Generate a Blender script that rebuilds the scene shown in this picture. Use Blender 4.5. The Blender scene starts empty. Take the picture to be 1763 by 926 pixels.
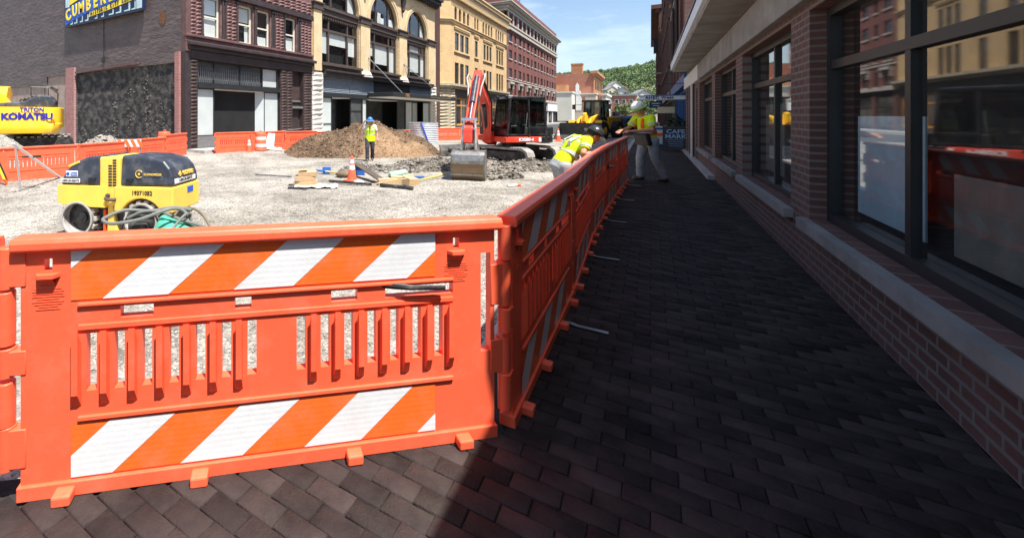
import bpy, bmesh, math, random
import numpy as np
from mathutils import Matrix, Vector, Euler
R = random.Random(7)
rad = math.radians
SC = bpy.context.scene
COL = SC.collection

# ---------------------------------------------------------------- camera
FPX, PU, PV, CAMH = 770.0, 600.0, 199.0, 1.57      # focal length and principal point in pixels of a 1763 px wide frame
YAW = math.atan(520.0 / FPX)
cd = bpy.data.cameras.new('camera'); cam = bpy.data.objects.new('camera', cd); COL.objects.link(cam)
cd.sensor_fit = 'HORIZONTAL'; cd.sensor_width = 36.0; cd.lens = 36.0 * FPX / 1763.0
cd.shift_x = (881.5 - PU) / 1763.0; cd.shift_y = -(463.0 - PV) / 1763.0
cd.clip_start = 0.05; cd.clip_end = 4000
cam.location = (0, 0, CAMH); cam.rotation_euler = (rad(90), 0, YAW)
SC.camera = cam

# ---------------------------------------------------------------- sky and sun
SUN_EL, SUN_AZ = rad(65), rad(-20)                  # azimuth from +X towards +Y
sdir = Vector((math.cos(SUN_EL) * math.cos(SUN_AZ), math.cos(SUN_EL) * math.sin(SUN_AZ), math.sin(SUN_EL)))
w = bpy.data.worlds.new('World'); SC.world = w; w.use_nodes = True
nt = w.node_tree; nt.nodes.clear()
sky = nt.nodes.new('ShaderNodeTexSky'); sky.sky_type = 'NISHITA'; sky.sun_disc = False
sky.sun_elevation = SUN_EL; sky.sun_rotation = math.atan2(sdir.x, sdir.y)
sky.air_density = 1.0; sky.dust_density = 1.2; sky.ozone_density = 1.6
tc = nt.nodes.new('ShaderNodeTexCoord'); mp = nt.nodes.new('ShaderNodeMapping')
mp.inputs['Scale'].default_value = (1.2, 1.2, 5.0)
nz = nt.nodes.new('ShaderNodeTexNoise'); nz.inputs['Scale'].default_value = 2.2; nz.inputs['Detail'].default_value = 7; nz.inputs['Roughness'].default_value = .62
rmp = nt.nodes.new('ShaderNodeValToRGB'); rmp.color_ramp.elements[0].position = .48; rmp.color_ramp.elements[1].position = .85
rmp.color_ramp.elements[1].color = (.55, .55, .55, 1)
mx = nt.nodes.new('ShaderNodeMixRGB'); mx.inputs[2].default_value = (8.0, 8.4, 8.8, 1)
bg = nt.nodes.new('ShaderNodeBackground'); bg.inputs[1].default_value = .1
wo = nt.nodes.new('ShaderNodeOutputWorld'); L = nt.links.new
L(tc.outputs['Generated'], mp.inputs[0]); L(mp.outputs[0], nz.inputs[0]); L(nz.outputs[0], rmp.inputs[0])
L(rmp.outputs[0], mx.inputs[0]); L(sky.outputs[0], mx.inputs[1]); L(mx.outputs[0], bg.inputs[0]); L(bg.outputs[0], wo.inputs[0])
sl = bpy.data.lights.new('sun', 'SUN'); sl.energy = 4.8; sl.angle = rad(.5); sl.color = (1, .965, .9)
so = bpy.data.objects.new('sun', sl); COL.objects.link(so); so.rotation_euler = (-sdir).to_track_quat('-Z', 'Y').to_euler()
so.location = (30, -20, 60)
SC.view_settings.view_transform = 'Standard'; SC.view_settings.look = 'None'
SC.view_settings.exposure = 1.0; SC.view_settings.gamma = 1; SC.view_settings.use_curve_mapping = False
SC.render.engine = 'CYCLES'
SC.cycles.use_denoising = True; SC.cycles.max_bounces = 8; SC.cycles.transparent_max_bounces = 12
SC.cycles.caustics_reflective = False; SC.cycles.caustics_refractive = False

# ---------------------------------------------------------------- helpers
def S(r, g, b, k=1.0):
    f = lambda c: ((c / 255 + .055) / 1.055) ** 2.4 if c > 10 else c / 255 / 12.92
    return (f(r) * k, f(g) * k, f(b) * k)
def ray(u, v):                                       # direction through a pixel of the 1763 px frame
    a = (u - PU) / FPX; s, c = math.sin(YAW), math.cos(YAW)
    return Vector((-s + c * a, c + s * a, -(v - PV) / FPX))
def at(u, v, t): return Vector((0, 0, CAMH)) + ray(u, v) * t
def gnd(u, v, z=-.25):
    d = ray(u, v); t = (z - CAMH) / d.z
    return Vector((d.x * t, d.y * t, z))

MATS = {}
def M(name, rgb, rough=.65, metal=0., var=.18, scale=6., bump=0., bscale=60., spec=.4, rgb2=None, stretch=None, detail=6, coat=0., lo=.35, hi=.7):
    m = bpy.data.materials.new(name); m.use_nodes = True; MATS[name] = m
    n = m.node_tree.nodes; l = m.node_tree.links.new; b = n['Principled BSDF']
    b.inputs['Roughness'].default_value = rough; b.inputs['Metallic'].default_value = metal
    b.inputs['Specular IOR Level'].default_value = spec; b.inputs['Coat Weight'].default_value = coat
    tc = n.new('ShaderNodeTexCoord'); mp = n.new('ShaderNodeMapping'); l(tc.outputs['Object'], mp.inputs[0])
    if stretch: mp.inputs['Scale'].default_value = stretch
    nz = n.new('ShaderNodeTexNoise'); nz.inputs['Scale'].default_value = scale; nz.inputs['Detail'].default_value = detail
    nz.inputs['Roughness'].default_value = .62; l(mp.outputs[0], nz.inputs[0])
    rp = n.new('ShaderNodeValToRGB'); rp.color_ramp.elements[0].position = lo; rp.color_ramp.elements[1].position = hi
    c2 = rgb2 or tuple(min(1, c * (1 + var)) for c in rgb); c1 = rgb if rgb2 else tuple(c * (1 - var) for c in rgb)
    rp.color_ramp.elements[0].color = (*c1, 1); rp.color_ramp.elements[1].color = (*c2, 1)
    l(nz.outputs[0], rp.inputs[0]); l(rp.outputs[0], b.inputs['Base Color'])
    if bump:
        n2 = n.new('ShaderNodeTexNoise'); n2.inputs['Scale'].default_value = bscale; n2.inputs['Detail'].default_value = 5
        l(mp.outputs[0], n2.inputs[0]); bp = n.new('ShaderNodeBump'); bp.inputs['Strength'].default_value = min(1, bump); bp.inputs['Distance'].default_value = .02 * max(1, bump)
        l(n2.outputs[0], bp.inputs['Height']); l(bp.outputs[0], b.inputs['Normal'])
    return m
def dust(names, col=(.42, .36, .29), amt=.5, scale=3.5, lo=.48, hi=.8):
    """patchy site dust and scuffs over an existing material"""
    for nm in names:
        m = MATS[nm]; n = m.node_tree.nodes; l = m.node_tree.links.new; b = n['Principled BSDF']; old = b.inputs['Base Color'].links[0].from_socket
        tc = n.new('ShaderNodeTexCoord'); nz = n.new('ShaderNodeTexNoise'); nz.inputs['Scale'].default_value = scale; nz.inputs['Detail'].default_value = 10; nz.inputs['Roughness'].default_value = .72; l(tc.outputs['Object'], nz.inputs[0])
        rp = n.new('ShaderNodeValToRGB'); rp.color_ramp.elements[0].position = lo; rp.color_ramp.elements[1].position = hi; rp.color_ramp.elements[1].color = (amt, amt, amt, 1); l(nz.outputs[0], rp.inputs[0])
        mi = n.new('ShaderNodeMixRGB'); l(rp.outputs[0], mi.inputs[0]); l(old, mi.inputs[1]); mi.inputs[2].default_value = (*col, 1); l(mi.outputs[0], b.inputs['Base Color'])
def islands(nm, lo=.55, hi=1.5):
    """every separate piece of a mesh gets its own tone"""
    m = MATS[nm]; n = m.node_tree.nodes; l = m.node_tree.links.new; b = n['Principled BSDF']; old = b.inputs['Base Color'].links[0].from_socket
    g = n.new('ShaderNodeNewGeometry'); oi = n.new('ShaderNodeObjectInfo'); ad = n.new('ShaderNodeMath'); l(g.outputs['Random Per Island'], ad.inputs[0]); l(oi.outputs['Random'], ad.inputs[1]); fr = n.new('ShaderNodeMath'); fr.operation = 'FRACT'; l(ad.outputs[0], fr.inputs[0])
    mr = n.new('ShaderNodeMapRange'); mr.inputs[3].default_value = lo; mr.inputs[4].default_value = hi; l(fr.outputs[0], mr.inputs[0])
    mu = n.new('ShaderNodeMixRGB'); mu.blend_type = 'MULTIPLY'; mu.inputs[0].default_value = 1; l(old, mu.inputs[1]); l(mr.outputs[0], mu.inputs[2]); l(mu.outputs[0], b.inputs['Base Color'])
def mortar(m, bw, bh, depth=.5, col=None, axes='YZ', off=.5, msize=.012, mix=.6):
    """add coursed joints (far or painted masonry) to a material, as relief and a joint colour"""
    n = m.node_tree.nodes; l = m.node_tree.links.new; b = n['Principled BSDF']
    tc = n.new('ShaderNodeTexCoord'); sp = n.new('ShaderNodeSeparateXYZ'); cb = n.new('ShaderNodeCombineXYZ')
    l(tc.outputs['Object'], sp.inputs[0]); l(sp.outputs[axes[0]], cb.inputs[0]); l(sp.outputs[axes[1]], cb.inputs[1])
    br = n.new('ShaderNodeTexBrick'); l(cb.outputs[0], br.inputs[0]); br.inputs['Scale'].default_value = 1
    br.inputs['Brick Width'].default_value = bw; br.inputs['Row Height'].default_value = bh; br.inputs['Mortar Size'].default_value = msize
    br.inputs['Color1'].default_value = (1, 1, 1, 1); br.inputs['Color2'].default_value = (.72, .72, .72, 1); br.offset = off
    old = b.inputs['Base Color'].links[0].from_socket
    mu = n.new('ShaderNodeMixRGB'); mu.blend_type = 'MULTIPLY'; mu.inputs[0].default_value = mix; l(old, mu.inputs[1]); l(br.outputs['Color'], mu.inputs[2])
    mj = n.new('ShaderNodeMixRGB'); l(br.outputs['Fac'], mj.inputs[0]); l(mu.outputs[0], mj.inputs[1])
    if col: mj.inputs[2].default_value = (*col, 1)
    else: l(old, mj.inputs[2])
    l(mj.outputs[0], b.inputs['Base Color'])
    iv = n.new('ShaderNodeMath'); iv.operation = 'SUBTRACT'; iv.inputs[0].default_value = 1; l(br.outputs['Fac'], iv.inputs[1])
    bp = n.new('ShaderNodeBump'); bp.inputs['Strength'].default_value = depth; bp.inputs['Distance'].default_value = .02; l(iv.outputs[0], bp.inputs['Height'])
    if b.inputs['Normal'].links: l(b.inputs['Normal'].links[0].from_socket, bp.inputs['Normal'])
    l(bp.outputs[0], b.inputs['Normal']); return m
def glass(name, tint=(.92, .95, .95), refl=.07, rough=.03):
    m = bpy.data.materials.new(name); m.use_nodes = True; n = m.node_tree.nodes; l = m.node_tree.links.new; n.clear(); MATS[name] = m
    o = n.new('ShaderNodeOutputMaterial'); t = n.new('ShaderNodeBsdfTransparent'); t.inputs[0].default_value = (*tint, 1)
    g = n.new('ShaderNodeBsdfGlossy'); g.inputs['Roughness'].default_value = rough; g.inputs[0].default_value = (1, 1, 1, 1)
    f = n.new('ShaderNodeFresnel'); ge = n.new('ShaderNodeNewGeometry'); io = n.new('ShaderNodeMapRange'); l(ge.outputs['Backfacing'], io.inputs[0]); io.inputs[3].default_value = 1.5; io.inputs[4].default_value = 1 / 1.5; l(io.outputs[0], f.inputs[0]); ad = n.new('ShaderNodeMath'); ad.inputs[1].default_value = refl; ad.use_clamp = True
    l(f.outputs[0], ad.inputs[0]); mi = n.new('ShaderNodeMixShader'); l(ad.outputs[0], mi.inputs[0]); l(t.outputs[0], mi.inputs[1]); l(g.outputs[0], mi.inputs[2]); l(mi.outputs[0], o.inputs[0])
    return m

class MB:
    """collects shapes; build() links them as ONE mesh object"""
    def __init__(s, T=None): s.v = []; s.f = []; s.m = []; s.T = T or Matrix.Identity(4)
    def add(s, vs, fs, m=0):
        o = len(s.v); T = s.T
        s.v += [tuple(T @ Vector(p)) for p in vs]; s.f += [tuple(o + i for i in f) for f in fs]; s.m += [m] * len(fs); return s
    def box(s, x0, x1, y0, y1, z0, z1, m=0):
        return s.add([(x, y, z) for x in (x0, x1) for y in (y0, y1) for z in (z0, z1)],
                     [(0, 1, 3, 2), (4, 6, 7, 5), (0, 4, 5, 1), (2, 3, 7, 6), (0, 2, 6, 4), (1, 5, 7, 3)], m)
    def obox(s, c, d, rot=(0, 0, 0), m=0):
        Q = Matrix.Translation(c) @ Euler(rot).to_matrix().to_4x4(); k = [i / 2 for i in d]
        return s.add([Q @ Vector((x, y, z)) for x in (-k[0], k[0]) for y in (-k[1], k[1]) for z in (-k[2], k[2])],
                     [(0, 1, 3, 2), (4, 6, 7, 5), (0, 4, 5, 1), (2, 3, 7, 6), (0, 2, 6, 4), (1, 5, 7, 3)], m)
    def beam(s, p, q, wd, h, m=0, up=(0, 0, 1), w2=None, h2=None):      # box from p to q, tapering
        p, q = Vector(p), Vector(q); d = (q - p).normalized(); sd = d.cross(Vector(up))
        sd = sd.normalized() if sd.length > 1e-4 else Vector((1, 0, 0)); n = sd.cross(d); w2 = w2 or wd; h2 = h2 or h
        vs = [c + sd * a * ww / 2 + n * b * hh / 2 for c, ww, hh in ((p, wd, h), (q, w2, h2)) for a, b in ((-1, -1), (1, -1), (1, 1), (-1, 1))]
        return s.add(vs, [(3, 2, 1, 0), (4, 5, 6, 7), (0, 1, 5, 4), (1, 2, 6, 5), (2, 3, 7, 6), (3, 0, 4, 7)], m)
    def prism(s, poly, ext, m=0):                                       # 3D polygon extruded along a vector
        e = Vector(ext); n = len(poly); a = [Vector(p) for p in poly]
        return s.add(a + [p + e for p in a], [tuple(range(n))[::-1], tuple(range(n, 2 * n))] + [(i, (i + 1) % n, n + (i + 1) % n, n + i) for i in range(n)], m)
    def tube(s, pts, r, n=8, m=0, rads=None, caps=True, ov=None):       # round section swept along a path
        pts = [Vector(p) for p in pts]; rings = []; up = Vector((0, 0, 1)); pa = None
        for i, p in enumerate(pts):
            d = (pts[min(i + 1, len(pts) - 1)] - pts[max(i - 1, 0)]).normalized()
            a = d.cross(up) if pa is None else pa - d * pa.dot(d)
            if a.length < .05: a = d.cross(Vector((1, 0, 0)))
            a.normalize(); pa = a; b = a.cross(d); rr = rads[i] if rads else r
            rings.append([p + a * math.cos(k * 2 * math.pi / n) * rr * (ov or 1) + b * math.sin(k * 2 * math.pi / n) * rr for k in range(n)])
        fs = [(i * n + k, i * n + (k + 1) % n, (i + 1) * n + (k + 1) % n, (i + 1) * n + k) for i in range(len(pts) - 1) for k in range(n)]
        if caps: fs += [tuple(range(n))[::-1], tuple(range((len(pts) - 1) * n, len(pts) * n))]
        return s.add([q for g in rings for q in g], fs, m)
    def cyl(s, p, q, r, r2=None, n=14, m=0): return s.tube([p, q], r, n, m, rads=[r, r if r2 is None else r2])
    def lathe(s, prof, c=(0, 0, 0), n=20, m=0, axis='z', sx=1, sy=1, caps=True):   # (radius, height) profile
        vs = []
        for r, h in prof:
            for k in range(n):
                a = k * 2 * math.pi / n; x, y = r * math.cos(a) * sx, r * math.sin(a) * sy
                vs.append((c[0] + x, c[1] + y, c[2] + h) if axis == 'z' else ((c[0] + x, c[1] + h, c[2] + y) if axis == 'y' else (c[0] + h, c[1] + x, c[2] + y)))
        fs = [(i * n + k, i * n + (k + 1) % n, (i + 1) * n + (k + 1) % n, (i + 1) * n + k) for i in range(len(prof) - 1) for k in range(n)]
        if caps: fs += [tuple(range(n))[::-1], tuple(range((len(prof) - 1) * n, len(prof) * n))]
        return s.add(vs, fs, m)
    def loft(s, rings, m=0, n=14):                                      # rings: (centre, half-width, half-depth, direction, side)
        vs = []
        for c, a, b, d, sd in rings:
            d = Vector(d).normalized(); sd = Vector(sd); sd = (sd - d * sd.dot(d)).normalized(); o = d.cross(sd); c = Vector(c)
            vs += [c + sd * a * math.cos(k * 2 * math.pi / n) + o * b * math.sin(k * 2 * math.pi / n) for k in range(n)]
        k0 = len(rings)
        fs = [(i * n + k, i * n + (k + 1) % n, (i + 1) * n + (k + 1) % n, (i + 1) * n + k) for i in range(k0 - 1) for k in range(n)]
        return s.add(vs, fs + [tuple(range(n))[::-1], tuple(range((k0 - 1) * n, k0 * n))], m)
    def ball(s, c, r, n=10, m=0, sz=(1, 1, 1)):
        pr = [(math.sin(math.pi * i / n), -math.cos(math.pi * i / n)) for i in range(n + 1)]; pr[0] = (.02, -1); pr[-1] = (.02, 1)
        o = len(s.v); T = s.T; s.T = T @ Matrix.Translation(c) @ Matrix.Diagonal((r * sz[0], r * sz[1], r * sz[2], 1)); s.lathe(pr, n=n + 4, m=m); s.T = T; return s
    def build(s, name, mats, parent=None, smooth=False, bevel=0, seg=2, fix=True, remesh=0, ang=40):
        me = bpy.data.meshes.new(name); base = Vector((0, 0, 0))
        if parent is not None:
            root = parent
            while root.parent: root = root.parent
            base = root.location
        me.from_pydata([(p[0] - base[0], p[1] - base[1], p[2] - base[2]) for p in s.v], [], s.f)
        mats = mats if isinstance(mats, (list, tuple)) else [mats]
        for q in mats: me.materials.append(MATS[q] if isinstance(q, str) else q)
        if len(mats) > 1: me.polygons.foreach_set('material_index', s.m)
        if fix and len(s.f) < 60000:
            bm = bmesh.new(); bm.from_mesh(me); bmesh.ops.recalc_face_normals(bm, faces=bm.faces); bm.to_mesh(me); bm.free()
        o = bpy.data.objects.new(name, me); COL.objects.link(o)
        if parent is not None: o.parent = parent
        if bevel:
            b = o.modifiers.new('bevel', 'BEVEL'); b.width = bevel; b.segments = seg; b.limit_method = 'ANGLE'; b.angle_limit = rad(35)
        if remesh:
            q = o.modifiers.new('remesh', 'REMESH'); q.mode = 'VOXEL'; q.voxel_size = remesh; q.use_smooth_shade = True
            q = o.modifiers.new('smooth', 'SMOOTH'); q.factor = .5; q.iterations = 4
            dg = bpy.context.evaluated_depsgraph_get(); me2 = bpy.data.meshes.new_from_object(o.evaluated_get(dg)); o.modifiers.clear(); o.data = me2; me2.name = name
            me2.polygons.foreach_set('use_smooth', [True] * len(me2.polygons))
        elif smooth:
            me.polygons.foreach_set('use_smooth', [True] * len(me.polygons)); me.set_sharp_from_angle(angle=rad(ang))
        return o
def tag(o, label=None, cat=None, group=None, kind=None):
    for k, v in (('label', label), ('category', cat), ('group', group), ('kind', kind)):
        if v: o[k] = v
    return o
def thing(name, label, cat, loc=(0, 0, 0), rotz=0, group=None):
    o = bpy.data.objects.new(name, None); COL.objects.link(o); o.location = loc; o.rotation_euler = (0, 0, rotz); o.empty_display_size = .2
    return tag(o, label, cat, group)
def struct(o): o['kind'] = 'structure'; return o
def kids(o): return [c for c in bpy.data.objects if c.parent == o]
def copy_tree(o, parent=None):
    c = o.copy(); COL.objects.link(c); c.parent = parent
    for ch in kids(o): copy_tree(ch, c)
    return c
def dup_mesh(src, loc, parent, rot=None):            # another piece sharing mesh data
    o = src.copy(); COL.objects.link(o); o.location = loc; o.parent = parent
    if rot: o.rotation_euler = rot
    return o
def frame(origin, xdir, up=(0, 0, 1)):               # local x along xdir, z up
    x = Vector(xdir).normalized(); z = Vector(up); y = z.cross(x).normalized()
    m = Matrix((x, y, z)).transposed().to_4x4(); m.translation = origin; return m
def text(body, name, mat, T, size, parent, bold=0., ext=.002, align='CENTER', sx=1., shear=0., space=1.):
    """flat lettering as a mesh; T maps local x (reading direction) and y (up) into the world"""
    cu = bpy.data.curves.new(name, 'FONT'); cu.body = body; cu.size = size; cu.align_x = align; cu.align_y = 'CENTER'; cu.offset = bold; cu.extrude = ext; cu.shear = shear; cu.resolution_u = 3; cu.space_character = space
    t = bpy.data.objects.new(name, cu); COL.objects.link(t); dg = bpy.context.evaluated_depsgraph_get()
    me = bpy.data.meshes.new_from_object(t.evaluated_get(dg)); bpy.data.objects.remove(t)
    root = parent
    while root.parent: root = root.parent
    me.transform(Matrix.Diagonal((sx, 1, 1, 1))); me.transform(Matrix.Translation(-root.location) @ T)
    me.materials.clear(); me.materials.append(MATS[mat]); o = bpy.data.objects.new(name, me); COL.objects.link(o); o.parent = parent; return o
def plate(origin, right, up):                        # frame for text() on a surface
    x = Vector(right).normalized(); y = Vector(up); y = (y - x * y.dot(x)).normalized(); z = x.cross(y)
    m = Matrix((x, y, z)).transposed().to_4x4(); m.translation = origin; return m
def holes(mb, a0, a1, b0, b1, hs, f, d, m=0, back=False, rev=None):
    """wall a0..a1 by b0..b1 with rectangular openings hs (a0,a1,b0,b1); f(a,b,depth) gives the point; reveals run to depth d"""
    A = sorted({a0, a1, *[h[i] for h in hs for i in (0, 1)]}); B = sorted({b0, b1, *[h[i] for h in hs for i in (2, 3)]})
    A = [a for a in A if a0 - 1e-6 <= a <= a1 + 1e-6]; B = [b for b in B if b0 - 1e-6 <= b <= b1 + 1e-6]
    for i in range(len(A) - 1):
        j = 0
        while j < len(B) - 1:
            ca = (A[i] + A[i + 1]) / 2; solid = lambda jj: not any(h[0] < ca < h[1] and h[2] < (B[jj] + B[jj + 1]) / 2 < h[3] for h in hs)
            if not solid(j): j += 1; continue
            k = j
            while k + 1 < len(B) - 1 and solid(k + 1): k += 1
            q = [(A[i], B[j]), (A[i + 1], B[j]), (A[i + 1], B[k + 1]), (A[i], B[k + 1])]
            mb.add([f(*p, 0) for p in q], [(0, 1, 2, 3)], m)
            if back: mb.add([f(*p, d) for p in q], [(3, 2, 1, 0)], m)
            j = k + 1
    rm = m if rev is None else rev
    for h in hs + ([(a0, a1, b0, b1)] if back else []):
        q = [(h[0], h[2]), (h[1], h[2]), (h[1], h[3]), (h[0], h[3])]
        for i in range(4): mb.add([f(*q[i], 0), f(*q[(i + 1) % 4], 0), f(*q[(i + 1) % 4], d), f(*q[i], d)], [(0, 1, 2, 3)], rm)
    return mb
# ---------------------------------------------------------------- materials
def gravel_mat(name, c1, c2, c3, sc=26., bump=.9):
    m = bpy.data.materials.new(name); m.use_nodes = True; MATS[name] = m; n = m.node_tree.nodes; l = m.node_tree.links.new; b = n['Principled BSDF']
    b.inputs['Roughness'].default_value = .95; b.inputs['Specular IOR Level'].default_value = .15
    tc = n.new('ShaderNodeTexCoord'); vo = n.new('ShaderNodeTexVoronoi'); vo.inputs['Scale'].default_value = sc; l(tc.outputs['Object'], vo.inputs[0])
    sp = n.new('ShaderNodeSeparateColor'); l(vo.outputs['Color'], sp.inputs[0]); rp = n.new('ShaderNodeValToRGB'); e = rp.color_ramp.elements
    e[0].color = (*c1, 1); e[1].color = (*c3, 1); k = e.new(.45); k.color = (*c2, 1); l(sp.outputs[0], rp.inputs[0])
    nz = n.new('ShaderNodeTexNoise'); nz.inputs['Scale'].default_value = .55; nz.inputs['Detail'].default_value = 8; nz.inputs['Roughness'].default_value = .7; l(tc.outputs['Object'], nz.inputs[0])
    r2 = n.new('ShaderNodeValToRGB'); r2.color_ramp.elements[0].position = .36; r2.color_ramp.elements[1].position = .58
    r2.color_ramp.elements[0].color = (.55, .53, .5, 1); r2.color_ramp.elements[1].color = (1.04, 1.02, 1, 1); l(nz.outputs[0], r2.inputs[0])
    mu = n.new('ShaderNodeMixRGB'); mu.blend_type = 'MULTIPLY'; mu.inputs[0].default_value = 1; l(rp.outputs[0], mu.inputs[1]); l(r2.outputs[0], mu.inputs[2]); l(mu.outputs[0], b.inputs['Base Color'])
    v2 = n.new('ShaderNodeTexVoronoi'); v2.inputs['Scale'].default_value = sc * .45; l(tc.outputs['Object'], v2.inputs[0])
    ad = n.new('ShaderNodeMath'); l(vo.outputs['Distance'], ad.inputs[0]); l(v2.outputs['Distance'], ad.inputs[1])
    bp = n.new('ShaderNodeBump'); bp.invert = True; bp.inputs['Strength'].default_value = bump; bp.inputs['Distance'].default_value = .035; l(ad.outputs[0], bp.inputs['Height']); l(bp.outputs[0], b.inputs['Normal'])
    return m
gravel_mat('gravel', (.215, .203, .18), (.345, .323, .287), (.48, .45, .405), 34., .65)
gravel_mat('stones', (.2, .19, .17), (.34, .32, .285), (.51, .485, .44), 9., .3)
gravel_mat('brown_soil', (.08, .052, .033), (.14, .09, .056), (.25, .18, .125), 20., 1.)
gravel_mat('tan_soil', (.19, .115, .062), (.25, .16, .092), (.34, .245, .16), 22., .8)
gravel_mat('dark_soil', (.075, .066, .056), (.15, .132, .112), (.30, .275, .24), 16., 1.)
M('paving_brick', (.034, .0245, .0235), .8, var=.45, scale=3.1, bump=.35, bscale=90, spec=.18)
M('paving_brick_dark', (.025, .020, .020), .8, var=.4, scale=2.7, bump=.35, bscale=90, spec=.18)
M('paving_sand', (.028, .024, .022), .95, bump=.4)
M('concrete', (.42, .40, .37), .9, var=.16, scale=3, bump=.25, bscale=70)
M('asphalt', (.06, .06, .06), .9, var=.3, scale=1.2, bump=.3, bscale=50)
M('earth', (.20, .18, .14), .95, var=.3, scale=.4, bump=.4)
M('white_paint', (.72, .72, .70), .55, var=.06, scale=3)
M('black_paint', (.022, .022, .024), .5, var=.3, scale=3)
M('black_metal', (.018, .018, .02), .38, var=.3, scale=5, spec=.5)
M('rubber', (.02, .02, .02), .8, var=.3, scale=8, bump=.2)
M('grey_metal', (.30, .31, .32), .45, metal=.6, var=.2, scale=5)
M('worn_steel', (.33, .32, .30), .42, metal=.75, var=.35, scale=6, bump=.15, bscale=30)
M('chrome', (.75, .75, .76), .12, metal=1, var=.05)
M('wood', (.58, .40, .22), .75, var=.22, scale=4, stretch=(1, 9, 9), bump=.15)
M('dark_interior', (.012, .012, .013), .9, var=.3, scale=1)
M('orange_plastic', S(250, 102, 68), .42, var=.07, scale=2.2, spec=.42, bump=.05, bscale=120)
M('sheet_orange', S(252, 112, 44), .35, var=.05, scale=30, spec=.5)
M('sheet_white', (.80, .81, .83), .3, var=.04, scale=30, spec=.5)
M('cat_yellow', S(245, 190, 30), .4, var=.12, scale=4, spec=.5)
M('lime', S(205, 235, 20), .75, var=.08, scale=9, bump=.35, bscale=14)
M('hi_orange', S(255, 92, 30), .7, var=.06, scale=9)
M('reflective', (.48, .49, .48), .4, var=.1, scale=20)
M('skin', S(196, 138, 108), .6, var=.1, scale=12, spec=.3)
M('jeans', (.028, .03, .042), .85, var=.35, scale=9, bump=.4, bscale=16)
M('pale_jeans', (.33, .34, .35), .85, var=.3, scale=7, bump=.5, bscale=14)
M('tshirt', (.74, .73, .70), .8, var=.06, scale=8, bump=.2, bscale=15)
M('boots', (.17, .12, .08), .8, var=.3, scale=15)
M('blue_plastic', S(38, 92, 168), .35, var=.1, scale=5, spec=.5)
M('blue_strap', S(50, 80, 190), .6, var=.12, scale=9)
M('green_plastic', S(60, 150, 120), .45, var=.15, scale=5)
for nm in ('sheet_orange', 'sheet_white'):             # prismatic sheeting: fine horizontal and honeycomb relief
    m = MATS[nm]; n = m.node_tree.nodes; l = m.node_tree.links.new; tcn = n.new('ShaderNodeTexCoord')
    wv = n.new('ShaderNodeTexWave'); wv.bands_direction = 'Z'; wv.inputs['Scale'].default_value = 13; wv.inputs['Distortion'].default_value = .4; l(tcn.outputs['Object'], wv.inputs[0])
    old = n['Principled BSDF'].inputs['Base Color'].links[0].from_socket; mu = n.new('ShaderNodeMixRGB'); mu.blend_type = 'MULTIPLY'; mu.inputs[0].default_value = .10
    l(old, mu.inputs[1]); l(wv.outputs['Color'], mu.inputs[2]); l(mu.outputs[0], n['Principled BSDF'].inputs['Base Color'])
    vo = n.new('ShaderNodeTexVoronoi'); vo.inputs['Scale'].default_value = 150; l(tcn.outputs['Object'], vo.inputs[0])
    bp = n.new('ShaderNodeBump'); bp.inputs['Strength'].default_value = .12; bp.inputs['Distance'].default_value = .003; l(vo.outputs['Distance'], bp.inputs['Height']); l(bp.outputs[0], n['Principled BSDF'].inputs['Normal'])
glass('pane'); glass('cab_glass', (.22, .29, .29), .08)
M('dark_pane', (.03, .034, .04), .05, var=.3, scale=.7, spec=.9)
M('grey_pane', (.085, .09, .09), .08, var=.3, scale=.9, spec=.8)
M('muted_yellow', S(196, 170, 84), .6, var=.2, scale=6)
dust(['orange_plastic'], (.50, .25, .17), .5, 5, .5, .78); dust(['cat_yellow'], amt=.6); dust(['sheet_white', 'sheet_orange'], (.4, .35, .3), .25, 6); dust(['jeans', 'pale_jeans'], (.3, .27, .23), .4, 7); dust(['rubber', 'black_metal'], (.3, .27, .24), .45, 6)
islands('paving_brick', .6, 1.55); islands('paving_brick_dark', .7, 1.6); dust(['paving_brick', 'paving_brick_dark'], (.085, .072, .062), .6, 2.2, .48, .85)

# ---------------------------------------------------------------- ground
def vnoise(x, y, seed=0, oct=4, f=1.):                 # value noise on numpy arrays
    tot = np.zeros_like(x, dtype=float); amp = 1.
    for o in range(oct):
        xx, yy = x * f, y * f; xi, yi = np.floor(xx).astype(np.int64), np.floor(yy).astype(np.int64); xf, yf = xx - xi, yy - yi
        h = lambda i, j: (np.sin(i * 127.1 + j * 311.7 + seed * 17.3 + o * 57.7) * 43758.5453) % 1.0
        sx, sy = xf * xf * (3 - 2 * xf), yf * yf * (3 - 2 * yf)
        tot += amp * ((h(xi, yi) * (1 - sx) + h(xi + 1, yi) * sx) * (1 - sy) + (h(xi, yi + 1) * (1 - sx) + h(xi + 1, yi + 1) * sx) * sy - .5)
        amp *= .5; f *= 2.03
    return tot
def zg(x, y):
    x = np.asarray(x, float); y = np.asarray(y, float)
    z = -.25 - .09 * np.clip((-x - 4) / 9, 0, 1) + .05 * vnoise(x, y, 1, 4, .45) + .022 * vnoise(x, y, 2, 3, 3.)
    return z + .2 * np.clip((-x - 13.5) / 2.5, 0, 1)
def gz(x, y): return float(zg(np.array([x]), np.array([y]))[0])
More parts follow.
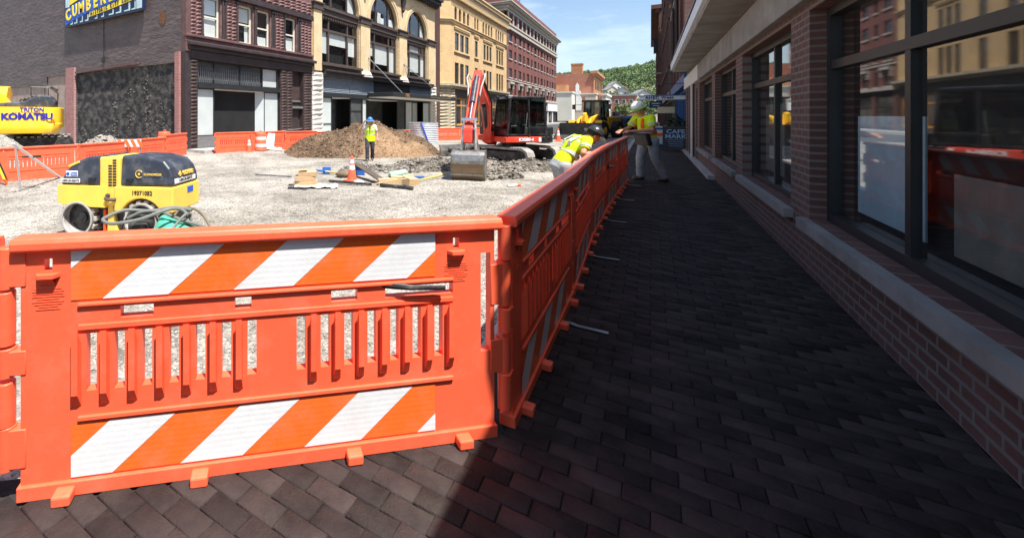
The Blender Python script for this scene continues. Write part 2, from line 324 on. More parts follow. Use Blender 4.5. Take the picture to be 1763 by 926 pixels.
def grid(name, xs, ys, zf, mat):
    X, Y = np.meshgrid(xs, ys, indexing='ij'); Z = zf(X, Y); nx, ny = X.shape
    V = np.stack([X, Y, Z], -1).reshape(-1, 3); i, j = np.meshgrid(np.arange(nx - 1), np.arange(ny - 1), indexing='ij'); a = (i * ny + j).ravel()
    F = np.stack([a, a + ny, a + ny + 1, a + 1], -1); me = bpy.data.meshes.new(name)
    me.from_pydata(V.tolist(), [], F.tolist()); me.materials.append(MATS[mat]); me.polygons.foreach_set('use_smooth', [True] * len(me.polygons))
    o = bpy.data.objects.new(name, me); COL.objects.link(o); return o
g = MB(); g.box(-1500, 1500, -300, 2500, -1.2, -.62); struct(g.build('ground', 'earth'))
struct(grid('gravel_street', np.concatenate([np.arange(-46, -19, .5), np.arange(-19, -.6, .13)]), np.arange(-6, 48.1, .15), zg, 'gravel'))
g = MB(); g.box(-18.05, -.8, 48, 300, -.5, -.3); struct(g.build('street', 'asphalt'))
def mesh_np(name, V, F, mat, parent=None, smooth=False):
    me = bpy.data.meshes.new(name); k = F.shape[1]; me.vertices.add(len(V)); me.vertices.foreach_set('co', V.astype(np.float32).ravel())
    me.loops.add(F.size); me.loops.foreach_set('vertex_index', F.astype(np.int32).ravel()); me.polygons.add(len(F))
    me.polygons.foreach_set('loop_start', np.arange(0, F.size, k, dtype=np.int32)); me.polygons.foreach_set('loop_total', np.full(len(F), k, np.int32))
    if smooth: me.polygons.foreach_set('use_smooth', [True] * len(F))
    me.update(calc_edges=True); me.validate(); me.materials.append(MATS[mat]); o = bpy.data.objects.new(name, me); COL.objects.link(o); o.parent = parent; return o
OCT = np.array([(1, 0, 0), (-1, 0, 0), (0, 1, 0), (0, -1, 0), (0, 0, 1), (0, 0, -1), (.6, .6, .35), (-.6, .55, .4), (-.55, -.6, .3), (.6, -.55, .42)])
OCF = np.array([(0, 6, 4), (6, 2, 4), (2, 7, 4), (7, 1, 4), (1, 8, 4), (8, 3, 4), (3, 9, 4), (9, 0, 4), (0, 2, 6), (2, 1, 7), (1, 3, 8), (3, 0, 9)])
def stones(name, P, size, mat, seed=0, parent=None):   # many small angular stones as one mesh
    rg = np.random.default_rng(seed); n = len(P); a = rg.uniform(0, 6.28, n); sc = size[:, None] * rg.uniform(.6, 1.25, (n, 3)) * np.array([1, .85, .6])
    V = OCT[None] * (1 + rg.uniform(-.22, .22, (n, 10, 3))) * sc[:, None, :]; c, s_ = np.cos(a)[:, None], np.sin(a)[:, None]
    V = np.stack([V[..., 0] * c - V[..., 1] * s_, V[..., 0] * s_ + V[..., 1] * c, V[..., 2]], -1) + P[:, None, :]
    F = (OCF[None] + (np.arange(n) * 10)[:, None, None]).reshape(-1, 3); return mesh_np(name, V.reshape(-1, 3), F, mat, parent)
rg = np.random.default_rng(3); N = 52000
tt = 3.2 + 20 * rg.uniform(0, 1, N) ** 1.5; aa = (rg.uniform(-30, 1120, N) - PU) / FPX; sy, cy = math.sin(YAW), math.cos(YAW)
px, py = tt * (-sy + cy * aa), tt * (cy + sy * aa); ok = (px < -.95) & (px > -17) & (px + 1.6 < 1.02 * (py - 1.6) + .2)
px, py = px[ok], py[ok]; keep = vnoise(px, py, 5, 3, .8) + rg.uniform(-.5, .5, len(px)) > -.25; px, py = px[keep], py[keep]
sz = .008 + .013 * rg.uniform(0, 1, len(px)) ** 2.2 + .00055 * np.hypot(px, py)
tag(stones('gravel_stones', np.stack([px, py, zg(px, py) + sz * .12], -1), sz, 'stones', 4), 'loose pale crushed stone strewn over the dug-up street', 'gravel', kind='stuff')

# sidewalk on the near side with its brick pavers, kerbed down to the dug-up street
bx, by = -2.17, .76; ux, uy = .718, .696                # line of the front barricade
side = [(1.3, -4), (1.3, 120), (-.8, 120), (-.8, 2.38)] + [(bx - uy * .12 + ux * k, by + ux * .12 + uy * k) for k in (0, -6.5)] + [(-6.8, -6)]
g = MB(); g.prism([(x, y, -.4) for x, y in side], (0, 0, .385)); sw = struct(g.build('sidewalk', 'paving_sand'))
def proj(x, y, z):
    f = -sy * x + cy * y; return (PU + FPX * (cy * x + sy * y) / f, PV - FPX * (z - CAMH) / f, f) if f > .05 else (0, 0, -1)
protos = []
for k in range(6):
    g = MB(); e = .004; hx, hy = .0982, .0482
    g.add([(-hx, -hy, -.05), (hx, -hy, -.05), (hx, hy, -.05), (-hx, hy, -.05), (-hx, -hy, -e), (hx, -hy, -e), (hx, hy, -e), (-hx, hy, -e),
           (-hx + e, -hy + e, 0), (hx - e, -hy + e, 0), (hx - e, hy - e, 0), (-hx + e, hy - e, 0)],
          [(0, 1, 5, 4), (1, 2, 6, 5), (2, 3, 7, 6), (3, 0, 4, 7), (4, 5, 9, 8), (5, 6, 10, 9), (6, 7, 11, 10), (7, 4, 8, 11), (8, 9, 10, 11)])
    o = g.build('paver', ['paving_brick', 'paving_brick_dark'][k % 2]); protos.append(o)
cand = []
for j in range(5, 220):
    yy = j * .1
    for i in range(-22, 13):
        xx = i * .2 + (.1 if j % 2 else 0)
        if xx > 1.31 or (xx < -.7 and ((xx - bx) * -uy + (yy - by) * ux > 0.0 or yy > 2.2)): continue
        u, v, f = proj(xx, yy, 0)
        if f < .8 or u < -60 or u > 1850 or v > 960: continue
        hid = not (u < 1215 and v < 512)
        blocked = xx < -.66 and False
        cand.append((hid, f, xx, yy))
cand.sort(); used = 0; rest = []
for hid, f, xx, yy in cand:
    if used < 296 and not hid:
        d = dup_mesh(protos[R.randrange(6)], (xx, yy, R.uniform(-.002, .003)), sw, (R.uniform(-.012, .012), R.uniform(-.012, .012), R.uniform(-.012, .012) + (math.pi if R.random() < .5 else 0))); used += 1
    else: rest.append((xx, yy))
pm = protos[0].data; PVt = np.array([v.co[:] for v in pm.vertices]); PF = np.array([p.vertices[:] for p in pm.polygons])
rest = np.array(rest); rg2 = np.random.default_rng(8); off = np.concatenate([rest, rg2.uniform(-.003, .004, (len(rest), 1))], 1)
V = (PVt[None] + off[:, None, :]).reshape(-1, 3); V[:, 2] += np.repeat(rg2.normal(0, .001, len(rest)), len(PVt))
F = (PF[None] + (np.arange(len(rest)) * len(PVt))[:, None, None]).reshape(-1, 4)
tag(mesh_np('pavers', V, F, 'paving_brick', sw), kind='stuff')
for o in protos: bpy.data.objects.remove(o)
g = MB(); g.box(-.98, -.8, 2.4, 48, -.4, -.012); struct(g.build('kerb', 'concrete', bevel=.015))
g = MB(); g.box(-18.1, -16.75, 13.15, 118, -.6, -.02); struct(g.build('opposite_sidewalk', 'concrete'))
# ---------------------------------------------------------------- buildings across the street
mortar(M('painted_brick', (.118, .086, .084), .55, var=.25, scale=1.1, bump=4.5, bscale=3.2, spec=.45, stretch=(.6, 1, 1.6)), .24, .078, 1., axes='XZ')
mortar(M('bare_brick', (.34, .19, .14), .9, rgb2=(.50, .40, .34), scale=2.2, bump=.8, bscale=9), .22, .075, .8, (.34, .31, .28), axes='XZ')
mortar(M('pink_brick', (.34, .105, .10), .85, rgb2=(.46, .20, .18), scale=5, bump=.6, bscale=9), .2, .075, .7, (.4, .27, .25), axes='XZ')
M('brown_stone', (.17, .092, .088), .8, var=.35, scale=3, bump=.7, bscale=14)
M('brown_stone_low', (.058, .037, .035), .7, var=.35, scale=3, bump=.7, bscale=14)
M('brown_trim', (.042, .030, .031), .55, var=.25, scale=2, bump=.1)
M('red_trim', (.125, .066, .062), .6, var=.25, scale=2)
M('cream_frame', (.66, .63, .53), .55, var=.06)
M('dark_frame', (.024, .026, .028), .45, var=.2, scale=3)
M('bronze_frame', (.075, .055, .048), .55, var=.2, scale=3)
M('blind', (.78, .78, .75), .8, var=.05, scale=2)
M('papered', (.50, .55, .54), .4, var=.06, scale=1.5, spec=.6)
M('granite', (.17, .17, .17), .5, var=.35, scale=30)
mortar(M('buff_brick', (.66, .50, .30), .85, var=.12, scale=.9, bump=.15, bscale=30), .22, .07, .25)
M('white_stone', (.66, .63, .57), .85, var=.16, scale=4, bump=.6, bscale=18)
mortar(M('yellow_brick', (.66, .455, .235), .85, var=.12, scale=.7, bump=.15, bscale=30), .22, .07, .2)
M('yellow_stone', (.64, .465, .26), .8, var=.1, scale=2)
M('tan_stone', (.43, .37, .27), .9, var=.28, scale=3, bump=.8, bscale=12)
mortar(M('dark_red_brick', (.085, .040, .036), .85, var=.2, scale=.8), .22, .07, .4, axes='YZ')
mortar(M('hotel_brick', (.205, .075, .062), .85, var=.16, scale=.5, bump=.1), .4, .13, .25)
M('hotel_stone', (.44, .41, .36), .8, var=.16, scale=2)
M('louver', (.19, .22, .25), .4, var=.15, scale=3)
M('orange_wood', (.55, .26, .07), .6, var=.2, scale=4)
XF = -18.1
def F(y, z, d): return (XF - d, y, z)
def fb(mb, y0, y1, z0, z1, d0, d1, m=0): return mb.box(XF - d1, XF - d0, y0, y1, z0, z1, m)
def window(parent, y0, y1, z0, z1, d, fm, fw=.07, rails=(), mulls=(), blinds=(), pane='dark_pane', fd=.08, rw=None):
    """frame as the part, panes and blinds as its pieces; rails and mullions are positions in metres"""
    g = MB(); fb(g, y0, y0 + fw, z0, z1, d, d + fd); fb(g, y1 - fw, y1, z0, z1, d, d + fd); fb(g, y0 + fw, y1 - fw, z0, z0 + fw, d, d + fd); fb(g, y0 + fw, y1 - fw, z1 - fw, z1, d, d + fd)
    rw = rw or fw * .8
    for r in rails: fb(g, y0 + fw, y1 - fw, r - rw / 2, r + rw / 2, d + .004, d + fd - .004)
    for q in mulls: fb(g, q - rw / 2, q + rw / 2, z0 + fw, z1 - fw, d + .008, d + fd - .008)
    w_ = g.build('window', fm, parent)
    ys = [y0 + fw] + sorted(mulls) + [y1 - fw]; zs = [z0 + fw] + sorted(rails) + [z1 - fw]
    for i in range(len(ys) - 1):
        for j in range(len(zs) - 1):
            p = MB(); p.add([F(ys[i], zs[j], d + fd * .6), F(ys[i + 1], zs[j], d + fd * .6), F(ys[i + 1], zs[j + 1], d + fd * .6), F(ys[i], zs[j + 1], d + fd * .6)], [(0, 1, 2, 3)]); p.build('pane', pane, w_, fix=False)
    for (a, b, c, e) in blinds:
        p = MB(); fb(p, a, b, c, e, d + fd + .05, d + fd + .06); p.build('blind', 'blind', w_, fix=False)
    return w_
def rock(name, L_, h, dep, mat, n=3, seed=0):         # rock-faced block, front towards +X, centred at its back
    r = random.Random(seed); g = MB(); vs = []; e = .018
    for i in range(n + 1):
        for j in range(3):
            y = -L_ / 2 + L_ * i / n; z = -h / 2 + h * j / 2; edge = i in (0, n) or j in (0, 2)
            vs.append((dep * .35 if edge else dep * r.uniform(.75, 1.15), y * (1 if not edge else .985), z * (.93 if j != 1 else 1)))
    fs = [(i * 3 + j, (i + 1) * 3 + j, (i + 1) * 3 + j + 1, i * 3 + j + 1) for i in range(n) for j in range(2)]
    k = len(vs); vs += [(0, -L_ / 2, -h / 2), (0, L_ / 2, -h / 2), (0, L_ / 2, h / 2), (0, -L_ / 2, h / 2)]
    fs += [(k, k + 1, n * 3, 0), (k + 1, k + 2, n * 3 + 2, n * 3 + 1, n * 3), (k + 2, k + 3, 2, n * 3 + 2), (k + 3, k, 0, 1, 2)]
    fs[-4] = tuple([k, k + 1] + [i * 3 for i in range(n, -1, -1)]); fs[-2] = tuple([k + 2, k + 3] + [i * 3 + 2 for i in range(n + 1)])
    g.add(vs, fs); return g.build(name, mat)
def courses(parent, name, protos, y0, y1, z0, h, rows, per, jitter=.3):
    """lay rock-faced blocks in bond over a patch of the facade"""
    base = parent.location; Lw = (y1 - y0) / per
    for r in range(rows):
        ys = [y0 + Lw * (i + .5) for i in range(per)]
        for i, y in enumerate(ys):
            pr = R.choice(protos); o = pr.copy(); COL.objects.link(o); o.parent = parent
            o.location = (XF - base.x, y - base.y + (R.uniform(-.02, .02)), z0 + h * (r + .5) - base.z); o.scale = (R.uniform(.8, 1.2), Lw / protos[0]['L'] * .97, h / protos[0]['H'] * .94)
def mkprotos(name, Lw, h, dep, mat, k=4):
    ps = []
    for i in range(k):
        o = rock(name, Lw, h, dep, mat, seed=i + len(name)); o['L'] = Lw; o['H'] = h; ps.append(o)
    return ps
def clear(ps):
    for p in ps: bpy.data.objects.remove(p)

# ---- brown corner building with the painted side wall
bb = thing('brown_building', 'dark brown corner building with rock-faced brick front, painted side wall and white sash windows', 'building', (XF, 13.1, 0))
Y0, Y1, ZT = 13.1, 22.55, 14.
W = [(14.18, 15.18), (16.4, 17.41), (17.75, 18.78), (20.09, 21.07)]; wz = (5.42, 7.47)
g = MB(); holes(g, Y0, Y1, 4.9, ZT, [(a, b, *wz) for a, b in W] + [(a, b, 9.3, 11.4) for a, b in W], F, .4, rev=0); g.build('front_wall', 'brown_stone', bb, fix=False)
g = MB(); g.box(-46, XF - .42, 13.5, Y1 - .02, .0, ZT - .3); g.build('interior', 'dark_interior', bb)
g = MB()                                               # side wall, facing the lot
Sd = lambda x, z, d: (x, Y0 + d, z)
holes(g, -46, XF - .003, -.3, ZT, [(-28.58, -18.72, -.3, 4.1), (-46, -29.62, -.3, 4.05)], Sd, .09); g.build('side_wall', 'painted_brick', bb, fix=False)
M('soot_brick', (.022, .022, .024), .8, rgb2=(.26, .225, .20), scale=2.2, stretch=(1, 1, 1.4), bump=1.4, bscale=7, lo=.44, hi=.86, detail=12)
mortar(MATS['soot_brick'], .24, .078, 1., axes='XZ')
g = MB(); g.add([(-28.6, Y0 + .09, -.3), (-18.7, Y0 + .09, -.3), (-18.7, Y0 + .09, 4.12), (-28.6, Y0 + .09, 4.12)], [(0, 1, 2, 3)]); g.build('sooty_patch', 'soot_brick', bb, fix=False)['label'] = 'black sooty rough brick left by a torn-down neighbour'
g = MB(); g.add([(-46, Y0 + .09, -.3), (-29.6, Y0 + .09, -.3), (-29.6, Y0 + .09, 4.1), (-46, Y0 + .09, 4.1)], [(0, 1, 2, 3)]); g.build('bare_brick_patch', 'bare_brick', bb, fix=False)
g = MB(); g.box(-46, -32.5, Y0 - .004, Y0 + .02, 3.55, 4.1); g.build('painted_strip', 'painted_brick', bb)
for x0, x1, zt in ((-29.64, -28.6, 4.45), (-18.74, -18.42, 4.58)):
    g = MB(); g.box(x0, x1, Y0 - .12, Y0 + .1, -.3, zt); g.build('pilaster_stub', 'pink_brick', bb)['label'] = 'stub of pinkish brick pier'
g = MB(); g.beam((-28.5, Y0 - .05, 4.12), (-21.9, Y0 - .05, 4.27), .12, .13); g.build('ledger', 'red_trim', bb)
M('lime_stain', (.06, .055, .05), .9, rgb2=(.33, .29, .25), scale=3.2, stretch=(1, 1, 3), bump=1, bscale=12, lo=.42, hi=.62)
for x0, x1, z0, z1, k in ((-21.75, -21.05, -.2, 4.5, 120), (-24.7, -24.2, -.1, 3.3, 45), (-23.4, -22.6, .2, 3.4, 40), (-20.6, -19, .0, 2.2, 45), (-28.4, -25, -.2, .9, 40)):
    g = MB()                                           # bits of old mortar and plaster left on the bricks
    for _ in range(k):
        x, z = R.uniform(x0, x1), z0 + .078 * int((z1 - z0) / .078 * R.random()); a, b = R.choice((.08, .11, .22)) * R.uniform(.7, 1.1), R.uniform(.035, .07); g.prism([(x, Y0 + .075, z), (x + a, Y0 + .075, z + R.uniform(-.02, .02)), (x + a * R.uniform(.7, 1), Y0 + .075, z + b), (x + a * .1, Y0 + .075, z + b * .8)], (0, .03, 0))
    tag(g.build('mortar_scar', 'lime_stain', bb), kind='stuff')
g = MB(); g.tube([(-25.35, Y0 - .03, 6.9), (-25.35, Y0 - .03, 4.75)], .018, 6); g.box(-25.45, -25.25, Y0 - .12, Y0, 4.55, 4.8); g.build('conduit', 'black_paint', bb)
M('rust_spot', (.16, .07, .035), .9, var=.4, scale=9)
g = MB(); g.lathe([(.28, 0), (.22, .02)], (-19.85, Y0 - .02, 6.35), 12, axis='y', sy=1.3); g.build('rust_anchor_plate', 'rust_spot', bb)
g = MB(); fb(g, Y0 - .02, Y0 + .25, 4.6, ZT, -.1, .25); g.build('corner_strip', 'red_trim', bb)
g = MB(); fb(g, Y0 - .02, Y0 + .3, 0, 4.6, -.06, .25); g.build('corner_strip', 'brown_trim', bb)
for a, b in W:
    mid = 6.45; bl = {14.18: [(a + .1, b - .1, 5.5, 6.42)], 20.09: [(a + .1, b - .1, 5.5, 6.3)], 17.75: [(a + .1, b - .1, 5.5, 6.0)], 16.4: [(17.05, 17.3, 5.5, 6.4)]}[a]
    window(bb, a, b, *wz, .16, 'cream_frame', .1, (mid,), (), bl + ([(a + .1, b - .1, 6.6, 7.35)] if a < 17 else []), 'pane')
    for y in (a - .14, b + .14, ) + ((b + .32,) if a != 16.4 else ()):
        g = MB(); g.cyl((XF + .04, y, 5.45), (XF + .04, y, 7.5), .06, n=10); g.cyl((XF + .04, y, 5.4), (XF + .04, y, 5.52), .1, n=10); g.cyl((XF + .04, y, 7.42), (XF + .04, y, 7.55), .1, n=10); g.build('colonnette', 'brown_trim', bb, smooth=True)
g = MB(); fb(g, Y0 - .05, Y1, 7.6, 7.85, -.2, .05); fb(g, Y0 - .03, Y1, 7.85, 7.95, -.14, .05); g.build('head_band', 'brown_trim', bb, bevel=.03)
g = MB(); fb(g, Y0 - .05, Y1, 5.28, 5.42, -.2, .05); fb(g, Y0 - .03, Y1, 5.05, 5.28, -.12, .05); g.build('sill_band', 'red_trim', bb, bevel=.03)
g = MB(); fb(g, Y0 + .05, Y1 + .1, 4.88, 5.05, -.38, .05); fb(g, Y0 + .08, Y1 + .05, 4.7, 4.88, -.22, .05); fb(g, Y0 + .3, Y1 - .05, 4.27, 4.7, -.1, .2); g.build('shop_cornice', 'brown_trim', bb, bevel=.03)
ps = mkprotos('brick', .4, .19, .09, 'brown_stone')
for a, b, per in ((13.36, 14.0, 2), (15.58, 16.22, 2), (19.2, 19.9, 2), (21.46, 22.5, 3)): courses(bb, 'brick', ps, a, b, 5.45, .18, 12, per)
courses(bb, 'brick', ps, 13.36, 22.5, 7.98, .19, 4, 18); clear(ps)
ps = mkprotos('brick', .4, .17, .08, 'brown_stone_low')
for a, b, per in ((13.3, 13.78, 1), (19.66, 20.66, 2), (21.74, 22.54, 1)): courses(bb, 'brick', ps, a, b, .12, .172, 24, per)
clear(ps)
for q in ((13.28, 13.8, 0, .4), (19.62, 20.68, 0, .4), (21.72, Y1, 0, .4), (20.68, 21.72, .3, .42)): g = MB(); fb(g, q[0], q[1], 0, 4.28, q[2], q[3]); g.build('shop_pier', 'brown_stone_low', bb)
g = MB(); fb(g, 20.7, 21.7, 2.0, 2.12, .0, .3); fb(g, 20.7, 21.7, 2.4, 2.5, .22, .3); g.build('niche_ledge', 'granite', bb)
g = MB(); fb(g, 20.9, 21.5, .1, 1.95, .24, .3); g.build('niche_door', 'brown_trim', bb)
tr = window(bb, 13.82, 19.55, 3.12, 4.27, .1, 'dark_frame', .06, (), (14.87, 16.59, 18.26), [(18.3, 19.5, 3.2, 4.2)], 'pane')
g = MB(); fb(g, 13.88, 18.2, 3.18, 4.21, .24, .25); M('frosted', (.085, .09, .095), .5, var=.2, scale=2); g.build('frosted_backing', 'frosted', tr)
g = MB()
for i in range(34):
    y = 13.95 + i * .125
    if y < 18.1: fb(g, y - .006, y + .006, 3.4, 3.95, .13, .145); g.beam(F(y, 3.4, .14), F(y + .0625, 3.32, .14), .012, .012); g.beam(F(y + .0625, 3.32, .14), F(y + .125, 3.4, .14), .012, .012); fb(g, y + .056, y + .068, 3.18, 3.32, .13, .145)
g.build('leading', 'grey_metal', tr)
g = MB(); fb(g, 13.8, 19.6, 2.9, 3.12, -.06, .3); g.build('shop_beam', 'dark_frame', bb)
window(bb, 13.82, 14.87, .55, 2.9, .08, 'dark_frame', .05, (), (), (), 'papered')
window(bb, 18.36, 19.55, .3, 2.9, .08, 'dark_frame', .05, (), (), (), 'papered')
for q in ((13.8, 14.9, .55), (18.34, 19.58, .3)): g = MB(); fb(g, q[0], q[1], 0, q[2], .02, .3); g.build('stall_riser', 'granite', bb)
g = MB(); g.prism([F(18.34, .2, .1), F(16.75, .2, 1.5), F(16.75, 2.9, 1.5), F(18.34, 2.9, .1)], (0, .06, 0)); g.build('entry_side_panel', 'papered', bb)['label'] = 'pale panel lining the recessed doorway'
g = MB(); fb(g, 14.9, 18.3, 2.86, 2.9, .1, 1.6); g.build('entry_ceiling', 'blind', bb)
g = MB(); fb(g, 14.9, 18.34, -.02, .04, .0, 1.6); g.build('entry_floor', 'granite', bb)
dr = window(bb, 14.93, 16.0, .04, 2.86, 1.5, 'dark_frame', .09, (1.9,), (), (), 'grey_pane'); dr.name = 'door'
window(bb, 16.02, 16.74, .04, 2.86, 1.5, 'dark_frame', .09, (1.9,), (), (), 'grey_pane')
text('38', 'door_number', 'cream_frame', plate(F(15.4, 2.2, 1.46), (0, 1, 0), (0, 0, 1)), .34, dr)

# ---- round-arched building of buff brick
ab = thing('arched_building', 'buff brick building with three tall round arches and a shop canopy', 'building', (XF, 22.6, 0))
BAY = [(23.55, 28.24), (29.67, 34.44), (35.99, 40.57)]; PIL = [(22.57, 23.55), (28.24, 29.67), (34.44, 35.99), (40.57, 42.4)]
g = MB(); ZS, ZA = 9.05, 12.3
for a, b in BAY:
    c, r = (a + b) / 2, (b - a) / 2 - .12; n_ = 20
    arc = [(c - r * math.cos(math.pi * i / n_), ZS + r * math.sin(math.pi * i / n_)) for i in range(n_ + 1)]
    for i in range(n_):
        (ya, za), (yb, zb) = arc[i], arc[i + 1]; g.add([F(ya, za, 0), F(yb, zb, 0), F(yb, ZA, 0), F(ya, ZA, 0)], [(0, 1, 2, 3)]); g.add([F(ya, za, 0), F(yb, zb, 0), F(yb, zb, .5), F(ya, za, .5)], [(3, 2, 1, 0)])
    for p, q in ((a, c - r), (c + r, b)): g.add([F(p, 8.9, 0), F(q, 8.9, 0), F(q, ZA, 0), F(p, ZA, 0)], [(0, 1, 2, 3)]); 
    for p in (c - r, c + r): g.add([F(p, 8.9, 0), F(p, ZS, 0), F(p, ZS, .5), F(p, 8.9, .5)], [(0, 1, 2, 3)])
for a, b in PIL: g.add([F(a, 4.4, 0), F(b, 4.4, 0), F(b, ZA, 0), F(a, ZA, 0)], [(0, 1, 2, 3)]); [g.add([F(p, 4.4, 0), F(p, 8.9, 0), F(p, 8.9, .5), F(p, 4.4, .5)], [(0, 1, 2, 3)]) for p in (a, b)]
fb(g, 22.57, 42.4, ZA, 14.5, 0, .4); g.build('front_wall', 'buff_brick', ab)
for a, b in BAY:                                       # raised arch rings
    c, r = (a + b) / 2, (b - a) / 2 - .12; n_ = 24; g = MB()
    for i in range(n_):
        t0, t1 = math.pi * i / n_, math.pi * (i + 1) / n_
        P_ = lambda rr, t, d: F(c - rr * math.cos(t), ZS + rr * math.sin(t), d)
        for r0, r1, d in ((r + .01, r + .2, -.05), (r + .2, r + .42, -.09)):
            g.add([P_(r0, t0, d), P_(r0, t1, d), P_(r1, t1, d), P_(r1, t0, d), P_(r1, t0, 0), P_(r1, t1, 0), P_(r0, t0, .02), P_(r0, t1, .02)], [(0, 1, 2, 3), (3, 2, 5, 4), (0, 6, 7, 1)])
    g.build('arch_ring', 'buff_brick', ab, fix=False)
for a, b in PIL:
    g = MB(); fb(g, a + .06, b - .06, 4.5, 8.45, -.14, .0); g.build('pilaster', 'buff_brick', ab, bevel=.02)
    g = MB(); fb(g, a - .05, b + .05, 8.45, 8.58, -.24, .0); fb(g, a, b, 8.58, 8.86, -.2, .0); fb(g, a - .08, b + .08, 8.86, 8.98, -.28, .0); g.build('capital', 'bronze_frame' if a > 23 else 'bronze_frame', ab, bevel=.03)
for k, (a, b) in enumerate(BAY):
    g = MB(); fb(g, a, b, 8.35, 8.9, .06, .5); fb(g, a, b, 8.72, 8.9, -.06, .06); fb(g, a, b, 8.2, 8.35, .16, .5)
    for i in range(16): fb(g, a + .1 + i * .28, a + .24 + i * .28, 8.1, 8.22, .12, .3)
    g.build('spandrel', 'bronze_frame', ab)
    g = MB(); fb(g, a - .1, b + .1, 4.88, 5.06, -.3, .5); fb(g, a, b, 4.6, 4.88, -.12, .5); g.build('bay_sill', 'bronze_frame', ab, bevel=.02)
    w_ = b - a; m1, m2 = a + w_ * .24, a + w_ * .73; bz = (6.45, 5.75, 5.6)[k]
    window(ab, a, b, 5.06, 8.2, .2, 'bronze_frame', .14, (7.37,), (m1, m2), [(m1 + .05, m2 - .05, bz, 7.3), (a + .15, m1 - .05, (5.8, 6.3, 5.3)[k], 7.3), (m2 + .05, b - .15, (5.9, 5.1, 5.3)[k], 7.3)] + ([(m1, m2, 7.4, 8.05)] if k == 2 else []), 'pane', .12, .16)
    c, r = (a + b) / 2, w_ / 2 - .12; f_ = MB()        # lunette
    arc = [(c - r * math.cos(math.pi * i / 16), ZS + r * math.sin(math.pi * i / 16)) for i in range(17)]
    for i in range(16):
        (ya, za), (yb, zb) = arc[i], arc[i + 1]; q = .93
        f_.prism([F(ya, za, .22), F(yb, zb, .22), F(c + (yb - c) * q, ZS + (zb - ZS) * q, .22), F(c + (ya - c) * q, ZS + (za - ZS) * q, .22)], (-.1, 0, 0))
    for fr in (-.42, .46): fb(f_, c + r * fr - .08, c + r * fr + .08, 8.9, ZS + r * math.sqrt(1 - fr * fr) - .02, .23, .31)
    fb(f_, a + .12, b - .12, 8.9, 9.06, .23, .31); w_ = f_.build('window', 'bronze_frame', ab)
    p = MB(); p.add([F(y, z, .29) for y, z in arc] + [F(arc[-1][0], 8.9, .29), F(arc[0][0], 8.9, .29)], [tuple(range(19))]); p.build('pane', 'pane', w_, fix=False)
    p = MB(); fb(p, c + r * .5, b - .2, 9.0, (10.6, 9.7, 10.2)[k], .36, .37)
    if k == 1: fb(p, c - .55, c + .5, 9.05, 9.6, .36, .37); fb(p, c - .5, c, 9.6, 9.95, .36, .37)
    p.build('blind', 'blind', w_)
g = MB(); fb(g, 22.4, 42.7, 12.3, 12.55, -.25, .3); fb(g, 22.4, 42.7, 12.55, 12.9, -.6, .3); fb(g, 22.4, 42.7, 12.9, 13.1, -.85, .3)
for i in range(40): fb(g, 22.7 + i * .5, 22.9 + i * .5, 12.32, 12.6, -.5, -.2)
g.build('cornice', 'brown_trim', ab)
for y in (28.95, 35.2):                                # carved drops between the arches
    g = MB(); g.lathe([(.04, 10.55), (.17, 10.75), (.12, 10.9), (.26, 11.4), (.3, 12.2)], (XF + .12, y, 0), 10); g.build('carved_bracket', 'brown_trim', ab, smooth=True)
g = MB(); fb(g, 23.7, 41.4, 4.25, 4.6, -.3, .3); fb(g, 23.7, 41.4, 4.5, 4.62, -.42, .3); g.build('shop_entablature', 'brown_trim', ab, bevel=.03)
for y0, y1, mt in ((23.76, 27.0, 'louver'), (27.05, 30.5, 'louver'), (30.6, 32.0, 'dark_frame'), (32.0, 36.9, 'black_paint'), (36.95, 41.35, 'louver')):
    g = MB(); fb(g, y0, y1, 3.08, 4.25, .1, .2); pn = g.build('transom_panel', mt, ab)
    if mt == 'louver':
        for i in range(10):
            q = MB(); q.prism([F(y0 + .05, 3.14 + i * .11, .1), F(y0 + .05, 3.14 + i * .11, .06), F(y0 + .05, 3.22 + i * .11, .1)], (0, y1 - y0 - .1, 0)); q.build('slat', 'louver', pn)
g = MB(); fb(g, 23.76, 41.35, 2.82, 3.08, -.04, .3); g.build('shop_beam', 'dark_frame', ab)
for y0, y1, dd, mt in ((23.78, 24.9, .08, 'papered'), (24.95, 25.9, 1.3, 'dark_pane'), (25.95, 27.1, 1.3, 'dark_pane'), (27.2, 28.75, .08, 'dark_pane'), (28.8, 29.45, .08, 'papered'), (29.5, 30.4, .5, 'dark_pane'), (30.5, 34.4, 1.5, 'dark_pane'), (34.5, 36.0, .1, 'dark_pane'), (36.1, 37.5, .1, 'papered'), (37.6, 39.7, .6, 'papered'), (39.8, 41.3, .1, 'papered')):
    window(ab, y0, y1, .1, 2.82, dd, 'dark_frame', .07, (1.0,) if mt == 'papered' and y1 < 26 else ((1.9,) if mt != 'papered' else ()), (), (), 'grey_pane' if mt == 'dark_pane' else mt)
g = MB(); fb(g, 23.76, 41.35, -.05, .12, .0, 1.6); g.build('shop_floor', 'granite', ab)
g = MB(); fb(g, 24.9, 27.15, 2.78, 2.82, .1, 1.4); fb(g, 29.45, 34.5, 2.78, 2.82, .1, 1.5); g.build('entry_ceiling', 'blind', ab)
cn = MB(); fb(cn, 29.3, 42.2, 2.98, 3.3, -2.3, -.05); cp = cn.build('canopy', 'dark_frame', ab, bevel=.03)
g = MB(); fb(g, 29.4, 42.1, 2.94, 2.98, -2.2, -.1); g.build('soffit', 'blind', cp)
text('CBIZ', 'canopy_lettering', 'orange_wood', plate(F(31.7, 3.14, -2.31), (0, 1, 0), (0, 0, 1)), .34, cp)
g = MB()                                               # too small to read in the photograph: a row of gilt marks
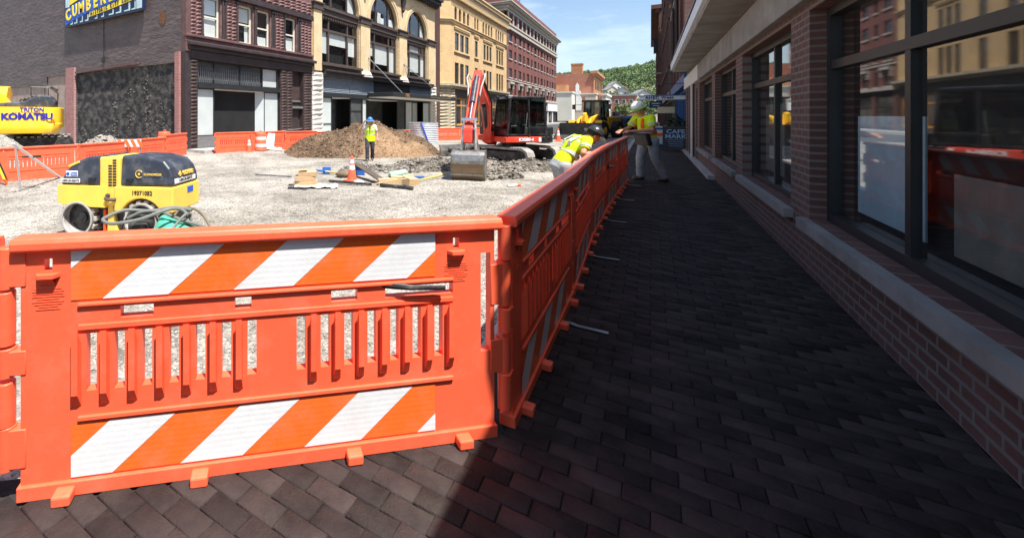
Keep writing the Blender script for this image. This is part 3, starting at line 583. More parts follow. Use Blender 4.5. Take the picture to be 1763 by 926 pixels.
for i in range(22): fb(g, 36.2 + i * .21 + (.12 if i > 4 else 0), 36.32 + i * .21 + (.12 if i > 4 else 0), 3.1, 3.17, -2.306, -2.298)
M('gilt', (.30, .19, .07), .5, var=.2); g.build('gilt_marks', 'gilt', cp)
for ya, za, yb in ((29.3, 6.05, 31.2), (35.2, 6.1, 39.6)):
    g = MB(); g.tube([F(ya, za, -.1), F(yb, 3.3, -2.1)], .035, 6); g.tube([F(ya, za, -.14), F(ya, za - .9, -.14), F(ya + .3, za - 2., -.05)], .018, 5); g.build('tie_rod', 'grey_metal', ab)
ps = mkprotos('stone', 1.2, .31, .16, 'white_stone', 5)
for a, b in ((22.57, 23.74), (41.38, 42.7)): courses(ab, 'stone', ps, a, b, .02, .315, 14, 1)
clear(ps)
for q in ((22.6, 23.74), (41.38, 42.68)): g = MB(); fb(g, q[0], q[1], 0, 4.45, 0, .4); g.build('stone_pier', 'white_stone', ab)
for y0, y1 in ((28.3, 29.6), (34.6, 35.85)):
    g = MB(); g.prism([F(y0, 4.45, -.45), F(y1, 4.45, -.45), F(y1 - .2, 4.9, -.3), F(y0 + .2, 4.9, -.3)], (-.35, 0, 0)); g.build('corbel', 'white_stone', ab, bevel=.05)
g = MB(); g.box(-40, XF - .62, 22.6, 42.6, 3.2, 13.8); g.box(-40, XF - 1.7, 22.6, 42.6, 0, 3.2); g.build('interior', 'dark_interior', ab)

# ---- yellow brick block
g = MB(); fb(g, 42.72, 44.6, 0, 15.5, .35, 12); tag(g.build('party_wall_building', 'dark_red_brick'), 'narrow dark red brick slip wedged between the arched and the yellow building', 'building')
yb = thing('yellow_building', 'yellow brick block with an arcade of narrow arched windows and stone base', 'building', (XF, 44.6, 0))
ya, ye = 46.6, 69.65; C0 = (XF - 1.9, 44.7)
AR = [(47.6, 53.1, 4), (54.5, 56.5, 2), (57.7, 62.5, 4), (63.6, 68.2, 4)]
G3 = [(47.83, 52.83, 3), (54.7, 56.2, 1), (58.2, 62.1, 3), (64.06, 67.9, 3)]
slots = []
for a, b, n_ in AR:
    p = (b - a) / n_; slots += [(a + p * (i + .2), a + p * (i + .8), 12.25, 13.75) for i in range(n_)]
wins = []
for a, b, n_ in G3:
    p = (b - a) / n_
    for i in range(n_):
        for z0, z1 in ((8.85, 10.85), (5.1, 7.5)): wins.append((a + p * (i + .12), a + p * (i + .88), z0, z1))
g = MB(); holes(g, ya, ye, 4.6, 15., slots + wins, F, .35); g.add([F(ya, 4.6, 0), F(ya, 15, 0), (C0[0], C0[1], 15), (C0[0], C0[1], 4.6)], [(0, 1, 2, 3)])
for y0, y1, z0, z1 in slots:                           # round heads: fill the corners of each slot
    c, r = (y0 + y1) / 2, (y1 - y0) / 2
    for sg in (-1, 1):
        pts = [(c + sg * r * math.cos(math.pi / 2 * i / 5), z1 - r + r * math.sin(math.pi / 2 * i / 5)) for i in range(6)]
        for i in range(5): g.add([F(*pts[i], .003), F(*pts[i + 1], .003), F(c + sg * r, z1, .003)], [(0, 1, 2)]); g.add([F(*pts[i], .003), F(*pts[i + 1], .003), F(*pts[i + 1], .3), F(*pts[i], .3)], [(0, 1, 2, 3)])
g.build('front_wall', 'yellow_brick', yb, fix=False)
g = MB(); g.prism([(XF - .4, ya + .4, .1), (XF - .4, ye - .05, .1), (-40, ye - .05, .1), (-40, 45.2, .1), (C0[0] - .3, 45.2, .1)], (0, 0, 14.7)); g.build('interior', 'dark_interior', yb)
for y0, y1, z0, z1 in slots: window(yb, y0, y1, z0, z1, .1, 'bronze_frame', .05)
for y0, y1, z0, z1 in wins: window(yb, y0, y1, z0, z1, .08, 'bronze_frame', .07, ((z0 + z1) / 2,), (), [(y0 + .1, y1 - .1, z0 + 1.3, z1 - .1)] if R.random() < .3 else [], 'dark_pane')
for a, b, n_ in G3:
    g = MB(); fb(g, a - .1, b + .1, 8.62, 8.82, -.16, 0); g.build('window_sill', 'yellow_stone', yb)
    g = MB(); fb(g, a - .15, b + .15, 11.35, 11.5, -.16, 0)
    for i in range(int((b - a) / .22)): fb(g, a + i * .22, a + i * .22 + .11, 11.18, 11.35, -.12, 0)
    g.build('dentil_lintel', 'yellow_stone', yb)
def corner_band(g, z0, z1, d):                         # moulding that turns the chamfered corner
    n1 = (XF + d, ya - d * .41); n0 = (C0[0] + d * .7, C0[1] - d * .7)
    g.prism([(XF + d, ye, z0), (n1[0], n1[1], z0), (n0[0], n0[1], z0), (C0[0], C0[1], z0), (XF, ya, z0), (XF, ye, z0)], (0, 0, z1 - z0))
g = MB(); corner_band(g, 11.78, 12.02, .16); corner_band(g, 12.02, 12.12, .26); g.build('string_course', 'yellow_stone', yb)
g = MB(); corner_band(g, 14.7, 15.0, .16); corner_band(g, 15.0, 15.5, .42); corner_band(g, 15.5, 15.85, .62); corner_band(g, 15.85, 16.02, .75); g.build('cornice', 'yellow_stone', yb)
for i in range(58):
    g = MB(); y = ya + .3 + i * .397; fb(g, y, y + .2, 14.55, 15.0, -.4, -.16); g.build('corbel', 'yellow_stone', yb)
g = MB(); corner_band(g, 4.55, 4.8, .3); corner_band(g, 4.8, 5.04, .5); g.build('base_cornice', 'tan_stone', yb)
ps = mkprotos('stone', 2.4, .33, .2, 'tan_stone', 5)
for r in range(13):
    for k, (p, q) in enumerate((((XF, ya - .05), (XF, ya + 1.35)), ((C0[0], C0[1]), (XF, ya)))):
        o = R.choice(ps).copy(); COL.objects.link(o); o.parent = yb; mx_, my_ = (p[0] + q[0]) / 2, (p[1] + q[1]) / 2
        L_ = math.hypot(q[0] - p[0], q[1] - p[1]); o.location = (mx_ - yb.location.x, my_ - yb.location.y, .05 + .345 * (r + .5)); o.scale = (1, L_ / 2.4, 1.0)
        o.rotation_euler = (0, 0, 0 if k == 0 else math.atan2(q[1] - p[1], q[0] - p[0]) - math.pi / 2)
clear(ps)
g = MB(); g.prism([(C0[0], C0[1], 0), (XF - .02, ya, 0), (XF - .02, ya + 1.35, 0), (XF - .5, ya + 1.35, 0), (C0[0] - .5, C0[1] + .5, 0)], (0, 0, 4.55)); g.build('stone_pier', 'tan_stone', yb)
g = MB(); fb(g, 48, ye, 3.6, 4.55, .05, .4); fb(g, 48, ye, 0, .4, .1, .4)
for y in (48.0, 52.6, 57.2, 61.8, 66.4, 69.2): fb(g, y, y + .45, 0, 4.0, -.05, .4)
g.build('shop_front', 'bronze_frame', yb)
for y0, y1 in ((48.5, 52.5), (53.1, 57.1), (57.7, 61.7), (62.3, 66.3), (66.9, 69.1)):
    window(yb, y0, y1, .4, 3.6, .15, 'orange_wood', .22, (2.7,), (y0 + (y1 - y0) * .5,), (), 'dark_pane', .1)
# ---- tall dark red hotel
ho = thing('hotel', 'tall dark red brick hotel with white stone bands and overhanging cornice', 'building', (XF, 69.7, 0))
hy0, hy1 = 69.7, 113.; wn = []
for k in range(7):
    y = 70.9 + k * 6.05
    for z0, z1 in ((15.95, 17.2), (13.05, 14.4), (10.4, 11.75), (7.5, 8.9), (4.75, 6.4)): wn += [(y, y + 2.0, z0, z1, 1), (y + 3.5, y + 4.6, z0, z1, 0)]
g = MB(); holes(g, hy0, hy1, 4.3, 20.4, [q[:4] for q in wn], F, .35); g.build('front_wall', 'hotel_brick', ho, fix=False)
g = MB(); g.box(-38, XF - .36, hy0, hy1, 0, 20.2); g.build('side_wall', 'hotel_brick', ho)
for y0, y1, z0, z1, db in wn: window(ho, y0, y1, z0, z1, .1, 'bronze_frame', .08, ((z0 + z1) / 2,) if db else (), ((y0 + y1) / 2,) if db else (), [(y0 + .15, y1 - .15, z1 - .5, z1 - .1)] if R.random() < .35 else [])
for z0, z1, d in ((17.5, 17.9, .15), (17.9, 18.35, .35), (18.35, 18.6, .8), (18.6, 18.78, 1.0), (15.5, 15.75, .25), (14.8, 15.15, .3), (4.25, 4.55, .3)):
    g = MB(); g.box(XF - .2, XF + d, hy0 - (d if z0 > 17 else 0), hy1 + d, z0, z1)
    if z0 > 17: g.box(-30, XF - .2, hy0 - d, hy0, z0, z1)
    g.build('stone_band', 'hotel_stone' if z0 < 18 else 'hotel_stone', ho)
for y0, y1, z0, z1, db in wn:
    if z0 > 15: continue
    g = MB(); fb(g, y0 - .12, y1 + .12, z0 - .2, z0 - .02, -.12, 0)
    if z0 < 5 and db: fb(g, y0 - .25, y1 + .25, 6.45, 6.75, -.35, 0); fb(g, y0 - .3, y0 - .05, 5.7, 6.45, -.25, 0); fb(g, y1 + .05, y1 + .3, 5.7, 6.45, -.25, 0)
    g.build('window_sill', 'hotel_stone', ho)
g = MB(); fb(g, hy0, hy1 + .02, 6.95, 7.12, -.12, 0); g.build('stone_band', 'hotel_stone', ho)
for k in range(15):
    y = 70.3 + k * 3.0; g = MB(); fb(g, y, y + .5, 15.75, 17.5, -.1, 0); g.build('stone_quoin', 'hotel_stone', ho)
g = MB(); fb(g, hy0, hy1, 0, 4.3, .15, .35); g.build('shop_back', 'dark_interior', ho)
for k in range(8):
    y = 69.9 + k * 5.4; g = MB(); fb(g, y, y + .6, 0, 4.3, -.05, .35); g.build('shop_pier', 'white_paint' if k > 5 else 'hotel_brick', ho)
    if k < 7: window(ho, y + .65, y + 5.35, .3, 3.6 if k < 6 else 2.4, .1, 'bronze_frame', .12, (2.6,) if k < 6 else (), (y + 3,)); 
g = MB(); fb(g, 101.5, 113, 2.5, 4.3, -.2, .1); g.build('shop_sign', 'white_paint', ho)
g = MB(); g.cyl((XF - 1, 82, 20.2), (XF - 1, 82, 22), .12, n=6); g.build('vent_pipe', 'grey_metal', ho)
# ---- sign on the painted wall
sg = thing('wall_sign', 'blue and yellow town sign with ribbon lettering high on the dark side wall', 'sign', (-25.3, 12.95, 6.87))
M('sign_blue', S(42, 92, 190), .5, var=.06); M('sign_yellow', S(250, 220, 60), .5, var=.05); M('sign_navy', S(24, 38, 78), .5, var=.2); M('sign_pale', S(190, 215, 225), .5, var=.15, scale=2); M('sign_violet', S(120, 120, 200), .5, var=.05)
g = MB(); g.box(-29.4, -21.2, 12.86, 13.0, 6.87, 11.2); g.build('board', 'sign_navy', sg)
g = MB(); g.box(-29.4, -21.2, 12.84, 12.86, 6.85, 6.93); g.build('board_edge', 'black_paint', sg)
def sp(mb, pts, y, m=0): mb.add([(x, y, z) for x, z in pts], [tuple(range(len(pts)))], m)
for pts in ([(-29.36, 8.05), (-28.85, 8.05), (-28.85, 11.2), (-29.36, 11.2)], [(-21.75, 7.0), (-21.24, 7.0), (-21.24, 11.2), (-21.75, 11.2)]): g = MB(); sp(g, pts, 12.855); g.build('skyline_print', 'sign_pale', sg, fix=False)
g = MB()
for i, (x, z, ww, hh) in enumerate(((-28.75, 6.97, .3, .16), (-28.3, 6.98, .4, .3), (-27.6, 6.98, .36, .36), (-27.0, 6.98, .4, .36), (-25.9, 6.98, .3, .2), (-25.2, 6.99, .3, .22), (-24.4, 7.0, .5, .28), (-23.7, 7.0, .55, .34), (-22.9, 7.0, .6, .42), (-22.2, 7.0, .4, .44))):
    g = MB(); sp(g, [(x, z), (x + ww, z), (x + ww, z + hh), (x + ww * .72, z + hh), (x + ww * .72, z + .08), (x, z + .06)], 12.852); g.build('skyline_print', 'sign_pale', sg, fix=False)
BL = [(-29.38, 6.97), (-28.3, 7.2), (-26.5, 7.45), (-24.4, 7.62), (-22, 7.85), (-21.25, 7.95)]; TL = [(-21.25, 8.75), (-23.5, 8.6), (-26, 8.45), (-28, 8.2), (-29.38, 7.9)]
g = MB(); sp(g, BL + TL, 12.848); g.build('banner', 'sign_blue', sg, fix=False)
g = MB(); sp(g, [(-26.55, 7.16), (-24.5, 7.29), (-22.6, 7.45), (-21.6, 7.55), (-21.6, 7.83), (-22.6, 7.73), (-24.5, 7.56), (-26.42, 7.44)], 12.84); sp(g, [(-28.8, 8.14), (-27.6, 8.36), (-25, 8.7), (-25, 9.0), (-27.6, 8.68), (-28.8, 8.45)], 12.84); g.build('ribbon', 'sign_yellow', sg, fix=False)
def curve_text(s_, pts, size, mat, y, nm, sx=1., bold=0.):
    n_ = len(s_); seg = [math.dist(pts[i], pts[i + 1]) for i in range(len(pts) - 1)]
    for i, ch in enumerate(s_):
        if ch == ' ': continue
        t = (i + .5) / n_ * sum(seg); k = 0
        while t > seg[k] and k < len(seg) - 1: t -= seg[k]; k += 1
        a, b = pts[k], pts[k + 1]; f_ = t / seg[k]
        c = (a[0] + (b[0] - a[0]) * f_, a[1] + (b[1] - a[1]) * f_); text(ch, nm, mat, plate((c[0], y, c[1]), (b[0] - a[0], 0, b[1] - a[1]), (0, 0, 1)), size, sg, bold, .01, sx=sx)
curve_text('CUMBERLAND', [(-29.35, 7.45), (-28.3, 7.72), (-27.3, 7.8), (-26, 7.9), (-24, 8.05), (-21.4, 8.25)], .92, 'sign_yellow', 12.83, 'big_lettering', .95, .03)
curve_text('HISTORIC CITY CENTER', [(-26.35, 7.31), (-24.5, 7.43), (-22.6, 7.59), (-21.7, 7.68)], .3, 'sign_navy', 12.825, 'ribbon_lettering', .85, .008)
# ---------------------------------------------------------------- right-hand side of the street (in shade) and the far end
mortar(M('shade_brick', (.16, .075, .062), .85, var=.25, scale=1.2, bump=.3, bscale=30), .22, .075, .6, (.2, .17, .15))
mortar(M('umber_brick', (.17, .085, .07), .85, var=.25, scale=.6), .3, .1, .3)
M('grey_stone', (.30, .28, .26), .85, var=.25, scale=1.5)
M('pale_blue', S(215, 222, 232), .5, var=.06); M('blue_shop', S(35, 90, 150), .5, var=.1); M('sign_cream', S(205, 200, 180), .6, var=.06)
M('canopy_white', (.74, .78, .84), .5, var=.06); M('cardboard_grey', (.22, .2, .17), .8, var=.2)
dust(['grey_stone'], (.12, .11, .1), .6, 1.6)
XR = 1.3
def FR(y, z, d): return (XR + d, y, z)
def rb(mb, y0, y1, z0, z1, d0, d1, m=0): return mb.box(XR + d0, XR + d1, y0, y1, z0, z1, m)
def rwin(parent, y0, y1, z0, z1, d, fm, fw=.08, rails=(), mulls=(), pane='dark_pane'):
    g = MB(); rb(g, y0, y0 + fw, z0, z1, d, d + .08); rb(g, y1 - fw, y1, z0, z1, d, d + .08); rb(g, y0 + fw, y1 - fw, z0, z0 + fw, d, d + .08); rb(g, y0 + fw, y1 - fw, z1 - fw, z1, d, d + .08)
    for r in rails: rb(g, y0 + fw, y1 - fw, r - fw / 2, r + fw / 2, d + .01, d + .07)
    for r in mulls: rb(g, r - fw / 2, r + fw / 2, z0 + fw, z1 - fw, d + .014, d + .066)
    w_ = g.build('window', fm, parent); p = MB(); p.add([FR(y0, z0, d + .05), FR(y1, z0, d + .05), FR(y1, z1, d + .05), FR(y0, z1, d + .05)], [(3, 2, 1, 0)]); p.build('pane', pane, w_, fix=False); return w_
nb = thing('near_shop_building', 'low red brick shop building beside the sidewalk, with flat canopy and black railing above', 'building', (XR, 9, 0))
NH = 5.08; bays = [(3.0, 6.2), (6.9, 10.1), (10.8, 14.0), (14.7, 18.2)]
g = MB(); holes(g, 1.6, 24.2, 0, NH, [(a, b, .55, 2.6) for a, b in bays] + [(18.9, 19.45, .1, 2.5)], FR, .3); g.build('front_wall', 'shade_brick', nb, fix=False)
g = MB(); rb(g, 1.6, 24.2, 0, NH - .1, .32, 8); g.build('interior', 'dark_interior', nb)
for a, b in bays:
    rwin(nb, a, b, .55, 2.6, .12, 'dark_frame', .08, (2.05,), ((a + b) / 2,), 'pane'); g = MB(); rb(g, a - .1, b + .1, .45, .545, -.08, .1); g.build('window_sill', 'grey_stone', nb)
g = MB(); rb(g, 18.9, 19.45, .1, 2.5, .15, .2); g.build('door', 'brown_trim', nb)
g = MB(); rb(g, 17.6, 24.25, 2.68, 3.15, -.1, .05); g.build('lintel_band', 'white_paint', nb, bevel=.01); g = MB(); rb(g, 1.6, 17.6, 2.68, 3.15, -.09, .05); g.build('lintel_band', 'grey_stone', nb, bevel=.01)
for a, b in bays:
    for y in (a + .2, (a + b) / 2 + .15):
        g = MB(); rb(g, y, y + 1.2, .7, .7 + R.uniform(.5, 1.1), .26, .27); g.build('window_display', R.choice(['cardboard_grey', 'sign_pale', 'grey_stone']), nb)
g = MB(); rb(g, 14.0, 27.2, -.01, .1, -.14, .1); g.build('door_sill', 'concrete', nb)
for y in (20.2, 21.6, 23.2):
    g = MB(); rb(g, y, y + .5, .1, 2.68, -.06, .02); g.build('brick_pier', 'shade_brick', nb)
g = MB(); g.cyl(FR(20.1, .1, -.08), FR(20.1, 2.7, -.08), .035, n=8); g.build('downpipe', 'white_paint', nb)
cb_ = MB(); cb_.box(.68, XR + .02, 1.7, 22.4, 3.38, 3.62); cnp = cb_.build('canopy', 'canopy_white', nb)
g = MB(); g.box(.74, XR, 1.8, 22.3, 3.3, 3.38); g.build('soffit', 'grey_stone', cnp)
g = MB(); g.box(.79, .85, 1.7, 22.4, 4.04, 4.1)
for i in range(138): y = 1.7 + i * .15; g.box(.805, .83, y, y + .03, 3.62, 4.04)
g.build('railing', 'black_metal', nb)
g = MB(); rb(g, 1.6, 24.3, NH, NH + .12, -.12, .4); g.build('coping', 'grey_stone', nb)
lb_ = thing('unseen_low_block', 'added one-storey brick block out of view behind the camera, kept low for the sun', 'building', (XR, -4, 0)); g = MB(); rb(g, -8, 1.58, 0, 4.2, 0, 8); g.build('wall', 'shade_brick', lb_); g = MB(); rb(g, -8, 1.58, 4.2, 4.3, -.1, .4); g.build('coping', 'grey_stone', lb_)  # added unseen block, kept low so sun reaches the end of the front barricade
# tall neighbours further along
def tall(name, label, y0, y1, h, x, mat, bayw, trim='grey_stone', floors=4, proud=.12, shop='dark_frame', cor=.6):
    global XR
    XR = x; t = thing(name, label, 'building', (x, y0, 0)); n_ = max(2, int((y1 - y0) / bayw)); p = (y1 - y0) / n_; fh = (h - 4.6) / floors
    wn = [(y0 + p * (i + .28), y0 + p * (i + .72), 4.8 + fh * k + .5, 4.8 + fh * k + fh - .7) for i in range(n_) for k in range(floors)]
    g = MB(); holes(g, y0, y1, 3.4, h, wn, FR, .3); g.add([FR(y0, 0, 0), FR(y0, h, 0), FR(y0, h, 9), FR(y0, 0, 9)], [(0, 1, 2, 3)]); g.build('front_wall', mat, t, fix=False)
    g = MB(); rb(g, y0 + .05, y1 - .05, 0, h - .2, .31, 9); g.build('interior', 'dark_interior', t)
    for q in wn: rwin(t, *q, .12, 'bronze_frame', .1, ((q[2] + q[3]) / 2,))
    for k in range(floors):
        g = MB(); rb(g, y0, y1, 4.8 + fh * k + .2, 4.8 + fh * k + .42, -proud - .06, .0); g.build('sill_band', trim, t)
    for i in range(n_ + 1):
        yy = y0 + p * i; g = MB(); rb(g, max(y0, yy - .3), min(y1, yy + .3), 3.4, h - .4, -proud, 0); g.build('pilaster', mat, t)
    g = MB(); rb(g, y0 - .1, y1 + .1, h - .9, h - .5, -cor * .5, 0); rb(g, y0 - .2, y1 + .2, h - .5, h, -cor, .3); g.build('cornice', trim, t)
    g = MB(); rb(g, y0, y1, 2.9, 3.4, -.15, .2); g.build('shop_fascia', shop, t)
    for i in range(n_): rwin(t, y0 + p * i + .15, y0 + p * (i + 1) - .15, .4, 2.9, .15, shop, .1, (), (y0 + p * (i + .5),))
    g = MB(); rb(g, y0, y1, 0, .4, 0, .3); g.build('stall_riser', 'granite', t)
    return t
bA = tall('brick_shop_building', 'three-storey red brick building just beyond the low shop, pale pilasters and shaded front', 24.3, 40, 11.2, 1.35, 'umber_brick', 3.2, 'grey_stone', 2, shop='blue_shop')
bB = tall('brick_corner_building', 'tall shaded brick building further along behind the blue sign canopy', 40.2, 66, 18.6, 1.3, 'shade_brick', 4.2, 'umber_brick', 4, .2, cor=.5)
bC = tall('cornice_building', 'farthest brick building on the shaded side, with a boxy projecting cornice', 67, 104, 15.2, .95, 'umber_brick', 4.5, 'umber_brick', 3, .1, cor=.9)
g = MB(); g.box(.35, 1.6, 74, 76, 10.2, 11.8); g.box(.2, 1.7, 73.9, 76.1, 11.8, 12.1); g.build('oriel', 'black_paint', bC)
for y, z0 in ((30.2, 5.6), (35, 6.5)):                 # downpipes and wiring on the fronts
    g = MB(); g.tube([(1.2, y, 4.8), (1.18, y, 10.5)], .07, 6); g.build('downpipe', 'black_paint', bA)
XR = 1.3
for k, (z, y, nm) in enumerate(((3.35, 23.1, 'upper'), (2.95, 24.0, 'lower'))):
    g = MB(); g.tube([(1.3, y, z), (-.1 + k * .2, y, z)], .02, 6); g.tube([(1.3, y, z + .5), (.5, y, z)], .012, 5)
    tag(g.build('sign_bracket', 'black_metal'), 'black iron bracket arm, the %s of two over the sidewalk' % nm, 'bracket')
ah = thing('canopy_sign', 'pale blue projecting canopy lettered AHEC West over the sidewalk', 'sign', (.5, 25.0, 2.3))
g = MB(); g.box(-.42, 1.3, 25.0, 26.6, 2.3, 2.46); g.build('fascia', 'pale_blue', ah)
g = MB(); g.box(-.46, 1.3, 24.97, 26.65, 2.46, 2.5); g.build('trim', 'blue_shop', ah)
text('AHEC West', 'lettering', 'sign_navy', plate((.33, 24.99, 2.38), (1, 0, 0), (0, 0, 1)), .17, ah, .006, .004, sx=1.1, space=1.15)
g = MB(); g.box(-.05, .5, 28.0, 28.06, 1.95, 2.3); o = g.build('hanging_sign', 'sign_navy'); tag(o, 'dark navy hanging board left of the cream one under the canopy', 'sign')
g = MB(); g.box(.05, .42, 27.985, 28.0, 2.16, 2.2); g.box(.1, .36, 27.985, 28.0, 2.05, 2.08); g.build('print_lines', 'sign_pale', o)
g = MB(); g.tube([(.02, 28.03, 2.3), (.02, 28.03, 2.5)], .01, 5); g.tube([(.45, 28.03, 2.3), (.45, 28.03, 2.5)], .01, 5); g.build('hanger', 'black_metal', o)
g = MB(); g.box(.28, .95, 26.2, 26.25, 1.68, 1.98); o = g.build('hanging_sign', 'sign_cream'); tag(o, 'cream hanging board under the pale blue canopy', 'sign')
g = MB(); g.tube([(.36, 26.22, 1.98), (.36, 26.22, 2.31)], .01, 5); g.tube([(.88, 26.22, 1.98), (.88, 26.22, 2.31)], .01, 5); g.build('hanger', 'black_metal', o)
# chalkboard
af = thing('chalkboard_sign', 'black A-frame chalkboard lettered CAFE MARK standing on the brick sidewalk', 'sign', (1.0, 24.6, 0)); tl = rad(10)
for sgn, nm in ((1, 'board'), (-1, 'back_board')):
    T = Matrix.Translation((.92, 24.6, 1.08)) @ Matrix.Rotation(-tl * sgn, 4, 'X'); g = MB(T)
    g.box(-.4, .4, -.012, .012, -1.0, -.08); g.build(nm, 'black_paint', af)
    g = MB(T); g.box(-.47, -.4, -.03, .03, -1.09, 0); g.box(.4, .47, -.03, .03, -1.09, 0); g.box(-.4, .4, -.03, .03, -.08, 0); g.box(-.4, .4, -.03, .03, -1.02, -.95); g.build('frame', 'brown_trim', af)
T = Matrix.Translation((.92, 24.6, 1.08)) @ Matrix.Rotation(-tl, 4, 'X') @ Matrix.Translation((0, -.016, 0)) @ Matrix.Rotation(rad(90), 4, 'X')
M('chalk', S(150, 185, 215), .9, var=.2, scale=30)
text('CAFE', 'chalk_lettering', 'chalk', T @ Matrix.Translation((0, -.24, 0)), .25, af, .006, sx=1.15); text('MARK', 'chalk_lettering', 'chalk', T @ Matrix.Translation((0, -.46, 0)), .25, af, .006, sx=1.15)
g = MB(T)
for i in range(4): g.box(-.32 + .03 * i, .3 - .05 * (i % 2), -.62 - i * .09, -.606 - i * .09, -.002, .003)
g.build('chalk_lines', 'chalk', af)
# cafe clutter: table with drinks sign, planter shrub
M('leaf_dark', (.035, .055, .025), .7, var=.5, scale=9); M('leaf', (.115, .17, .065), .7, var=.5, scale=.09); M('leaf_light', (.15, .20, .085), .7, var=.45, scale=.12); M('bark', (.09, .07, .055), .9, var=.3, scale=6)
tb = thing('drinks_cooler', 'blue and white drinks cooler on the sidewalk behind the chalkboard', 'cooler', (.45, 27.5, 0))
g = MB(); g.box(.1, .8, 27.3, 27.9, .05, .95); g.build('cabinet', 'blue_shop', tb, bevel=.03); g = MB(); g.box(.16, .74, 27.285, 27.3, .15, .85); g.build('front_panel', 'sign_pale', tb)
g = MB(); g.box(.08, .82, 27.28, 27.92, .95, 1.02); g.build('lid', 'white_paint', tb, bevel=.02)
for x, y in ((.15, 27.35), (.75, 27.35), (.15, 27.85), (.75, 27.85)): g = MB(); g.cyl((x, y, 0), (x, y, .06), .03, n=8); g.build('caster', 'rubber', tb)
g = MB(); g.lathe([(.2, .0), (.21, .02), (.19, .3), (.14, .32)], (.45, 27.282, .36), 18, axis='y'); 
g = MB(); g.prism([(.25, 27.28, .5), (.65, 27.28, .56), (.65, 27.28, .72), (.25, 27.28, .68)], (0, .006, 0)); g.build('red_stripe', 'hi_orange', tb)
def leaf_cloud(name, mat, c, r, n_, size, parent, seed, squash=.8):
    q = np.random.default_rng(seed); d = q.normal(size=(n_, 3)); d /= np.linalg.norm(d, axis=1)[:, None]; k = q.uniform(.55, 1., (n_, 1)) ** .6
    lob = 1 + .35 * np.sin(d[:, :1] * 5 + seed) * np.cos(d[:, 1:2] * 4 + seed * 2) + .2 * np.sin(d[:, 2:] * 7 + seed)
    P = np.array(c) + d * k * lob * np.array(r); a = q.normal(size=(n_, 3)); b = q.normal(size=(n_, 3)); a /= np.linalg.norm(a, axis=1)[:, None]; b -= a * (a * b).sum(1)[:, None]; b /= np.linalg.norm(b, axis=1)[:, None]
    s_ = size * q.uniform(.6, 1.4, (n_, 1)); V = np.stack([P - a * s_, P + b * s_ * .6, P + a * s_, P - b * s_ * .6], 1).reshape(-1, 3)
    return mesh_np(name, V, np.arange(n_ * 4).reshape(-1, 4), mat, parent)
pl = thing('planter', 'dark shrub in a pot against the shaded wall behind the chalkboard', 'plant', (1.05, 26.6, 0))
g = MB(); g.lathe([(.16, 0), (.24, .4), (.26, .42), (.2, .43)], (1.02, 26.6, 0), 14); g.build('pot', 'brown_trim', pl, smooth=True); lc = leaf_cloud('foliage', 'leaf_dark', (1.0 - 1.05, 0, 1.0), (.42, .4, .55), 500, .07, pl, 4)
# ---- far end of the street
mortar(M('far_brick', (.33, .135, .09), .9, rgb2=(.42, .20, .14), scale=.25), .6, .2, .15, axes='XZ')
M('far_stucco', (.68, .66, .58), .85, var=.08, scale=.3); M('far_orange', (.42, .20, .10), .85, var=.15, scale=.5); M('far_tan', (.52, .44, .36), .85, var=.1, scale=.4)
rb_ = thing('far_brick_building', 'orange red brick building with chimney at the far end of the street', 'building', (-13.8, 150, 0))
g = MB(); g.box(-45, -14.0, 150, 176, 0, 13.3); g.box(-30, -14.0, 150, 176, 13.3, 14.1); g.build('wall', 'far_brick', rb_); g = MB(); g.box(-14.0, -13.7, 149.8, 176, 0, 14.0); g.build('front_wall', 'far_orange', rb_)
g = MB(); g.box(-20.0, -17.0, 150.6, 153, 14.1, 17.2); g.box(-20.15, -16.85, 150.5, 153.1, 16.9, 17.25); g.build('chimney', 'far_orange', rb_)
g = MB(); g.box(-14.6, -12.9, 149.4, 176.4, 13.9, 14.7); g.box(-14.2, -13.3, 149.6, 176.2, 13.2, 13.9); g.build('cornice', 'far_orange', rb_)
for i in range(5):
    for z0, z1 in ((9.4, 12.2), (5.4, 8.2)):
        y = 152 + i * 4.8; g = MB(); g.box(-13.72, -13.6, y, y + 2.2, z0, z1); f_ = g.build('window', 'bronze_frame', rb_); g = MB(); g.box(-13.62, -13.57, y + .25, y + 1.95, z0 + .25, z1 - .25); g.build('pane', 'dark_pane', f_)
an = thing('white_annex', 'white plastered low building in front of the far brick one', 'building', (-28, 140, 0))
g = MB(); g.box(-45, -18.3, 139, 144.8, 0, 7.9); g.build('wall', 'far_stucco', an); g = MB(); g.box(-45, -18.1, 138.8, 144.8, 7.9, 8.3); g.build('coping', 'far_stucco', an); g = MB(); g.box(-45, -20.5, 145, 149.9, 0, 10.6); g.build('rear_wall', 'far_orange', an)
for x in (-24, -27.5): g = MB(); g.box(x, x + 2, 138.9, 139.02, 0, 2.6); g.build('shop_window', 'dark_pane', an)
hs_ = thing('shop_house', 'narrow shop with peeling white plaster over brick and a cream side wall', 'building', (-17, 146, 0))
g = MB(); g.box(-18.9, -12.9, 145, 149.9, 0, 7.6); g.build('wall', 'far_tan', hs_)
g = MB(); pts = [(-18.0, 3.0), (-16.6, 3.0), (-16.4, 6.2), (-16.9, 7.6), (-16.7, 8.3), (-17.3, 9.0), (-17.2, 10.2), (-17.7, 11.0), (-18.1, 10.3), (-18.0, 7)]; g.prism([(x, 144.9, z) for x, z in pts], (0, .6, 0)); g.build('plaster_gable', 'white_paint', hs_)
g = MB(); g.box(-16.4, -15.6, 144.93, 145.1, 3, 7.0); g.build('bare_patch', 'far_brick', hs_); g = MB(); g.box(-19, -12.7, 144.85, 150, 7.6, 7.9); g.build('coping', 'far_stucco', hs_)
wf = thing('white_front_building', 'white fronted building beyond the orange cornice at the street end', 'building', (-13, 178, 0))
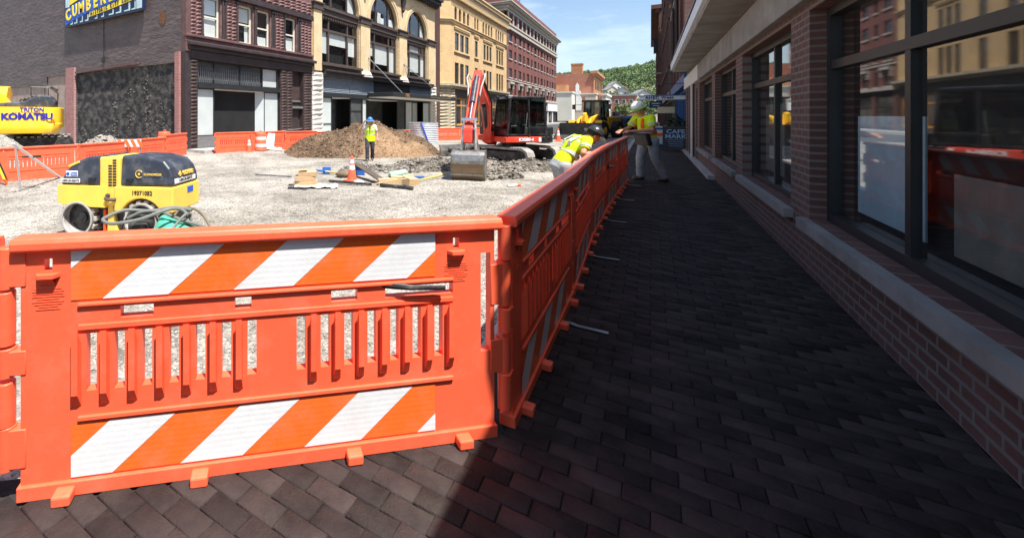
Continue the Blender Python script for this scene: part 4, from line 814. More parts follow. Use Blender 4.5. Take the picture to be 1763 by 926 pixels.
g = MB(); g.box(-30, -12.8, 178, 200, 0, 8.5); g.build('wall', 'far_stucco', wf); g = MB(); g.box(-30, -12.4, 177.8, 200.2, 8.5, 9.2); g.build('cornice', 'white_paint', wf)
for i in range(4):
    for z in (1, 4.6): g = MB(); g.box(-12.82, -12.74, 180 + i * 5, 182.4 + i * 5, z, z + 2.4); g.build('window', 'dark_pane', wf)
eb = thing('end_building', 'two-storey red brick building closing the street below the hill', 'building', (-11, 240, 0))
g = MB(); g.box(-20.5, -5.5, 240, 256, 0, 10.5); g.build('wall', 'far_brick', eb); g = MB(); g.box(-20.9, -5.1, 239.6, 256, 10.5, 11.3); g.build('cornice', 'grey_stone', eb)
for i in range(5):
    for z in (3.6, 7.): x = -19.3 + i * 2.8; g = MB(); g.box(x, x + 1.6, 239.9, 240.02, z, z + 1.9); f_ = g.build('window', 'white_paint', eb); g = MB(); g.box(x + .2, x + 1.4, 239.84, 239.9, z + .2, z + 1.7); g.build('pane', 'dark_pane', f_)
# ---- wooded hill with houses
def hz(x, y): return np.clip((y - 270) / 260, 0, 1) ** .9 * 41 * (1 + .10 * np.sin(x / 55 + 1.2) + .05 * np.sin(x / 19)) * np.clip(1.03 + (x + 60) / 900, .6, 1.4) - .62
struct(grid('hill', np.arange(-320, 240, 8.), np.arange(262, 760, 8.), lambda X, Y: hz(X, np.minimum(Y, 535)), 'earth'))
q = np.random.default_rng(21)
def wood(name, label, n_trees, mat, seed, yr, hr):
    q = np.random.default_rng(seed); Vs = []
    X, Y = q.uniform(-95, 45, n_trees), yr[0] + (yr[1] - yr[0]) * q.uniform(0, 1, n_trees); Z = hz(X, np.minimum(Y, 535)); H_ = q.uniform(*hr, n_trees)
    for x, y, z, h in zip(X, Y, Z, H_):
        n_ = 230; d = q.normal(size=(n_, 3)); d /= np.linalg.norm(d, axis=1)[:, None]; d[:, 2] = np.abs(d[:, 2]) * 1.1 - .35
        P = np.array([x, y, z + h * .42]) + d * q.uniform(.6, 1, (n_, 1)) * np.array([h * .6, h * .6, h * .55]) * (1 + .22 * np.sin(d[:, :1] * 6 + x))
        a = q.normal(size=(n_, 3)); b = q.normal(size=(n_, 3)); s_ = q.uniform(.3, .7, (n_, 1)); a /= np.linalg.norm(a, axis=1)[:, None]; b /= np.linalg.norm(b, axis=1)[:, None]
        Vs.append(np.stack([P - a * s_, P + b * s_, P + a * s_, P - b * s_], 1).reshape(-1, 3))
    V = np.concatenate(Vs); return tag(mesh_np(name, V, np.arange(len(V)).reshape(-1, 4), mat), label, 'woods', kind='stuff')
wood('woods', 'dense green woods covering the hilltop', 950, 'leaf', 5, (385, 548), (5, 9)); wood('woods', 'lighter green trees on the lower slope among the houses', 520, 'leaf_light', 6, (278, 430), (3.5, 6.5))
M('roof_grey', (.22, .22, .23), .85, var=.2, scale=.6); M('house_white', (.66, .65, .62), .8, var=.06, scale=.5)
def house(u, v, t, wd, h, wall, roof, label, rot=.3):
    p = at(u, v, t); T = Matrix.Translation(p) @ Matrix.Rotation(rot, 4, 'Z'); o = thing('hillside_house', label, 'house', p, group='houses on the hillside'); d = wd * .8
    g = MB(T); g.box(-wd / 2, wd / 2, -d / 2, d / 2, -6, h); g.prism([(-wd / 2, -d / 2, h), (wd / 2, -d / 2, h), (0, -d / 2, h + wd * .33)], (0, d, 0)); g.build('wall', wall, o)
    g = MB(T); e = wd * .06
    for s_ in (-1, 1): g.prism([(s_ * (wd / 2 + e), -d / 2 - e, h - .25), (0, -d / 2 - e, h + wd * .345), (0, -d / 2 - e, h + wd * .345 + .3), (s_ * (wd / 2 + e), -d / 2 - e, h + .05)], (0, d + 2 * e, 0))
    r_ = g.build('roof', roof, o); g = MB(T); g.box(wd * .18, wd * .28, 0, wd * .1, h, h + wd * .42); g.build('chimney', 'far_brick', r_)
    for i in (-.28, .12):
        for z in (.8, h * .55): g = MB(T); g.box(wd * i, wd * (i + .16), -d / 2 - .05, -d / 2, z, z + h * .26); g.build('window', 'dark_pane', o)
house(1057, 160, 300, 7.5, 4.5, 'house_white', 'roof_grey', 'grey roofed house highest on the left of the hillside', .5)
house(1089, 157, 330, 8, 4, 'house_white', 'roof_grey', 'small white house high up among the trees right of the centre', -.2)
house(1071, 170, 285, 10, 3.5, 'house_white', 'roof_grey', 'wide pale hipped house in the middle of the slope', .1)
house(1050, 166, 290, 6.5, 4, 'far_tan', 'roof_grey', 'tan house just right of the orange cornice', .6)
house(1103, 181, 262, 12, 4.5, 'house_white', 'roof_grey', 'large white gabled house at the foot of the hill beside the canopy sign', .35)
house(1089, 181, 268, 8, 3.5, 'far_tan', 'roof_grey', 'low tan house between the brick building and the large white gable', 0)
def tree(name, label, p, h, r, mat, seed, n_=1600, leaf=.3):
    o = thing(name, label, 'tree', p, group='street trees'); g = MB(); p = Vector(p); g.tube([p, p + Vector((.1, 0, h * .35)), p + Vector((0, .1, h * .7))], .2, 7, rads=[r * .07, r * .05, r * .02])
    for k in range(5): a = k * 1.26; g.tube([p + Vector((.05, 0, h * (.3 + .05 * k))), p + Vector((math.cos(a) * r * .6, math.sin(a) * r * .6, h * (.55 + .06 * k)))], .1, 5, rads=[r * .035, r * .01])
    g.build('trunk', 'bark', o); leaf_cloud('crown', mat, (0, 0, h * .64), (r, r, h * .38), n_, leaf, o, seed); return o
tree('street_tree', 'round light green tree in front of the brick building at the street end', at(1077, 204, 150), 4.6, 3.6, 'leaf_light', 3)
tree('street_tree', 'small bushy tree left of the low tan house', at(1114, 200, 190), 6, 3.5, 'leaf', 9)
# ---------------------------------------------------------------- orange plastic barricades
BL_, BH = 2.1, 1.07
def barricade(near):
    o = thing('barricade', 'x', 'barricade'); Pn = lambda a, b, d: (a, -.024 + d, b)
    hs = [(.115, .145, .93, .98), (1.86, 1.89, .93, .98), (2.0, 2.05, .42, .9)]
    for i in range(15):
        if i != 7: hs.append((.27 + i * .107, .31 + i * .107, .42, .66))
    if near: hs += [(.40, .53, .715, .765), (.86, .93, .715, .765), (1.28, 1.40, .715, .765), (1.53, 1.86, .715, .765)]
    g = MB(); holes(g, 0.03, BL_ - .03, .03, 1.012, hs, Pn, .048, back=True); g.build('panel', 'orange_plastic', o)
    g = MB(); g.prism([(.0, -.046, 1.012), (.0, -.054, 1.022), (.0, -.054, 1.05), (.0, -.044, 1.07), (.0, .044, 1.07), (.0, .054, 1.05), (.0, .054, 1.022), (.0, .046, 1.012)], (BL_, 0, 0)); g.build('top_rail', 'orange_plastic', o, bevel=.006)
    g = MB(); g.box(.02, BL_ - .02, -.04, .04, .0, .06); g.box(.24, 1.86, -.036, .036, .775, .79); g.box(.24, 1.86, -.036, .036, .30, .32); g.box(.24, 1.86, -.032, .032, .675, .70); g.build('ribs', 'orange_plastic', o, bevel=.004)
    for x0, zz in ((-.03, ((.12, .3), (.5, .62), (.86, 1.03))), (BL_ + .03, ((.3, .48), (.63, .85)))):
        for z0, z1 in zz:
            g = MB(); g.cyl((x0, 0, z0), (x0, 0, z1), .034, n=12); g.box(min(x0, BL_ / 2 if x0 > 1 else .04), max(x0, .04 if x0 < 1 else BL_ - .04), -.03, .03, z0 + .01, z1 - .01) if False else g.box(*((x0, .05) if x0 < 1 else (BL_ - .05, x0)), -.028, .028, z0 + .01, z1 - .01)
            g.build('hinge_knuckle', 'orange_plastic', o, smooth=True, bevel=.004)
    sheet = lambda nm, y, z0, z1: None
    def mk(nm, y, z0, z1, flip):
        g = MB(); x0, x1, hh, per = .215, 1.77, z1 - z0, .53; lean = hh * 1.12
        cut = lambda off: [(min(max(off, x0), x1)) for _ in (0,)]
        g.add([(x0, y, z0), (x1, y, z0), (x1, y, z1), (x0, y, z1)], [(0, 1, 2, 3)], 1)
        for k in range(-1, 4):
            b0 = x0 + .118 + .522 * k if not flip else x0 - .1 + .522 * k
            poly = [(b0, z0), (b0 + .256, z0), (b0 + .256 + lean, z1), (b0 + lean, z1)]
            for lim, sgn in ((x0, 1), (x1, -1)):       # clip the stripe to the sheet
                out = []
                for i in range(len(poly)):
                    p, q_ = poly[i], poly[(i + 1) % len(poly)]; pi, qi = (p[0] - lim) * sgn >= 0, (q_[0] - lim) * sgn >= 0
                    if pi: out.append(p)
                    if pi != qi: f = (lim - p[0]) / (q_[0] - p[0]); out.append((lim, p[1] + (q_[1] - p[1]) * f))
                poly = out
                if len(poly) < 3: break
            if len(poly) >= 3: g.add([(x, y + (-.0012 if y < 0 else .0012), z) for x, z in poly], [tuple(range(len(poly)))], 0)
        g.build(nm, ['sheet_white', 'sheet_orange'], o, fix=False)
    if near:
        mk('reflective_sheet', -.0275, .803, 1.008, False); mk('reflective_sheet', -.0275, .07, .29, True)
        for x in (.13, 1.875):
            for s_ in (-1, 1):
                g = MB(); g.prism([(x - .048, s_ * .02, .905), (x + .048, s_ * .02, .905), (x + .03, s_ * .055, .905), (x - .03, s_ * .055, .905)], (0, 0, .016)); g.prism([(x - .03, s_ * .02, .86), (x + .03, s_ * .02, .86), (x + .02, s_ * .045, .905), (x - .02, s_ * .045, .905)], (0, 0, .001)); g.build('hook_ledge', 'orange_plastic', o, bevel=.004)
            g = MB()
            for i in range(9): wd_ = (.05, .058, .055, .06, .04, .058, .05, .036, .045)[i]; g.box(x - wd_, x + wd_, -.0262, -.023, .855 - i * .0105, .858 - i * .0105)
            g.build('embossed_lines', 'orange_plastic', o)
        for i in range(16):
            x = .2365 + i * .107
            if i in (7, 8): continue
            g = MB(); g.prism([(x - .016, -.024, .36), (x + .016, -.024, .36), (x + .012, -.055, .42), (x - .012, -.055, .42)], (0, 0, .26)); g.build('rib', 'orange_plastic', o)
        for x in (.2, .72, 1.38, 1.9):
            g = MB(); g.box(x - .035, x + .035, -.095, .04, .0, .045); g.build('foot', 'orange_plastic', o, bevel=.008)
    return o
def orient(o, p, q, z):                                # stand a barricade from p to q; its front is on the right-hand side of p->q
    d = Vector((q[0] - p[0], q[1] - p[1], 0)); o.location = (p[0], p[1], z); o.rotation_euler = (0, 0, math.atan2(d.y, d.x)); o.scale = (d.length / BL_ * .99, 1, 1)
NB = barricade(True); FB = barricade(False)
A_ = (-2.17, .76); B_ = (-.615, 2.275)
orient(NB, A_, B_, 0); tag(NB, 'orange barricade with wide striped board running across the foreground', 'barricade', 'orange plastic barricades')
gp = 'orange plastic barricades'
o = copy_tree(NB); orient(o, (-3.7, -.72), (-2.2, .73), 0); tag(o, 'orange barricade cut off at the left edge of the picture, hinged to the foreground one', 'barricade', gp)
RUN = [(-.60, 2.30), (-.585, 4.33), (-.64, 6.38), (-.62, 8.45), (-.56, 10.55), (-.48, 12.65)]
NM = ['nearest of the shaded run along the sidewalk', 'second of the shaded run along the sidewalk', 'third of the shaded run, in front of the bending worker', 'fourth of the shaded run, beyond the bending worker', 'last of the shaded run, where the standing worker rests his hand']
for i in range(5):
    o = copy_tree(NB); orient(o, RUN[i], RUN[i + 1], -.0); tag(o, 'orange striped barricade, ' + NM[i], 'barricade', gp)
    d = Vector((RUN[i + 1][0] - RUN[i][0], RUN[i + 1][1] - RUN[i][1], 0)).normalized(); sd = Vector((d.y, -d.x, 0))
    g = MB(); c = Vector((RUN[i][0], RUN[i][1], .006)) + d * (1.3 if i else 1.4)
    for a, b, za, zb in ((-.05, .10, .012, .012), (.10, .14, .012, .004), (.14, .34, .004, .004)): g.prism([c + sd * a - d * .018 + Vector((0, 0, za)), c + sd * b - d * .018 + Vector((0, 0, zb)), c + sd * b + d * .018 + Vector((0, 0, zb)), c + sd * a + d * .018 + Vector((0, 0, za))], (0, 0, .005))
    st = g.build('foot_strap', 'grey_metal'); tag(st, 'flat grey metal strap under the barricade, %s from the camera' % ('first', 'second', 'third', 'fourth', 'fifth')[i], 'strap', 'metal straps on the sidewalk')
def far_row(pts, labels, z):
    for i in range(len(pts) - 1):
        o = copy_tree(FB); orient(o, pts[i], pts[i + 1], z if z is not None else min(gz(*pts[i]), gz(*pts[i + 1])) + .01); o.scale.z = .88; tag(o, labels[i], 'barricade', gp)
far_row([(-15.45, 2.9), (-14.72, 4.75), (-14.6, 6.75), (-15.1, 8.75), (-15.9, 10.6), (-16.9, 12.3)],
        ['orange slotted barricade at the far left, below the yellow excavator tracks', 'orange slotted barricade behind the yellow pole legs on the left', 'orange slotted barricade behind the white pole, left of the roller', 'orange barricade seen just above the roller hood, near the striped panel', 'orange barricade at the corner of the dark brick building'], None)
far_row([(-16.45, 13.5), (-16.0, 15.3), (-15.5, 17.2), (-14.95, 19.1), (-14.5, 21.0)], ['orange barricade in front of the recessed shop door', 'orange barricade behind the striped drum', 'orange barricade sloping behind the left side of the soil pile', 'orange barricade half buried behind the soil pile'], None)
far_row([(-13.9, 25.2), (-13.4, 27.2)], ['orange barricade between the soil pile and the corrugated pipe'], None)
far_row([(-13.6, 32.0), (-12.1, 33.4), (-10.7, 34.9)], ['orange barricade right of the corrugated pipe', 'orange barricade behind the red excavator arm'], None)
# orange barricade prototypes not used any further
for c in kids(FB): [bpy.data.objects.remove(k) for k in kids(c)]; bpy.data.objects.remove(c)
bpy.data.objects.remove(FB)
# white and orange striped panel on the left row
p = at(222, 246, 15.4); sbp = thing('striped_panel', 'white and orange slanted-stripe board behind the roller', 'sign', (p.x, p.y, gz(p.x, p.y)), 0)
T = frame(p, (math.cos(YAW), math.sin(YAW), 0)); g = MB(T); g.box(-.42, .42, -.01, .01, -.14, .12); g.build('board', 'sheet_white', sbp)
g = MB(T)
for k in range(4): g.prism([(-.4 + k * .22, -.012, .11), (-.28 + k * .22, -.012, .11), (-.16 + k * .22, -.012, -.13), (-.28 + k * .22, -.012, -.13)], (0, -.002, 0))
g.build('stripes', 'sheet_orange', sbp); g = MB(T); g.box(-.4, -.36, .01, .04, -.85, .1); g.box(.36, .4, .01, .04, -.85, .1); g.build('leg', 'grey_metal', sbp)

# ---------------------------------------------------------------- small site things
def cone(loc, h, label, bands=2):
    o = thing('traffic_cone', label, 'cone', loc, group='traffic cones'); s = h / .71; x, y, z = loc
    g = MB(); g.box(x - .18 * s, x + .18 * s, y - .18 * s, y + .18 * s, z, z + .03 * s); g.build('base', 'orange_plastic', o, bevel=.01)
    R_ = lambda q: (.135 - .105 * q) * s
    g = MB(); g.lathe([(R_(0), 0), (R_(.99), .66 * s), (R_(1) * .8, .68 * s)], (x, y, z + .03 * s), 24); g.build('body', 'orange_plastic', o, smooth=True)
    for a, b in ((.43, .62), (.69, .86))[:bands]: g = MB(); g.lathe([(R_(a) + .004, a * .66 * s), (R_(b) + .004, b * .66 * s)], (x, y, z + .03 * s), 24); g.build('reflective_band', 'sheet_white', o, smooth=True)
def gp_(u, v, dz=0):                                   # a point of the gravel seen at a pixel
    p = gnd(u, v, -.25)
    for _ in range(4): p = gnd(u, v, gz(p.x, p.y))
    return Vector((p.x, p.y, p.z + dz))
cone(gp_(606, 311), .72, 'orange traffic cone with two white bands among the scattered tools')
cone(gp_(429, 261), .66, 'small orange cone left of the striped drum')
cone((at(961, 238, 32).x, at(961, 238, 32).y, gz(at(961, 238, 32).x, at(961, 238, 32).y)), .9, 'orange cone behind the red excavator cab')
def drum(loc, label, h=.95, r=.3):
    o = thing('traffic_drum', label, 'drum', loc, group='traffic drums'); x, y, z = loc
    g = MB(); g.lathe([(r * 1.15, 0), (r * 1.18, .05), (r * 1.0, .07)], (x, y, z), 24); g.build('base', 'rubber', o, smooth=True)
    g = MB(); prof = []; zz = .06
    for k in range(5): rr = r * (1 - .045 * k); prof += [(rr, zz), (rr, zz + h * .165), (rr * .96, zz + h * .18)]; zz += h * .18
    prof += [(r * .7, zz + .02), (r * .1, zz + .03)]; g.lathe(prof, (x, y, z), 28); g.build('body', 'orange_plastic', o, smooth=True)
    for k in (1, 3): zz = .06 + k * h * .18; rr = r * (1 - .045 * k) + .005; g = MB(); g.lathe([(rr, zz + .01), (rr, zz + h * .155)], (x, y, z), 28); g.build('reflective_band', 'sheet_white', o, smooth=True)
    g = MB(); g.tube([(x - .09, y, z + h * .96), (x - .05, y, z + h * 1.06), (x + .05, y, z + h * 1.06), (x + .09, y, z + h * .96)], .018, 6); g.build('handle', 'orange_plastic', o)
drum(gp_(449, 261), 'orange and white striped traffic drum in front of the shop barricades')
q_ = at(283, 262, 19.5); drum((q_.x, q_.y, gz(q_.x, q_.y) + .05), 'orange and white drum behind the left barricades by the black brick patch')
# sign board, bag and pole lying beside the drum
p = gp_(465, 259); g = MB(frame(p + Vector((0, 0, .45)), (cy, sy, 0))); g.obox((0, 0, 0), (.42, .03, .8), (rad(-12), rad(4), 0)); tag(g.build('blue_board', 'pale_blue'), 'small pale blue board leaning by the striped drum', 'board')
p = gp_(470, 261); g = MB(); g.ball(p + Vector((0, 0, .11)), .2, 8, 0, (1.6, .7, .6)); g.ball(p + Vector((.3, .12, .1)), .16, 8, 0, (1.2, .8, .7)); tag(g.build('white_sack', 'tshirt', remesh=.03), 'white sack lying at the foot of the soil pile', 'sack')
g = MB(); a, b = gp_(440, 258, .75), gp_(520, 250, .95); g.tube([a, b], .025, 6); tag(g.build('long_pole', 'grey_metal'), 'thin grey pole leaning between drum and soil pile', 'pole')

# soil piles
def heap(name, label, c, rx, ry, h, mat, seed, rot=0., n_=90, kind=None, cat='soil pile', pk=((0, 0, 1),), rough=.12, stone=0, smat='stones', ssz=.05):
    xs = np.linspace(-1.15, 1.15, n_); X, Y = np.meshgrid(xs, xs, indexing='ij'); Z = np.zeros_like(X)
    for (ax, ay, hh) in pk: Z = np.maximum(Z, hh * np.clip(1 - np.hypot(X - ax, Y - ay) ** 1.15 * 1.05, 0, 1))
    edge = np.clip(1.1 - np.hypot(X, Y), 0, .3) / .3; Zr = (Z + rough * vnoise(X * rx, Y * ry, seed, 5, 1.3) + rough * .5 * vnoise(X * rx, Y * ry, seed + 9, 3, 6)) * edge
    c_, s_ = math.cos(rot), math.sin(rot); WX = X * rx * c_ - Y * ry * s_; WY = X * rx * s_ + Y * ry * c_; WZ = Zr * h - .12 * (1 - edge)
    V = np.stack([WX, WY, WZ], -1).reshape(-1, 3); i, j = np.meshgrid(np.arange(n_ - 1), np.arange(n_ - 1), indexing='ij'); a = (i * n_ + j).ravel(); Fc = np.stack([a, a + n_, a + n_ + 1, a + 1], -1)
    o = thing(name, label, cat, c); mesh_np('soil', V, Fc, mat, o, True)
    if stone:
        q = np.random.default_rng(seed); k = q.choice(len(V), stone); k = k[V[k, 2] > .03]; P_ = V[k] + q.normal(0, .02, (len(k), 3)); tag(stones('clods', P_, ssz * (.4 + q.uniform(0, 1, len(k)) ** 2), smat, seed, o), kind='stuff')
    return o
gravel_mat('clod', (.08, .05, .032), (.16, .105, .068), (.29, .215, .15), 7., .4)
gravel_mat('asphalt_clod', (.06, .055, .05), (.16, .145, .125), (.36, .33, .29), 7., .4)
p = at(612, 262, 21.6); heap('soil_pile', 'big brown and tan soil pile behind the walking worker', (p.x - .05, p.y + .6, -.3), 3.9, 2.6, 1.75, 'brown_soil', 3, YAW, 120, pk=((-.05, .05, .82), (.18, 0, .86), (-.3, .0, .66), (.45, 0, .6)), stone=5200, smat='clod', ssz=.055)
p = at(648, 262, 21.1); heap('soil_pile', 'tan sandy half of the big soil pile, nearer the pipe', (p.x + .1, p.y + .5, -.3), 2.4, 2.1, 1.45, 'tan_soil', 8, YAW, 100, pk=((-.1, 0, .95), (.3, 0, .62)), stone=900, smat='clod', ssz=.035)
for nm, u, v, t, rx, ry, h, sd in (('dark broken asphalt heap left of the red excavator bucket', 690, 293, 15.0, 2.3, .8, .42, 4), ('dark spoil ridge under the red excavator track', 880, 292, 14.9, 2.0, .9, .5, 6), ('low dark heap right of the bucket by the kneeling boards', 842, 306, 13.0, 1.1, .6, .26, 11), ('dark spoil beside the bending worker', 940, 278, 15.8, 1.0, .9, .4, 13), ('grey spoil heap in front of the dozer blade', 740, 281, 17.0, 1.3, .8, .34, 15)):
    p = at(u, v, t); heap('spoil_heap', nm.replace('by the kneeling boards', 'in front of the track'), (p.x, p.y, gz(p.x, p.y) - .02), rx, ry, h * .72, 'dark_soil', sd, YAW, 56, pk=((-.35, 0, .8), (.3, .1, 1), (.0, -.1, .7)), rough=.3, stone=900, smat='asphalt_clod', ssz=.07)
p = at(178, 262, 22.3); heap('rubble_heap', 'pale rubble heap at the foot of the black brick patch', (p.x, p.y, -.25), 1.9, 1.1, .75, 'gravel', 5, YAW, 50, rough=.3, stone=500, ssz=.1)

# corrugated pipe section standing on end
p = gp_(729, 247); p.z -= .02; o = thing('corrugated_pipe', 'upright galvanized corrugated pipe section with a blue strap', 'pipe', p)
M('galvanized', (.60, .62, .64), .35, metal=.25, var=.15, scale=3)
g = MB(); prof = []; ph = 1.45
for i in range(61): z = ph * i / 60; prof.append((.98 + .035 * math.cos(i * math.pi / 2.5), z))
g.lathe(prof + [(.93, ph), (.92, .05)], p, 40); g.f = g.f[:-2]; g.m = g.m[:-2]; g.build('shell', 'galvanized', o, smooth=True, ang=80, fix=False)
g = MB(); a0 = math.atan2(-p.y, -p.x)
pts = [p + Vector((math.cos(a0 + .35 - .5 * k / 10) * 1.03, math.sin(a0 + .35 - .5 * k / 10) * 1.03, .05 + 1.4 * k / 10)) for k in range(11)]
g.tube(pts[::1], .045, 6, ov=1); g.build('strap', 'blue_strap', o)

# tools and boards around the cone
def box_at(name, mat, label, cat, u, v, size, rz=0., tilt=(0, 0), dz=0., bevel=.006, group=None):
    p = gp_(u, v); g = MB(frame(p, (cy * math.cos(rz) - sy * math.sin(rz), sy * math.cos(rz) + cy * math.sin(rz), 0))); g.obox((0, 0, size[2] / 2 + dz), size, (tilt[0], tilt[1], 0)); return tag(g.build(name, mat, bevel=bevel), label, cat, group)
# cardboard boxes stacked on a plastic sheet
M('cardboard', (.50, .335, .19), .85, var=.12, scale=5); M('film', (.68, .67, .66), .25, var=.08, scale=9, bump=.6, bscale=12, spec=.7)
box_at('carton', 'cardboard', 'open cardboard carton at the bottom of the stack left of the cone', 'box', 527, 320, (.55, .4, .14), -.15)
box_at('carton', 'cardboard', 'middle cardboard carton of the stack left of the cone', 'box', 526, 320, (.52, .36, .12), .1, dz=.145)
o = box_at('carton', 'cardboard', 'top cardboard carton with raised flap, left of the cone', 'box', 530, 320, (.46, .34, .11), -.05, dz=.27)
p = gp_(530, 320); g = MB(frame(p, (cy, sy, 0))); g.obox((-.22, 0, .41), (.42, .34, .008), (0, rad(-6), 0)); g.build('flap', 'cardboard', o)
p = gp_(545, 323); g = MB(); q = np.random.default_rng(2)
xs = np.linspace(-.55, .55, 18); T = frame(p, (cy, sy, 0)); pts = [[T @ Vector((x, y * .5, .015 + .04 * abs(math.sin(x * 9 + y * 7)) + float(q.uniform(0, .02)))) for y in xs] for x in xs]
g.add([k for r in pts for k in r], [(i * 18 + j, i * 18 + 18 + j, i * 18 + 19 + j, i * 18 + 1 + j) for i in range(17) for j in range(17)]); tag(g.build('plastic_film', 'film', smooth=True, fix=False), 'crumpled clear plastic film under the carton stack', 'film')
box_at('rubber_mat', 'rubber', 'dark scrap of board in front of the cartons', 'board', 513, 325, (.5, .16, .04), -.3)
def rod(name, mat, label, cat, a, b, r, za=.03, zb=.03, n=7):
    g = MB(); g.tube([gp_(*a, za), gp_(*b, zb)], r, n); return tag(g.build(name, mat), label, cat)
rod('bar', 'worn_steel', 'thin steel bar lying left of the cartons', 'bar', (440, 302), (502, 306), .022)
o = rod('level_staff', 'muted_yellow', 'blue and yellow pole lying between cartons and cone', 'pole', (544, 300), (584, 301), .03, .12, .06); g = MB(); g.tube([gp_(544, 300, .125), gp_(560, 300.5, .1)], .032, 7); g.build('sleeve', 'blue_plastic', o)
rod('rail', 'black_metal', 'long black steel rail in front of the cone', 'rail', (567, 314), (640, 321), .035, .04, .05)
rod('rail', 'black_metal', 'black steel rail under the wooden blocks', 'rail', (655, 322), (711, 328), .045, .05, .05)
g = MB(); a, b = gp_(613, 303, .38), gp_(660, 318, .1); g.beam(a, b, .22, .03); tag(g.build('plank', 'wood'), 'dark weathered plank sloping down behind the cone', 'plank'); bpy.data.objects['plank'].data.materials[0] = MATS['bark']
g = MB(); a, b = gp_(640, 321, .05), gp_(700, 321, .2); g.tube([a, b], .016, 6); tag(g.build('stick', 'wood'), 'thin pale stick across the planks', 'stick')
for lab, u, v, sz, rz, tl in (('left wooden block of the pile in front of the bucket', 667, 318, (.5, .2, .16), .12, (0, 0)), ('long pale wooden block in the middle of the pile', 686, 316, (.42, .26, .2), -.05, (0, .05)), ('slanted pale wooden block at the right of the pile', 707, 319, (.34, .3, .2), .6, (.15, .1)), ('small brown wooden block behind the slanted one', 703, 311, (.3, .2, .16), .1, (0, 0))):
    box_at('wood_block', 'wood', lab, 'block', u, v, sz, rz, tl)
p = gp_(561, 300); o = thing('tool_case', 'open blue tool case on the gravel above the cartons', 'case', p); T = frame(p, (cy, sy, 0)); g = MB(T); g.box(-.1, .12, -.07, .07, 0, .06); g.build('tray', 'blue_plastic', o, bevel=.01); g = MB(T); g.obox((.02, .09, .14), (.27, .02, .16), (rad(-12), 0, 0)); g.build('lid', 'blue_plastic', o, bevel=.01)
p = gp_(618, 301); o = thing('tool_bag', 'blue and black tool bag right behind the cone', 'bag', p); T = frame(p, (cy, sy, 0)); g = MB(T); g.prism([(-.18, -.12, 0), (.18, -.12, 0), (.16, -.1, .24), (-.16, -.1, .24)], (0, .2, 0)); g.build('body', 'blue_plastic', o, bevel=.02); g = MB(T); g.box(-.19, .19, -.14, .1, .22, .27); g.build('rim', 'black_paint', o, bevel=.01); g = MB(T); g.tube([(-.12, 0, .26), (-.08, 0, .4), (.08, 0, .4), (.12, 0, .26)], .012, 6); g.build('handle', 'black_paint', o)
p = gp_(590, 306); g = MB(); g.ball(p + Vector((0, 0, .1)), .2, 8, 0, (1.3, .8, .55)); g.ball(p + Vector((.15, .1, .14)), .12, 8); tag(g.build('work_gloves', 'boots', remesh=.03), 'brown leather gloves heaped left of the cone', 'gloves')
M('bag_print', S(190, 225, 205), .5, rgb2=S(110, 190, 150), scale=7)
p = gp_(685, 304); g = MB(frame(p, (cy, sy, 0))); g.obox((0, 0, .1), (.55, .3, .14), (0, rad(-8), .2)); tag(g.build('cement_bag', 'bag_print', bevel=.06, seg=3), 'pale green and white bag lying on the dark heap', 'bag')
p = gp_(618, 317); g = MB(); g.ball(p + Vector((0, 0, .05)), .12, 8, 0, (1.5, .8, .5)); tag(g.build('white_rag', 'tshirt', remesh=.02), 'white rag beside the black rail under the cone', 'rag')
rod('bucket_lever', 'muted_yellow', 'yellow handled rake lying towards the bucket', 'rake', (712, 316), (768, 306), .025, .06, .1)
box_at('blue_clamp', 'blue_plastic', 'blue tool lying near the rake handle', 'tool', 721, 310, (.3, .1, .1), .2)
rod('red_tipped_tube', 'white_paint', 'white tube with red end on the gravel right of the bucket', 'tube', (874, 322), (890, 321), .03); g = MB(); g.tube([gp_(890, 321, .03), gp_(896, 321, .03)], .032, 7); g.build('red_end', 'hi_orange', bpy.data.objects['red_tipped_tube'])
# tripod legs and white staff at the left edge
o = thing('survey_tripod', 'yellow wooden tripod leg with red foot at the left edge of the picture', 'tripod', gp_(10, 318)); a = gp_(13, 318); hd = a + Vector((-.5, -.35, 1.35))
for k, dd in enumerate(((0, 0), (-1.0, .1), (-.75, -.85))):
    f_ = a + Vector((dd[0], dd[1], 0)); f_.z = gz(f_.x, f_.y); g = MB(); g.beam(f_ + (hd - f_) * .12, hd, .045, .05); l_ = g.build('leg', 'sign_yellow', o); g = MB(); g.beam(f_ + (hd - f_) * .1 + Vector((.03, .03, 0)), f_ + (hd - f_) * .5 + Vector((.03, .03, 0)), .03, .04); g.build('slide', 'black_paint', l_); g = MB(); g.cyl(f_, f_ + (hd - f_) * .12, .015, .05, n=8); g.build('foot', 'hi_orange', l_)
g = MB(); g.lathe([(.12, 0), (.13, .05), (.09, .09)], hd, 14); g.build('head', 'black_metal', o)
g = MB(); a, b = at(22, 247, 10.6), gp_(102, 306, .02); g.beam(a, b, .07, .03); o = tag(g.build('white_staff', 'white_paint'), 'long white staff leaning down to the left side of the roller', 'staff')
g = MB(); m_ = a.lerp(b, .36); g.beam(m_ + Vector((-.25, -.12, 0)), m_ + Vector((.2, .12, .02)), .04, .05); g.build('bracket', 'black_metal', o)
a2 = a.lerp(b, .04); g = MB(); f_ = Vector((a2.x - .5, a2.y + .3, gz(a2.x - .5, a2.y + .3))); g.beam(f_, a2, .04, .02); g.build('prop', 'white_paint', o)
